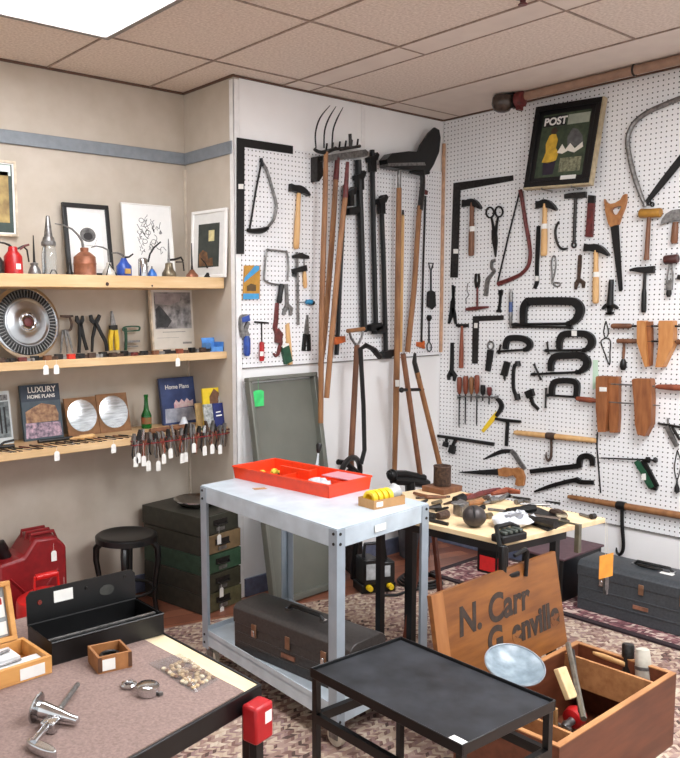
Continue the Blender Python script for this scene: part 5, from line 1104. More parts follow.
# ---- wheel cover
wc = at(25.5, 320, 'y', .31); k = pm_(.30); Rw = 35*k
wc = Vector((wc.x, .30, Z2+Rw*.985))
ax = Vector((0.05, -1, .14)).normalized()
t = thing('wheel_cover', 'large chrome car wheel cover with slotted rim leaning on the middle shelf', 'hubcap', (wc.x, wc.y, Z2))
ob('rim', B().lathe(wc, ax, [(-.008, Rw*.985), (.0, Rw), (.006, Rw*.97), (.008, Rw*.9), (.004, Rw*.88)], 64, False), chrome, t)
ob('slot_band', B().lathe(wc, ax, [(.002, Rw*.9), (.004, Rw*.66)], 64, False), black, t)
e1 = ax.orthogonal().normalized(); e2 = ax.cross(e1); b = B()
for q in range(56):
    a = 2*PI*q/56; d = e1*math.cos(a)+e2*math.sin(a); s_ = ax.cross(d)*.0016
    P0 = wc+ax*.003+d*Rw*.68; P1 = wc+ax*.004+d*Rw*.88
    b.prism([P0-s_*.8, P1-s_*1.2, P1+s_*1.2, P0+s_*.8], ax*.007)
ob('slot_ribs', b, steel, t)
ob('dished_center', B().lathe(wc, ax, [(.004, Rw*.68), (.012, Rw*.66), (.013, Rw*.63), (.004, Rw*.58), (.008, Rw*.44), (.016, Rw*.3), (.018, Rw*.29), (.019, Rw*.26)], 64, False), mat('satin_chrome', (176, 178, 180), .3, 1., var=.08, scale=8), t)
ob('red_emblem', B().lathe(wc+ax*.018, ax, [(-.004, Rw*.13), (.002, Rw*.125), (.005, Rw*.07), (.0055, 0)], 24), redd, t)
ob('emblem_ring', B().lathe(wc+ax*.017, ax, [(0, Rw*.27), (.004, Rw*.24), (.0, Rw*.21), (.005, Rw*.18), (.0, Rw*.16)], 32, False), chrome, t)

# ---- tools leaning on the wall, middle shelf
S2 = Fr('y', ALC-.03, (0, -1, 0))
wtool(S2, 'caliper', 'rusty outside caliper standing right of the wheel cover', 'caliper', (66, 352),
      [('cross_head', rust, S(S2, [(60.4, 316), (67, 316.6), (73, 316)], [2, 3, 2], .008)), ('curved_jaw', rust, S(S2, [(69.4, 317), (71.6, 324), (70, 330), (63.6, 331)], [2, 2.2, 2.2, 1.6], .006)),
       ('leg', steel, S(S2, [(63, 330), (61.8, 341), (60.6, 353.4)], [2.4, 2, 1.6], .006)), ('leg', steel, S(S2, [(65, 329.6), (66.4, 340), (67.6, 353.4)], [2.4, 2, 1.6], .006, .009)), ('leg', steel, S(S2, [(67, 330), (70, 341), (73, 352.6)], [2, 2, 1.4], .006))])
wtool(S2, 'pincers', 'black pincers standing upright on the middle shelf', 'pliers', (82, 352),
      [('jaw', black, S(S2, [(76.6, 315.6), (77, 320), (80, 324)], [2, 4, 4], .012)), ('jaw', black, S(S2, [(82.4, 315.6), (82.2, 320), (80, 325)], [2, 3.6, 4], .012)), ('handle', black, S(S2, [(79.6, 323), (79.6, 338), (79, 353)], [3.4, 2.8, 2.6], .012)), ('handle', black, S(S2, [(80.4, 323), (83.6, 338), (87, 350)], [3.4, 2.8, 2.8], .012))])
wtool(S2, 'pincers', 'wide-jawed black pliers with long curved handle, right of the pincers', 'pliers', (98, 352),
      [('jaw', black, S(S2, [(90.4, 315), (91.6, 320), (95.4, 324)], [3, 4, 4], .012)), ('jaw', black, S(S2, [(99.6, 315), (98, 319), (95.4, 324)], [3, 3.6, 4], .012)), ('handle', black, S(S2, [(96, 323), (92.6, 338), (92, 352)], [3.4, 2.4, 2.2], .01)), ('handle', black, S(S2, [(95.6, 322), (101, 333), (105.6, 342), (107, 351)], [3.4, 3, 3, 3], .012, .008))])
wtool(S2, 'tin_snips', 'tin snips with bright yellow handles on the middle shelf', 'snips', (113, 350),
      [('blades', steel, S(S2, [(111.6, 311), (112.6, 320), (113.4, 327)], [1.4, 4.4, 6], .01)), ('pivot', dark, S(S2, [(109.6, 328), (117, 327.4)], [5, 5], .014)),
       ('yellow_handle', yellow, S(S2, [(111.4, 330), (110.2, 340), (110.6, 350.4)], [4, 4.4, 4], .016)), ('yellow_handle', yellow, S(S2, [(115.4, 330), (116.6, 340), (117, 350)], [4, 4.4, 4], .016))])
wtool(S2, 'g_clamp', 'small green wire-like clamp left of the black and white photograph', 'clamp', (126, 350),
      [('frame', green, Many(S(S2, [(139, 330.4), (138.6, 326.6), (125, 327), (124.4, 331), (139, 330.4)], 1.4, .008), S(S2, [(125.6, 328), (126, 340), (125.6, 350.4)], 2.4, .01))), ('lower_bar', steel, S(S2, [(125.6, 342), (139.6, 341)], 2.2, .008)), ('foot_bar', steel, S(S2, [(124, 347), (138, 346)], 1.4, .006))])
t = thing('parts_box', 'small open blue plastic box tipped at the right end of the middle shelf', 'box', (-.05, .14, Z2))
x0 = -.09; mbl = mat('clear_blue_plastic', (84, 140, 206), .35, var=.1)
ob('shell', B().box(x0, x0+.085, .10, .18, Z2, Z2+.004).box(x0, x0+.004, .10, .18, Z2+.004, Z2+.045).box(x0+.081, x0+.085, .10, .18, Z2+.004, Z2+.05).box(x0, x0+.085, .176, .18, Z2+.004, Z2+.05).box(x0, x0+.085, .10, .104, Z2+.004, Z2+.025), mbl, t)
ob('raised_lid', LF((x0, .178, Z2+.05), (1, 0, 0), (0, .3, 1)).box(B(), 0, .085, 0, .022, -.002, .002), mbl, t)

# ---- lying row on the middle shelf: old pocket tools with tags
rng = random.Random(3)
rowm = [rust, dark, redd, black, brown, dark, redwood, black, rust, dark]
def lying_tool(name, label, cat, c, ang, L, w, th, ma, mb, group):
    """a flat hand tool lying down: handle, head and a narrow neck"""
    d = Vector((math.cos(ang), math.sin(ang), 0)); n = Vector((-d.y, d.x, 0)); c = Vector(c)
    t = thing(name, label, cat, c, group)
    def pr(pts, z0, z1): return B().prism([(*(c+d*a*L+n*q*w).xy, c.z+z0) for a, q in pts], (0, 0, z1-z0))
    ob('handle', pr([(-.5, -.35), (-.46, -.5), (-.1, -.5), (.04, -.3), (.04, .3), (-.1, .5), (-.46, .5), (-.5, .35)], 0, th), mb, t, bevel=.001)
    ob('head', pr([(.04, -.22), (.26, -.2), (.36, -.55), (.5, -.5), (.46, -.12), (.46, .12), (.5, .5), (.36, .55), (.26, .2), (.04, .22)], .0, th*.7), ma, t)
    return t
ordn = ['first', 'second', 'third', 'fourth', 'fifth', 'sixth', 'seventh', 'eighth', 'ninth', 'tenth', 'eleventh', 'twelfth', 'thirteenth', 'fourteenth', 'fifteenth', 'sixteenth', 'seventeenth', 'eighteenth', 'nineteenth', 'twentieth', 'twenty-first', 'twenty-second', 'twenty-third', 'twenty-fourth', 'twenty-fifth', 'twenty-sixth']
us = [4, 15, 26, 38, 50, 62, 74, 84, 95, 106, 116, 127, 137, 147, 158, 170, 182, 194, 205]
for i, u in enumerate(us):
    y = YS+.035+.015*(i % 2); x = sx(u, y, 352); mb = rowm[i % 10]; ma = [dark, rust, steel][i % 3]
    if i == 6: mb = mat('scarlet_handle', (204, 52, 30), .4)
    t = lying_tool('pocket_tool', f'{ {rust:"rusty", dark:"dark steel", redd:"dark red", black:"black", brown:"brown", redwood:"reddish-brown"}.get(mb, "scarlet-handled")} small tool lying {ordn[i]} from the left along the middle shelf edge', 'hand tool',
                   (x, y, Z2), rng.uniform(-.35, .35), .072, rng.uniform(.020, .030), rng.uniform(.016, .026), ma, mb, 'small tools along the middle shelf edge')
    if i in (3, 4, 15): tag_on(t, (x+.01, YS-.003, Z2+.004), (0, -1, 0), .042, .026, .024)

# ---- lowest shelf
yb = ALC-.06
def book(label, u0, u1, vt, vb, art, th=.018, cover=None, spine=None):
    y0, y1 = ALC-.085, ALC-.045
    a = at(u0, vb, 'y', y0).x; c = at(u1, vb, 'y', y0).x; zt = at((u0+u1)/2, vt, 'y', y1).z
    lf = LF((a, y0, Z3), (c-a, 0, 0), (0, y1-y0, zt-Z3)); w = c-a; h = (Vector((0, y1-y0, zt-Z3))).length
    t = thing('book', label, 'book', ((a+c)/2, y0, Z3))
    ob('pages', lf.box(B(), .004, w-.002, .004, h-.004, -th+.002, -.002), paper, t)
    ob('cover', lf.box(lf.box(lf.box(B(), 0, w, 0, h, -.002, 0), 0, w, 0, h, -th, -th+.002), 0, .003, 0, h, -th+.002, -.002), cover, t)
    art(lf, w, h, .0, t); return t
def art_plans(lf, w, h, z, t):
    rect(lf, t, 'title_band', 0, w, h*.70, h, z, mat('cover_navy', (34, 48, 66), .4, var=.1))
    ob('title_lettering', (lambda a, b: a.add(b.v, b.f))(text_b('LUXURY', lf, w*.18, h*.86, z+.001, w*.19, .0003, .0006), text_b('HOME PLANS', lf, w*.16, h*.755, z+.001, w*.118, .0003, .0006)), white, t)
    ob('house_picture', B().prism([lf.p(w*x, h*y, z) for x, y in ((.08, .32), (.08, .52), (.30, .60), (.5, .66), (.85, .60), (.92, .45), (.9, .32))], lf.ez*.001), mat('house_print', (190, 150, 110), .5, rgb2=(110, 70, 52), scale=45), t)
    ob('pink_garden', B().prism([lf.p(w*x, h*y, z) for x, y in ((.04, .04), (.06, .32), (.94, .30), (.97, .05))], lf.ez*.0008), mat('garden_print', (70, 70, 90), .5, rgb2=(214, 180, 196), scale=60), t)
book('house plans book with navy cover standing on the lowest shelf, reading LUXURY HOME PLANS', 25, 64, 384, 438, art_plans, cover=mat('cover_dusk', (70, 88, 100), .4, rgb2=(44, 56, 66), scale=12))
def art_plans2(lf, w, h, z, t):
    ob('title_lettering', text_b('Home Plans', lf, w*.14, h*.76, z+.0005, w*.145, .0003, .0006), white, t)
    ob('house_row', B().prism([lf.p(w*x, h*y, z) for x, y in ((.35, .34), (.35, .44), (.42, .52), (.5, .45), (.58, .53), (.66, .46), (.74, .54), (.82, .47), (.92, .5), (.92, .36))], lf.ez*.001), mat('pink_print', (214, 160, 170), .5, rgb2=(232, 220, 214), scale=50), t)
    ob('snow', B().prism([lf.p(w*x, h*y, z) for x, y in ((.06, .04), (.08, .34), (.9, .34), (.95, .06))], lf.ez*.0008), mat('snow_print', (140, 146, 164), .5, rgb2=(196, 198, 208), scale=26), t)
b2 = book('second Home Plans book with blue snowy cover right of the green bottle', 164, 198, 377, 424, art_plans2, cover=mat('cover_blue', (46, 58, 98), .4, rgb2=(74, 92, 140), scale=10))
def art_pack(lf, w, h, z, t):
    rect(lf, t, 'clear_window', w*.08, w*.92, h*.12, h*.80, z, mat('window_plastic', (140, 150, 152), .15, rgb2=(60, 64, 66), scale=30))
    rect(lf, t, 'top_print', w*.1, w*.9, h*.82, h*.93, z, mat('print_charcoal', (46, 46, 48), .5, rgb2=(150, 150, 150), scale=90))
    for x in (.3, .5, .7): rect(lf, t, 'bit', w*(x-.03), w*(x+.03), h*.2, h*.7, z+.001, black, .004)
book('packaged tool set in pale packet at the left end of the lowest shelf', -8, 14, 391, 440, art_pack, cover=mat('pale_packet', (196, 204, 206), .4, var=.05))
# two shiny dishes on brown cards
card = mat('brown_card', (136, 98, 66), .8, var=.1)
for i, (u0, u1, vt, lab) in enumerate(((69, 101, 397, 'left mirror-like metal disc mounted on a brown card on the lowest shelf'), (101, 132, 393, 'right mirror-like metal disc mounted on a brown card beside the green bottle'))):
    y0, y1 = ALC-.10, ALC-.05; vb = 431-4*i
    a = at(u0, vb, 'y', y0).x; c = at(u1, vb, 'y', y0).x-.002; zt = at((u0+u1)/2, vt, 'y', y1).z
    lf = LF((a, y0, Z3), (1, 0, 0), (0, y1-y0, zt-Z3)); w = c-a; h = Vector((0, y1-y0, zt-Z3)).length
    t = thing('metal_disc', lab, 'disc', ((a+c)/2, y0, Z3), 'shiny discs on brown cards')
    ob('card', lf.box(B(), 0, w, 0, h, -.006, 0), card, t)
    ob('disc', B().lathe(lf.p(w*.5, h*.52, 0), lf.ez, [(0, h*.42), (.003, h*.42), (.0035, h*.40), (.009, h*.10), (.009, 0)], 40), mat('brushed_disc', (190, 194, 196), .22, 1., var=.15, scale=14, stretch=(1, 1, 9)), t)
# green bottle
can('bottle', 'small green glass bottle on the lowest shelf between disc and book', 143, ALC-.10, Z3, [(0, 5), (.6, 5.6), (14, 5.6), (20, 3), (26, 2.2), (33, 2), (34, 2.4), (36, 2.4)], mat('green_glass', (24, 120, 48), .1, var=0, trans=.5),
    [('paper_label', mat('olive_label', (110, 110, 60), .6, rgb2=(160, 70, 50), scale=60), LH(5, [(0, 5.7), (7, 5.7)]))], 'bottle')
# packets at the right end
def packet(u0, u1, v0, v1, y0, lab, mt, name='packet', ex_=()):
    a = at(u0, v1, 'y', y0).x; c = at(u1, v1, 'y', y0).x; zt = at((u0+u1)/2, v0, 'y', y0).z
    lf = LF((a, y0, Z3), (1, 0, 0), (0, .02, zt-Z3)); t = thing(name, lab, 'packet', ((a+c)/2, y0, Z3))
    w, h = c-a, zt-Z3
    ob('card', lf.box(B(), 0, w, 0, h, -.012, 0), mt, t)
    for pn, pts, m in ex_: ob(pn, B().prism([lf.p(w*x, h*y, .0) for x, y in pts], lf.ez*.001), m, t)
packet(205, 221, 388, 420, .125, 'yellow sandpaper packet with brown sheet showing, right end of the lowest shelf', mat('sunny_yellow_card', (216, 186, 36), .5, var=.05), ex_=[('brown_sheet', [(.42, .3), (.4, .78), (.7, .98), (1.0, .86), (.9, .3)], mat('brown_abrasive', (112, 78, 56), .9, var=.15)), ('white_corner', [(.9, .25), (.92, .7), (1, .8), (1, .25)], white)])
packet(198, 206, 403, 423, .17, 'small tan packet left of the yellow sandpaper packet', mat('tan_card', (190, 160, 110), .6, var=.06))
packet(206, 215.5, 404, 424, .108, 'grey and white packet in front of the yellow sandpaper packet', mat('grey_white_card', (190, 192, 190), .6, rgb2=(90, 94, 92), scale=50))
packet(215.5, 225, 403, 426, .100, 'dark blue packet at the far right of the lowest shelf', blued, ex_=[('printed_lines', [(.2, .45), (.2, .5), (.8, .52), (.8, .46)], white), ('printed_lines', [(.2, .6), (.2, .64), (.7, .66), (.7, .61)], white)])

# ---- row of small tools lying on the lowest shelf (slanting to the front)
us = [1, 8, 15, 22, 29, 36, 43, 50, 58, 65, 72, 79, 86, 93, 100, 107, 114, 121, 128]
cols = [dark, rust, black, dark, redd, rust, dark, brown, black, rust]
nm = {dark: 'dark steel', rust: 'rusty', black: 'black', redd: 'dark red', brown: 'brown-handled'}
for i, u in enumerate(us):
    y = YS+.075; x = sx(u, y, 447); mb = cols[i % 10]
    t = lying_tool('hand_file', f'{nm[mb]} slim tool lying {ordn[i]} from the left on the lowest shelf', 'hand tool', (x, y, Z3), -1.3+rng.uniform(-.25, .2), rng.uniform(.10, .13), rng.uniform(.008, .013), rng.uniform(.004, .008), [steel, dark, rust][i % 3], mb, 'slim tools lying on the lowest shelf')
    if i in (6, 14, 17, 18): tag_on(t, (x+.03, YS-.002, Z3+.003), (0, -1, 0), .044, .026, .018)
a = at(70, 438, 'y', YS+.12)
ob('wooden_spindle', B().lathe((at(70, 440, 'y', YS+.13).x, YS+.13, Z3+.012), (1, .1, 0), [(0, .004), (.02, .006), (.05, .008), (.06, .012), (.13, .0115), (.14, .008)], 12), tan, None, 'turned light wooden tool handle lying behind the slim tools on the lowest shelf', 'handle')
b = B().tube([(at(72, 438, 'y', YS+.17).x, YS+.17, Z3+.01), (at(38, 440, 'y', YS+.17).x, YS+.17, Z3+.01)], .009, 8); ob('iron_bar', b, black, None, 'black iron bar lying in front of the LUXURY HOME PLANS book', 'bar')
ob('iron_cleat', B().tube([(at(-4, 440, 'y', YS+.14).x, YS+.14, Z3+.006), (at(4, 438, 'y', YS+.14).x, YS+.14, Z3+.03), (at(14, 436, 'y', YS+.14).x, YS+.14, Z3+.035)], .006, 8).tube([(at(-6, 440, 'y', YS+.15).x, YS+.15, Z3+.008), (at(14, 440, 'y', YS+.15).x, YS+.15, Z3+.008)], .008, 8), black, None, 'bent black iron fitting at the left end of the lowest shelf', 'fitting')

# ---- pliers hooked along the front edge of the lowest shelf, with tags
n = 22
tags = {2: 1, 18: 1, 0: 1, 1: 1, 3: 1, 5: 1, 6: 1, 8: 1, 10: 1, 12: 1, 13: 1, 16: 1, 20: 1}
redband = mat('red_band', (140, 40, 40), .5, var=.1)
rail_t = ob('pliers_rail', B().tube([(sx(131, YS-.012, 445), YS-.012, Z3-.012), (sx(231, YS-.012, 445), YS-.012, Z3-.012)], .004, 8).tube([(sx(131, YS-.012, 445), YS-.012, Z3-.03), (sx(231, YS-.012, 445), YS-.012, Z3-.03)], .004, 8), redd, None, 'dark red double wire rail along the front of the lowest shelf', 'rail')
hd = Fr('y', YS-.018, (0, -1, 0))
for i in range(n):
    u = 135+i*4.3+rng.uniform(-1, 1); x = min(sx(u, YS-.02, 445), -.02); mh = [steel, dark, chrome, rust, steel, black, steel][i % 7]; dz = rng.uniform(-.02, .02); lean = rng.uniform(-.016, .016)
    t = thing('pliers', f'{ {steel:"grey steel", dark:"dark steel", rust:"rusty", black:"black", chrome:"bright"}[mh]} pliers hanging {ordn[i]} from the left on the lowest shelf front', 'pliers', (x, YS-.02, Z3-.08), 'pliers hanging along the lowest shelf')
    sp = rng.uniform(.004, .015); bl = rng.uniform(.045, .10)
    ob('head', B().prism([(x-.009, YS-.019, Z3-.02), (x-.008-lean*.4, YS-.019, Z3+.008), (x-.004-lean, YS-.019, Z3+.030+dz), (x+.003-lean, YS-.019, Z3+.030+dz), (x+.008-lean*.4, YS-.019, Z3+.008), (x+.009, YS-.019, Z3-.02)], (0, .0185, 0)), mh, t)
    for s in (-1, 1):
        h = ob('handle', B().tube([(x+s*.003, YS-.018, Z3-.012), (x+s*sp+lean*.3, YS-.020, Z3-.02-bl*.3), (x+s*sp*1.2+lean, YS-.020, Z3-.02-bl*.75), (x+s*sp*.6+lean, YS-.020, Z3-.02-bl)], [.004, .0044, .0040, .003], 6), [dark, steel, rust, redwood][(i+(s > 0)) % 4], t)
    ob('red_band', B().box(x-sp-.004, x+sp+.004, YS-.027, YS-.0145, Z3-.034, Z3-.029), redband, t)
    if i in tags: tag_on(t, (x+.004+lean, YS-.030, Z3-.035+dz), (0, -1, 0), .05, .026, .03+rng.uniform(0, .05))
ob('wrench_bundle', B().tube([(sx(150, YS+.06, 430), YS+.06, Z3+.014), (sx(186, YS+.08, 430), YS+.08, Z3+.014)], .013, 8), brown, None, 'brown wooden handle lying behind the hanging pliers', 'handle')
ob('glass_funnel', B().lathe((sx(184, YS+.14, 425), YS+.14, Z3), (0, 0, 1), [(0, .03), (.004, .032), (.05, .012), (.055, .01)], 16), mat('cloudy_plastic', (210, 214, 220), .2, var=.05), None, 'small cloudy white cone in front of the second Home Plans book', 'funnel')
# ================================================================ on the near table
MZ = TZ+.003
def tz(u, v, z=MZ): return at(u, v, 'z', z)
# black long toolbox, open
fl, fr_, bl = tz(52.5, 666), tz(164, 634), tz(31, 648)
ex = (fr_-fl); L = ex.length; ex = ex.normalized(); eyv = Vector((-ex.y, ex.x, 0)); D = .15; H = .058
f = LF(fl, ex, eyv, (0, 0, 1))
t = thing('toolbox', 'long black open toolbox with lid up on the display table', 'toolbox', f.p(L/2, D/2, 0))
b = B(); f.box(b, 0, L, 0, D, 0, .003)
for q in ((0, L, 0, .003), (0, L, D-.003, D), (0, .003, .003, D-.003), (L-.003, L, .003, D-.003)): f.box(b, *q, .003, H)
ob('body', b, blackp, t)
ob('rolled_edge', B().tube([f.p(0, 0, H), f.p(L, 0, H), f.p(L, D, H), f.p(0, D, H)], .003, 6, True), black, t)
ob('inner_ledge', f.box(B(), .004, L-.004, .035, .045, H-.010, H-.006), steel, t)
lh = .088; l2 = LF(f.p(0, D, H), ex, (eyv*.03+Vector((0, 0, 1))))
ld = ob('lid', B().prism([l2.p(0, 0, 0), l2.p(L, 0, 0), l2.p(L, lh-.012, 0), l2.p(L-.012, lh, 0), l2.p(.012, lh, 0), l2.p(0, lh-.012, 0)], l2.ez*-.004), blackp, t)
ob('white_label', l2.box(B(), L*.235, L*.405, lh*.50, lh*.86, .0005, .0012), white, ld)
ob('red_light', B().lathe(l2.p(L*.11, lh*.62, .0), l2.ez, [(0, .007), (.003, .006)], 12), mat('dull_red', (120, 44, 36), .4), ld)
ob('worn_patch', B().prism([l2.p(L*(.72+.07*math.cos(k*PI/8)), lh*(.52+.17*math.sin(k*PI/8)), .0004) for k in range(16)], l2.ez*.0006), mat('worn_grey_paint', (52, 52, 48), .6, var=.2), ld)
ob('rivet', B().lathe(l2.p(L*.53, lh*.72, 0), l2.ez, [(0, .005), (.003, .004)], 10).lathe(l2.p(L*.9, lh*.82, 0), l2.ez, [(0, .005), (.003, .004)], 10), dark, ld)
# small square wooden box
p0, p1, p2 = tz(98.5, 674.5), tz(132, 667), tz(84.5, 661)
ex = (p1-p0); L = ex.length; ex.normalize(); f = LF(p0, ex, Vector((-ex.y, ex.x, 0)), (0, 0, 1)); D = .082; H = .042
oak = wood_mat('dark_oak_box', (140, 92, 52), (170, 116, 70), stretch=(20, 20, 20)); oakd = wood_mat('dark_oak_joint', (74, 46, 30), (96, 62, 40), stretch=(20, 20, 20))
t = thing('wooden_box', 'small square wooden box holding dark rings on the display table mat', 'box', f.p(L/2, D/2, 0))
b = B(); f.box(b, 0, L, 0, D, 0, .004)
for q in ((0, L, 0, .006), (0, L, D-.006, D), (0, .006, .006, D-.006), (L-.006, L, .006, D-.006)): f.box(b, *q, .004, H)
ob('box_body', b, oak, t)
for x in (-.0006, L-.009): ob('finger_joint', f.box(B(), x, x+.0096, -.0008, .0, .003, H-.002), oakd, t)
ob('white_label', f.box(B(), L*.12, L*.5, -.0012, 0, .006, .034), white, t)
c = f.p(L*.5, D*.5, .0)
ob('ring', B().tube([(c.x+.022*math.cos(k*PI/10), c.y+.018*math.sin(k*PI/10), c.z+.026) for k in range(20)], .005, 8, True).lathe((c.x, c.y, c.z+.004), (0, 0, 1), [(0, .02), (.018, .02)], 14), black, None, 'dark metal ring inside the small square wooden box', 'ring')
# wooden case with open lid at the left edge
p1, p0 = tz(52.5, 673), tz(0, 690)
ex = (p1-p0).normalized(); L = .30; f = LF(p1-ex*L, ex, Vector((-ex.y, ex.x, 0)), (0, 0, 1)); D = .155; H = .045
hw = wood_mat('golden_oak', (190, 132, 66), (214, 158, 92), stretch=(4, 20, 20))
t = thing('wooden_case', 'open golden wooden case with white cards at the left edge of the table', 'case', f.p(L/2, D/2, 0))
b = B(); f.box(b, 0, L, 0, D, 0, .005)
for q in ((0, L, 0, .010), (0, L, D-.010, D), (0, .010, .010, D-.010), (L-.010, L, .010, D-.010)): f.box(b, *q, .005, H)
ob('case_body', b, hw, t, bevel=.0015)
ob('white_label', f.box(B(), L-.085, L-.02, -.001, 0, .006, .034), white, t)
ob('white_tray', f.box(f.box(B(), .012, L-.012, .012, .06, .02, .034), .012, L-.05, .07, .14, .02, .036), mat('white_plastic_tray', (222, 224, 226), .4, var=.06), t)
ob('grey_tool', B().tube([f.p(L-.16, .09, .041), f.p(L-.06, .11, .041)], .004, 6).tube([f.p(L-.2, .035, .038), f.p(L-.06, .045, .038)], .003, 6), steel, t)
l2 = LF(f.p(0, D, H), ex, Vector((0, 0, 1))+f.ey*.25); lh = .15
b = B()
for q in ((0, L-.02, 0, .012), (0, L-.02, lh-.012, lh), (0, .012, .012, lh-.012), (L-.034, L-.02, .012, lh-.012)): l2.box(b, *q, -.012, .012)
ld = ob('lid_frame', b, hw, t, bevel=.0015)
ob('lid_panel', l2.box(B(), .012, L-.034, .012, lh-.012, -.012, -.004), mat('grey_felt', (150, 154, 156), .7, var=.05), ld)
ob('white_card', l2.box(l2.box(B(), L-.15, L-.04, .018, .05, -.004, .0), L-.15, L-.04, .062, .112, -.004, .0), white, ld)
ob('red_print', l2.box(B(), L-.10, L-.045, .094, .11, .0, .0008), redp, ld)
# chrome sprinkler-like tool
p = tz(47, 722); mS = chrome
def q(u, v, dz=0): return tz(u, v, MZ+dz)
t = thing('chrome_tool', 'chrome hand-crank tool with disc, cone and screw shaft on the table mat', 'tool', (p.x, p.y, MZ))
d0, d1 = q(38, 708, .03), q(79, 721, .012); ax_ = (d1-d0)
ob('cone_barrel', B().lathe(d0, ax_, [(0, .016), (.01, .018), (.05, .014), (ax_.length*.8, .009), (ax_.length*.96, .009), (ax_.length, .004)], 18), mS, t)
ob('disc_plate', B().lathe(d0-ax_.normalized()*.006, ax_, [(0, .032), (.003, .034), (.005, .032), (.006, .012)], 28), mS, t)
s0, s1 = q(60, 709, .015), q(78, 684, .015); L = (s1-s0).length
ob('screw_shaft', B().lathe(s0, s1-s0, [(k*L/24, .0062 if k % 2 else .0048) for k in range(25)], 12), steel, t)
c0, c1 = q(55, 713, .012), q(33, 742, .02)
ob('curved_stem', B().tube([c0, q(48, 724, .016), q(42, 732, .022), c1], [.008, .010, .008, .008], 10), mS, t)
b0 = q(50, 726, .012)
ob('square_block', LF(b0, (.8, .6, 0), (-.6, .8, 0), (0, 0, 1)).box(B(), -.014, .018, -.016, .016, -.011, .014), mS, t, bevel=.003)
e0, e1 = q(27, 742, .012), q(56, 755, .012); dd = (e1-e0).normalized(); nn = Vector((-dd.y, dd.x, 0))
ob('oval_foot', B().prism([e0*1+dd*(.5+.5*math.cos(k*PI/12))*(e1-e0).length + nn*.012*math.sin(k*PI/12) + Vector((0, 0, -.011)) for k in range(24)], (0, 0, .020)), mS, t, bevel=.003)
# round tin, ring
p = tz(148, 694)
t = thing('round_tin', 'small round chrome tin on the display table mat', 'tin', p)
R = .026
ob('tin_body', B().lathe(p, (0, 0, 1), [(0, R*.9), (.002, R), (.014, R), (.015, R*1.05), (.021, R*1.05), (.024, R*.9), (.025, R*.5), (.025, 0)], 28), chrome, t)
ob('thumb_catch', B().box(p.x+.012, p.x+.022, p.y-.030, p.y-.022, MZ+.002, MZ+.009), steel, t)
p = tz(129, 687)
ob('metal_ring', B().tube([(p.x+.015*math.cos(k*PI/10), p.y+.014*math.sin(k*PI/10), MZ+.006) for k in range(20)], [.0045 if k % 4 < 2 else .006 for k in range(20)], 8, True), chrome, None, 'knobbly silver ring lying beside the round chrome tin', 'ring')
# bag of small wooden nuts
plast = mat('clear_plastic_bag', (236, 236, 236), .12, var=0, trans=.85, alpha=.4)
c4 = [tz(149, 664), tz(180, 654), tz(217, 680), tz(194, 693)]
def bl4(a, c): return (c4[0]*(1-a)+c4[1]*a)*(1-c) + (c4[3]*(1-a)+c4[2]*a)*c
nutm = [mat('beige_nut', (196, 168, 128), .5, var=.1), mat('cream_nut', (218, 202, 172), .5, var=.08), mat('brown_nut', (132, 92, 64), .5, var=.15)]
rng = random.Random(11); k = 0; base_nut = None; nm_ = ['beige', 'cream', 'brown']; srcs = {}
for r in range(7):
    for c in range(10):
        a_, c_ = (r+.5+.4*(rng.random()-.5))/7*.92+.04, .24+(c+.5+.4*(rng.random()-.5))/10*.72
        if rng.random() < .12: continue
        q_ = bl4(a_, c_); z = MZ+.0045+(.006 if (r+c) % 3 == 0 and 0 < r < 6 and 0 < c < 9 else 0); mi = rng.choice((0, 0, 1, 1, 2))
        if mi not in srcs:
            o = ob('wooden_bead', B().ell((q_.x, q_.y, z), .0068, .0064, .0045, 10), nutm[mi], None, nm_[mi]+' bead among the beads in the clear plastic bag', 'bead', 'small beads in the plastic bag')
            srcs[mi] = o
        else:
            o = srcs[mi].copy(); COL.objects.link(o); o.location = (q_.x, q_.y, z-.0045); o.rotation_euler = (0, 0, rng.uniform(0, 3))
b = B(); N_ = 9; vs = []
for s in (1, 0):
    for i in range(N_):
        for j in range(N_):
            a_, c_ = i/(N_-1), j/(N_-1); q_ = bl4(a_*1.04-.02, c_*1.04-.02); e_ = min(a_, 1-a_, max(0, c_-.22)/.8, 1-c_)*4
            h = .0005 if s == 0 else .0012+.017*min(1, max(0, e_))**.5+.0014*math.sin(i*7+j*5)*(1 if 0 < i < N_-1 else 0)
            vs.append((q_.x, q_.y, MZ+max(h, .0002)))
fs = []
for s in (0, 1):
    for i in range(N_-1):
        for j in range(N_-1): k0 = s*N_*N_+i*N_+j; fs.append((k0, k0+1, k0+N_+1, k0+N_))
b.add(vs, fs)
ob('plastic_bag', b, plast, None, 'clear zip bag of beads on the display table mat', 'bag', ang=80)

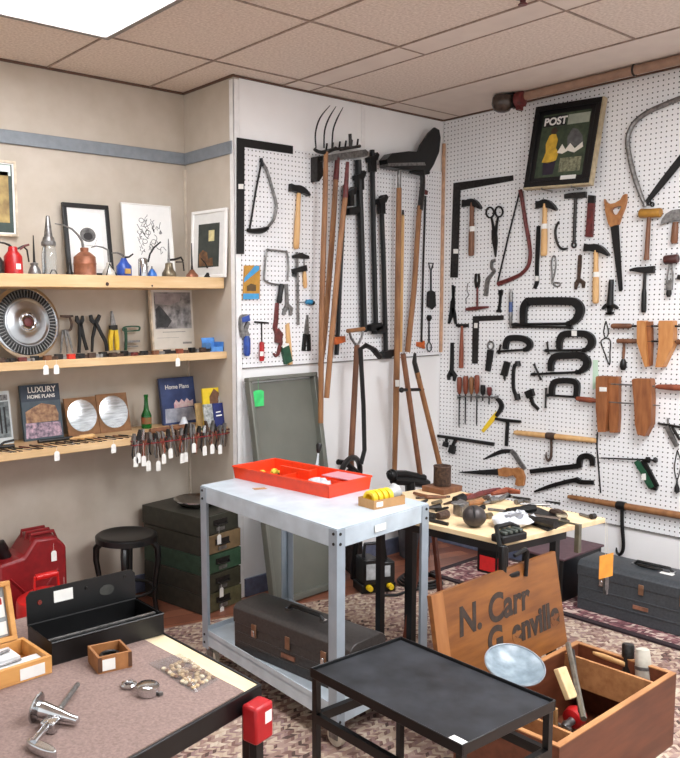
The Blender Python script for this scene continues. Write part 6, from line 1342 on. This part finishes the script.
# ================================================================ on the grey cart
A_, B_, C_ = at(233, 478, 'z', CZ), at(329, 499, 'z', CZ), at(362, 487, 'z', CZ)
e1 = (B_-A_); L = e1.length; e1.normalize(); e2 = Vector((-e1.y, e1.x, 0)); e2 = e2 if e2.dot(C_-B_) > 0 else -e2
D = abs((C_-B_).dot(e2)); H = .052
f = LF((A_.x, A_.y, CZ), e1, e2, (0, 0, 1))
orr = mat('orange_red_plastic', (224, 62, 26), .35, var=.04)
t = thing('tool_tray', 'long orange-red plastic tote tray on top of the grey cart', 'tray', f.p(L/2, D/2, 0))
b = B(); f.box(b, .006, L-.006, .006, D-.006, 0, .004)
def wall(a, c, a2, c2): # outward-leaning side
    P0, P1 = f.p(a, c, 0), f.p(a2, c2, 0); mid = f.p(L/2, D/2, 0); n = (P0+P1)/2-mid; n.z = 0
    n = (f.ex*math.copysign(1, n.dot(f.ex)) if abs((P1-P0).dot(f.ex)) < 1e-4 else f.ey*math.copysign(1, n.dot(f.ey)))
    d = (P1-P0).normalized()
    return B().prism([P0-d*.0, P1+d*.0, P1+d*.006+n*.006+Vector((0, 0, H)), P0-d*.006+n*.006+Vector((0, 0, H))], n*-.004)
for w_ in (wall(.006, .006, L-.006, .006), wall(L-.006, .006, L-.006, D-.006), wall(.006, D-.006, L-.006, D-.006), wall(.006, .006, .006, D-.006)): b.add(w_.v, w_.f)
ob('tray_body', b, orr, t)
ob('rim', B().tube([f.p(0, 0, H), f.p(L, 0, H), f.p(L, D, H), f.p(0, D, H)], .005, 6, True), orr, t)
dv = f.box(B(), L*.47, L*.485, .008, D-.008, .004, H*.85); f.box(dv, L*.478, L-.008, D*.5, D*.515, .004, H*.8); f.box(dv, L*.3, L*.62, D*.47, D*.53, .004, H+.01)
ob('divider', dv, orr, t)
ob('pink_lid', f.box(B(), L*.70, L*.99, D*.55, D-.012, H-.004, H-.0005), mat('pink_plastic', (206, 140, 150), .4, var=.06), None, 'translucent pink plastic lid lying across the far end of the orange-red tray', 'lid')
cr = B(); cc = f.p(L*.80, D*.27, .004); rng = random.Random(5)
cr.ell((cc.x, cc.y, cc.z+.024), .045, .055, .026, 14); cr.v = [cc + (p-cc)*(.86+.28*rng.random()) if p.z > CZ+.008 else p for p in cr.v]
ob('crumpled_bag', cr, mat('white_film', (190, 192, 196), .25, var=.06), None, 'crumpled white plastic bag inside the orange-red tray', 'bag', ang=15)
q = f.p(L*.20, D*.5, .0045); olv = mat('yellow_green_plastic', (190, 178, 60), .5, var=.2)
ob('wire_nut_bundle', B().lathe((q.x, q.y, CZ+.02), (1, .4, .1), [(0, .008), (.02, .016), (.04, .010)], 10).lathe((q.x+.03, q.y-.05, CZ+.018), (.2, 1, 0), [(0, .013), (.05, .010)], 10).ell((q.x-.03, q.y+.03, CZ+.020), .018, .014, .014, 10), olv, None, 'heap of yellow-green fittings in the left of the orange-red tray', 'fittings')
ob('dark_fitting', B().lathe((q.x+.02, q.y-.02, CZ+.012), (.3, -1, .1), [(0, .008), (.05, .008)], 10).tube([(q.x+.05, q.y-.10, CZ+.008), (q.x+.06, q.y+.02, CZ+.008)], .004, 6), dark, None, 'small dark fitting beside the yellow-green ones in the tray', 'fitting')
q0, q1 = at(316, 474, 'z', CZ+.012), Vector()
q1 = q0 + UP*.115 + RT*.02; q1 = Vector((q0.x+.03, q0.y+.01, CZ+.14))
t = thing('hand_tool', 'white-shafted tool with black knob standing up in the orange-red tray', 'tool', q0)
ob('shaft', B().tube([q0, q0.lerp(q1, .72)], [.010, .005], 8), chrome, t)
ob('knob', B().lathe(q0.lerp(q1, .7), q1-q0, [(0, .006), (.01, .010), (.035, .014), (.045, .010)], 12), black, t)
# cardboard box with yellow spools
p0, p1, p2 = at(349, 501, 'z', CZ), at(374, 510, 'z', CZ), at(405, 504, 'z', CZ)
e1 = (p2-p1); L = e1.length; e1.normalize(); e2 = Vector((-e1.y, e1.x, 0)); D = .085; H = .034
f = LF(p1+e1*.0, e1, e2, (0, 0, 1))
kraft = mat('kraft_cardboard', (172, 130, 84), .8, var=.05)
t = thing('cardboard_box', 'small open cardboard box of yellow rings on the grey cart corner', 'box', f.p(L/2, D/2, 0))
b = B(); f.box(b, 0, L, 0, D, 0, .002)
for q in ((0, L, 0, .002), (0, L, D-.002, D), (0, .002, .002, D-.002), (L-.002, L, .002, D-.002)): f.box(b, *q, .002, H)
ob('box_body', b, kraft, t)
ob('white_label', f.box(B(), L*.08, L*.28, -.001, 0, .008, .026), white, t)
for k in range(4):
    c = f.p(L*(.14+.17*k), D*.5, .0)
    r_ = thing('yellow_ring', ['yellow ring at the left end of the cardboard box', 'second yellow ring from the left in the cardboard box', 'third yellow ring from the left in the cardboard box', 'yellow ring at the right end of the row in the cardboard box'][k], 'ring', (c.x, c.y, CZ+.0025), 'yellow rings in the cardboard box')
    ob('ring', B().lathe((c.x, c.y, CZ+.0325), f.ex+f.ey*.15, [(-.011, .018), (-.011, .027), (-.006, .030), (.006, .030), (.011, .027), (.011, .018), (-.011, .018)], 24, False), yellow, r_)
c = f.p(L*.86, D*.55, 0)
ob('plastic_cup', B().lathe((c.x, c.y, CZ+.036), f.ex+Vector((0, 0, .35)), [(-.015, .018), (.02, .030), (.024, .031), (.02, .028), (-.012, .016), (-.015, 0)], 20), mat('smoky_plastic', (180, 184, 184), .2, var=.06), None, 'smoky clear plastic cup tipped at the right end of the cardboard box', 'cup')
f = LF(cart.p(CA*.3, CC*.62, CZ), (1, 0, 0), (0, 1, 0), (0, 0, 1))
q = at(255, 490, 'z', CZ)
ob('paper_scrap', B().prism([(q.x, q.y, CZ+.0002), (q.x+.05, q.y-.02, CZ+.0002), (q.x+.06, q.y+.01, CZ+.0002), (q.x+.01, q.y+.03, CZ+.0002)], (0, 0, .001)), kraft, None, 'small brown scrap on the cart top in front of the tray', 'scrap')

# ================================================================ on the work table
def w(u, v, dz=0): return at(u, v, 'z', WZ+dz)
p = w(474, 527)
ball = B().ell((p.x, p.y, WZ+.042), .044, .044, .042, 24)
t = thing('iron_ball', 'dark iron ball with a slot on the work table', 'ball', (p.x, p.y, WZ))
ob('ball', ball, mat('dark_cast_iron', (64, 58, 56), .45, .4, var=.12, scale=60), t)
ob('slot', B().tube([Vector((p.x, p.y, WZ+.042))+Vector((math.cos(a)*.0435*-.55-.012, math.cos(a)*.0435*-.62, math.sin(a)*.0425)) for a in [.15+.12*k for k in range(11)]], .004, 6), black, t)
p = w(442, 491)
t = thing('rusty_can', 'dark rusty cylinder standing on a wood block on the work table', 'can', (p.x, p.y, WZ+.026))
ob('cylinder', B().lathe((p.x, p.y, WZ+.0262), (0, 0, 1), [(0, .038), (.004, .039), (.085, .039), (.09, .041), (.093, .038), (.09, .034), (.02, .034), (.02, 0)], 24), rust, t)
ob('wood_block', B().box(p.x-.07, p.x+.07, p.y-.06, p.y+.06, WZ, WZ+.026), brown, None, 'brown wood block under the rusty cylinder on the work table', 'block', bevel=.003)
p = w(462, 516)
ob('metal_bracket', B().prism([w(453, 514), w(462, 518), w(469, 513), w(460, 509)], (0, 0, .045)).lathe((p.x, p.y+.02, WZ+.045), (0, 0, 1), [(0, .028), (.008, .026)], 14), steel, None, 'grey metal cup piece just left of the iron ball', 'metal part', bevel=.003)
def wl_(name, label, cat, pts, r, m, dz=None):
    rr = max(r) if isinstance(r, list) else r
    return ob(name, B().tube([w(u, v, rr if dz is None else dz) for u, v in pts], r, 8), m, None, label, cat)
wl_('socket', 'dark socket lying nearest the grey cart on the work table', 'socket', [(427, 516), (435, 517)], [.018, .016], dark)
wl_('socket', 'ribbed rusty socket between the dark socket and the grey metal cup', 'socket', [(438, 516), (447, 514)], [.014, .018], rust)
wl_('drill_bit', 'dark round bar lying at the front edge beside the sockets', 'bar', [(430, 520), (448, 524)], .007, dark)
wl_('spike', 'small dark iron plug behind the sockets on the work table', 'plug', [(428, 508), (440, 507)], [.006, .016], dark)
wl_('wooden_mallet_handle', 'slim brown handle lying at the far left of the work table', 'handle', [(414, 493), (428, 497), (446, 497)], [.007, .010, .006], brown)
wl_('iron_rod', 'thin rusty rod lying behind the sockets on the work table', 'rod', [(416, 498), (450, 496.5)], .005, rust)
wl_('iron_weight', 'round black knob standing on the work table behind the grey cup', 'knob', [(455, 500), (463, 498)], [.016, .022], black)
wl_('file_handle', 'brown turned file handle lying right of the black knob', 'handle', [(468, 504), (482, 501)], [.010, .014], honey)
wl_('drawknife', 'old drawknife with reddish grips lying at the back of the work table', 'drawknife', [(466, 499), (480, 494), (492, 491), (500, 489)], [.008, .014, .012, .008], redd)
wl_('hand_plane_iron', 'long dark tool with brown end at the back edge of the work table', 'tool', [(492, 494), (506, 490.5), (520, 492)], [.008, .016, .010], redwood)
wl_('pliers', 'grey pliers lying across the middle back of the work table', 'pliers', [(484, 503), (500, 499), (508, 495), (512, 497)], [.006, .009, .012, .006], steel)
wl_('long_file', 'long grey flat file at the back right of the work table', 'file', [(512, 497), (530, 499.5)], .006, dark)
wl_('steel_rule', 'long pale steel rod at the right back of the work table', 'rod', [(520, 504), (550, 505)], .005, steel)
wl_('punch', 'short grey punch in front of the pliers on the work table', 'punch', [(488, 509), (505, 511)], .006, steel)
wl_('nut', 'small brass nut beside the iron ball on the work table', 'nut', [(486, 516), (491, 515)], .012, mat('aged_brass', (120, 108, 88), .35, .6))
brass = mat('aged_brass', (120, 108, 88), .35, .6)
wl_('pincers', 'small dark pliers lying at the far left back of the work table', 'pliers', [(413, 505), (421, 503), (427, 500)], [.005, .009, .006], dark)
wl_('brass_nozzle', 'brass nozzle lying behind the dark iron plug', 'nozzle', [(432, 503), (441, 501.5)], [.006, .010], brass)
wl_('auger_bit', 'short rusty auger bit beside the brass nozzle', 'bit', [(444, 504), (453, 501.5)], [.004, .007], rust)
wl_('cold_chisel', 'dark cold chisel pointing at the grey metal cup', 'chisel', [(436, 510.5), (448, 507.5)], [.007, .005], black)
wl_('gouge', 'slim gouge with reddish handle right of the rusty cylinder', 'gouge', [(459, 496.5), (470, 495), (480, 496)], [.004, .009, .007], redwood)
wl_('brace_chuck', 'round grey chuck lying right of the brown turned handle', 'chuck', [(489, 500.5), (494, 499.5)], [.014, .016], steel)
wl_('iron_wedge', 'short black wedge in the middle of the work table', 'wedge', [(476, 508.5), (484, 507)], [.005, .011], black)
wl_('screw_eye', 'small rusty eye bolt in front of the drawknife', 'bolt', [(483, 498.5), (488, 497)], [.006, .009], rust)
wl_('ratchet', 'grey ratchet lying behind the tool roll', 'ratchet', [(516, 502), (523, 500.5), (530, 502)], [.012, .007, .006], steel)
wl_('scriber', 'thin dark scriber at the right back edge of the work table', 'scriber', [(545, 501), (560, 503.5)], [.003, .006], dark)
# black tool roll with bench tools
t = thing('tool_roll', 'black cloth tool roll with small planes at the centre of the work table', 'tool roll', w(540, 520))
pts = [w(503, 513), w(530, 506), w(570, 523), w(548, 532)]
ob('cloth', B().prism(pts, (0, 0, .012)), black, t, bevel=.004)
wl_('bench_plane', 'black block plane lying on the black tool roll', 'plane', [(508, 512), (534, 508)], .016, black, .029)
wl_('bench_plane', 'second black tool, longer, across the black tool roll', 'tool', [(524, 517), (556, 525)], [.012, .016], dark, .028)
wl_('chisel', 'silver chisel lying across the black tool roll', 'chisel', [(528, 515), (560, 519)], .007, chrome, .034)
wl_('ball_pein_hammer', 'rusty hammer head with brown handle right of the tool roll', 'hammer', [(551, 511), (558, 513), (564, 516)], [.010, .018, .016], rust)
wl_('pipe_nipple', 'brass pipe piece on the right part of the work table', 'pipe', [(556, 517), (566, 517)], .014, mat('aged_brass', (120, 108, 88), .35, .6))
t = thing('spanner', 'small grey wrench bit at the right corner of the work table', 'wrench', w(588, 516))
ob('shaft', B().tube([w(580, 514, .007), w(594, 518, .007)], .006, 8), steel, t); ob('end', B().lathe(w(591, 516.5, .012), Vector((1, -.3, 0)), [(0, .011), (.02, .011)], 10), dark, t)
t = thing('wrapped_parts_bag', 'clear plastic bag of white parts in front of the tool roll', 'bag', w(516, 528))
bb = B(); rng = random.Random(9); cc = w(514, 525)
bb.ell((cc.x, cc.y, WZ+.022), .10, .075, .020, 18); bb.v = [Vector((p.x, p.y, WZ+.001+max(0, (p.z-WZ-.001))*(.6+.8*rng.random()))) for p in bb.v]
ob('film', bb, mat('white_film', (190, 192, 196), .25, var=.06), t, ang=12)
ob('grey_parts', B().box(cc.x-.05, cc.x+.02, cc.y-.03, cc.y+.01, WZ+.03, WZ+.046).tube([(cc.x-.02, cc.y+.01, WZ+.045), (cc.x+.05, cc.y-.02, WZ+.04)], .006, 6), mat('grey_parts', (150, 150, 154), .4, .5), t)
# ratchet/knife hanging over the right edge
e_ = w(569, 527)
ob('paint_scraper', B().prism([(e_.x-.004, e_.y-.03, WZ+.013), (e_.x+.004, e_.y-.03, WZ+.013), (e_.x+.004, e_.y+.10, WZ+.013), (e_.x-.004, e_.y+.10, WZ+.013)], (0, 0, .006))
   .box(e_.x-.010, e_.x+.010, e_.y-.045, e_.y-.028, WZ-.09, WZ+.018), mat('olive_grey_steel', (104, 100, 84), .4, .5), None, 'olive-grey steel tool hooked over the work table edge beside the tool roll', 'tool')
# bench vise clamped on the front corner
vc = w(505, 541)
vx, vy = wN.x, wN.y
t = thing('bench_clamp', 'black cast bench clamp gripping the near corner of the work table', 'clamp', (vx+.03, vy-.02, WZ-.12))
a0 = wt.p(-.02, .02, WZ)
fv = LF(wt.p(.0, -.022, WZ), wt.e1, (0, 0, 1))
ob('top_jaw', fv.box(B(), -.052, .075, .001, .03, -.045, .012), black, t, bevel=.006)
for k in range(4): ob('jaw_tooth', fv.box(B(), -.035+.027*k, -.020+.027*k, .03, .042, -.042, .005), mat('green_grey_iron', (74, 80, 74), .4, .3, var=.15), t, bevel=.003)
ob('arch', B().tube([fv.p(-.058, -.02, .006), fv.p(-.056, .035, -.01), fv.p(-.035, .052, -.035), fv.p(.05, .050, -.045), fv.p(.078, .035, -.03)], .009, 8), black, t)
ob('frame', fv.box(fv.box(B(), -.066, -.040, -.13, .001, .0, .022), -.040, .03, -.125, -.105, .0, .022), black, t, bevel=.005)
ob('screw', B().tube([fv.p(.015, -.135, -.03), fv.p(.015, -.03, -.03)], .007, 8), dark, t)
ob('cross_handle', B().tube([fv.p(.0, -.045, .018), fv.p(.058, -.03, .018), fv.p(.066, -.038, .018), fv.p(.066, -.10, .018), fv.p(.063, -.13, .018)], [.007, .008, .009, .007, .008], 8), black, t)
# orange tag on strings from the board's right corner
c = wt.p(WA-.002, -.002, WZ-.012)
s0 = c; zt = at(597, 552, 'x', c.x).z; zb = at(597, 575, 'x', c.x).z
t = thing('hanging_tag', 'orange square tag hanging on strings from the work table right corner', 'tag', (c.x, c.y, zb))
f = LF((c.x-.045, c.y-.003, zb), (1, -.15, 0), (0, 0, 1)); wd = .085; hh = zt-zb
ob('tag_card', f.box(B(), 0, wd, 0, hh, 0, .002), mat('amber_tag', (220, 146, 52), .5, var=.06), t)
ob('string', B().tube([c, f.p(wd*.42, hh, .001)], .001, 4).tube([c+Vector((.01, 0, 0)), f.p(wd*.6, hh, .001)], .001, 4), paper, t)
ob('metal_clip', f.box(f.box(B(), wd*.4, wd*.66, -.05, 0, -.004, .006), wd*.46, wd*.60, -.068, -.05, -.006, .008), steel, t)

# ================================================================ in and on the wooden chest
def cz(u, v, z): return at(u, v, 'z', z)
q0, q1 = cz(568, 646, .30), cz(583, 716, .07)
ob('steel_level_bar', B().tube([at(568, 644, 'y', -1.80), at(583.6, 719, 'y', -2.06)], .010, 6), mat('grey_bar', (122, 116, 104), .4, .5, var=.15), None, 'slim grey metal bar leaning down inside the wooden chest', 'bar')
ob('second_bar', B().tube([at(573, 650, 'y', -1.80), at(580, 712, 'y', -2.02)], .006, 6), dark, None, 'thinner dark bar beside the grey metal bar inside the chest', 'bar')
a = at(559, 668, 'y', -1.93); c = at(571, 699, 'y', -1.98)
d = (c-a); lb = LF(a, d, (1, 0, 0))
ob('wooden_block', lb.box(B(), 0, d.length, -.02, .028, -.010, .010), wood_mat('birch_block', (206, 176, 128), (222, 194, 148), stretch=(20, 20, 20)), None, 'pale wooden block resting against the bars inside the wooden chest', 'block', bevel=.003)
q = cz(575, 719, .10)
t = thing('valve_tool', 'red rounded tool head with brass valve inside the wooden chest', 'tool', (q.x, q.y, .0245))
ob('red_head', B().lathe((q.x-.03, q.y, .105), (1, .0, .12), [(0, .022), (.008, .034), (.035, .038), (.055, .030), (.062, .012)], 20), redp, t)
ob('brass_valve', B().lathe((q.x-.085, q.y-.005, .10), (1, 0, .1), [(0, .010), (.02, .016), (.035, .012), (.055, .014)], 12).tube([(q.x-.08, q.y-.03, .10), (q.x-.08, q.y+.03, .10)], .007, 8), steel, t)
ob('stand', B().box(q.x-.02, q.x+.02, q.y-.02, q.y+.02, .0245, .075), rust, t)
q = cz(556, 724, .12)
ob('wooden_dowel', B().tube([(q.x, q.y, .03), (q.x+.005, q.y+.01, .17)], .011, 8), tan, None, 'short wooden dowel standing beside the red tool head in the chest', 'dowel')
p0, p1 = at(594, 652, 'z', .255), at(626, 664, 'z', .25)
t = thing('hammer', 'hammer with tan handle and grey head lying in the right till of the chest', 'hammer', p0)
ob('handle', B().tube([p0, p0.lerp(p1, .3), p1], [.010, .014, .012], 10), tan, t)
h0 = at(628, 668, 'z', .235); h1 = Vector((h0.x+.028, h0.y+.01, .33))
ob('head', B().lathe((h0.x, h0.y, .215), (.12, .08, 1), [(0, .019), (.004, .021), (.03, .018), (.06, .021), (.10, .021), (.106, .018)], 16), dark, t)
h0 = at(644, 674, 'z', .235)
t = thing('mallet', 'mallet with pale worn head standing at the chest right corner', 'mallet', h0)
ob('head', B().lathe((h0.x, h0.y, .2105), (.1, .12, 1), [(0, .024), (.006, .028), (.08, .026), (.11, .022), (.114, .012)], 18), mat('pale_rawhide', (190, 184, 170), .7, var=.08), t)
ob('band', B().lathe((h0.x+.004, h0.y+.005, .25), (.1, .12, 1), [(0, .0285), (.012, .0285)], 18), steel, t)
# enamel dish
c = at(514.5, 666, 'y', -1.90)
ax = (Vector((-.21, -.27, .94))).normalized(); R = .090
enam = mat('pale_enamel', (104, 118, 127), .3, rgb2=(140, 154, 162), scale=34)
t = thing('enamel_dish', 'shallow pale blue-grey enamel dish tilted against the painted chest lid', 'dish', c)
ob('bowl', B().lathe(c, ax, [(-.016, 0), (-.016, R*.35), (-.008, R*.7), (.006, R*.97), (.008, R), (.005, R), (-.011, R*.7), (-.020, R*.35), (-.020, 0)], 40, False), enam, t)
ob('rim', B().tube([c+ax*.007+(ax.orthogonal().normalized()*math.cos(k*PI/20)+ax.cross(ax.orthogonal().normalized())*math.sin(k*PI/20))*R for k in range(40)], .003, 6, True), mat('grey_enamel_rim', (120, 128, 134), .35), t)
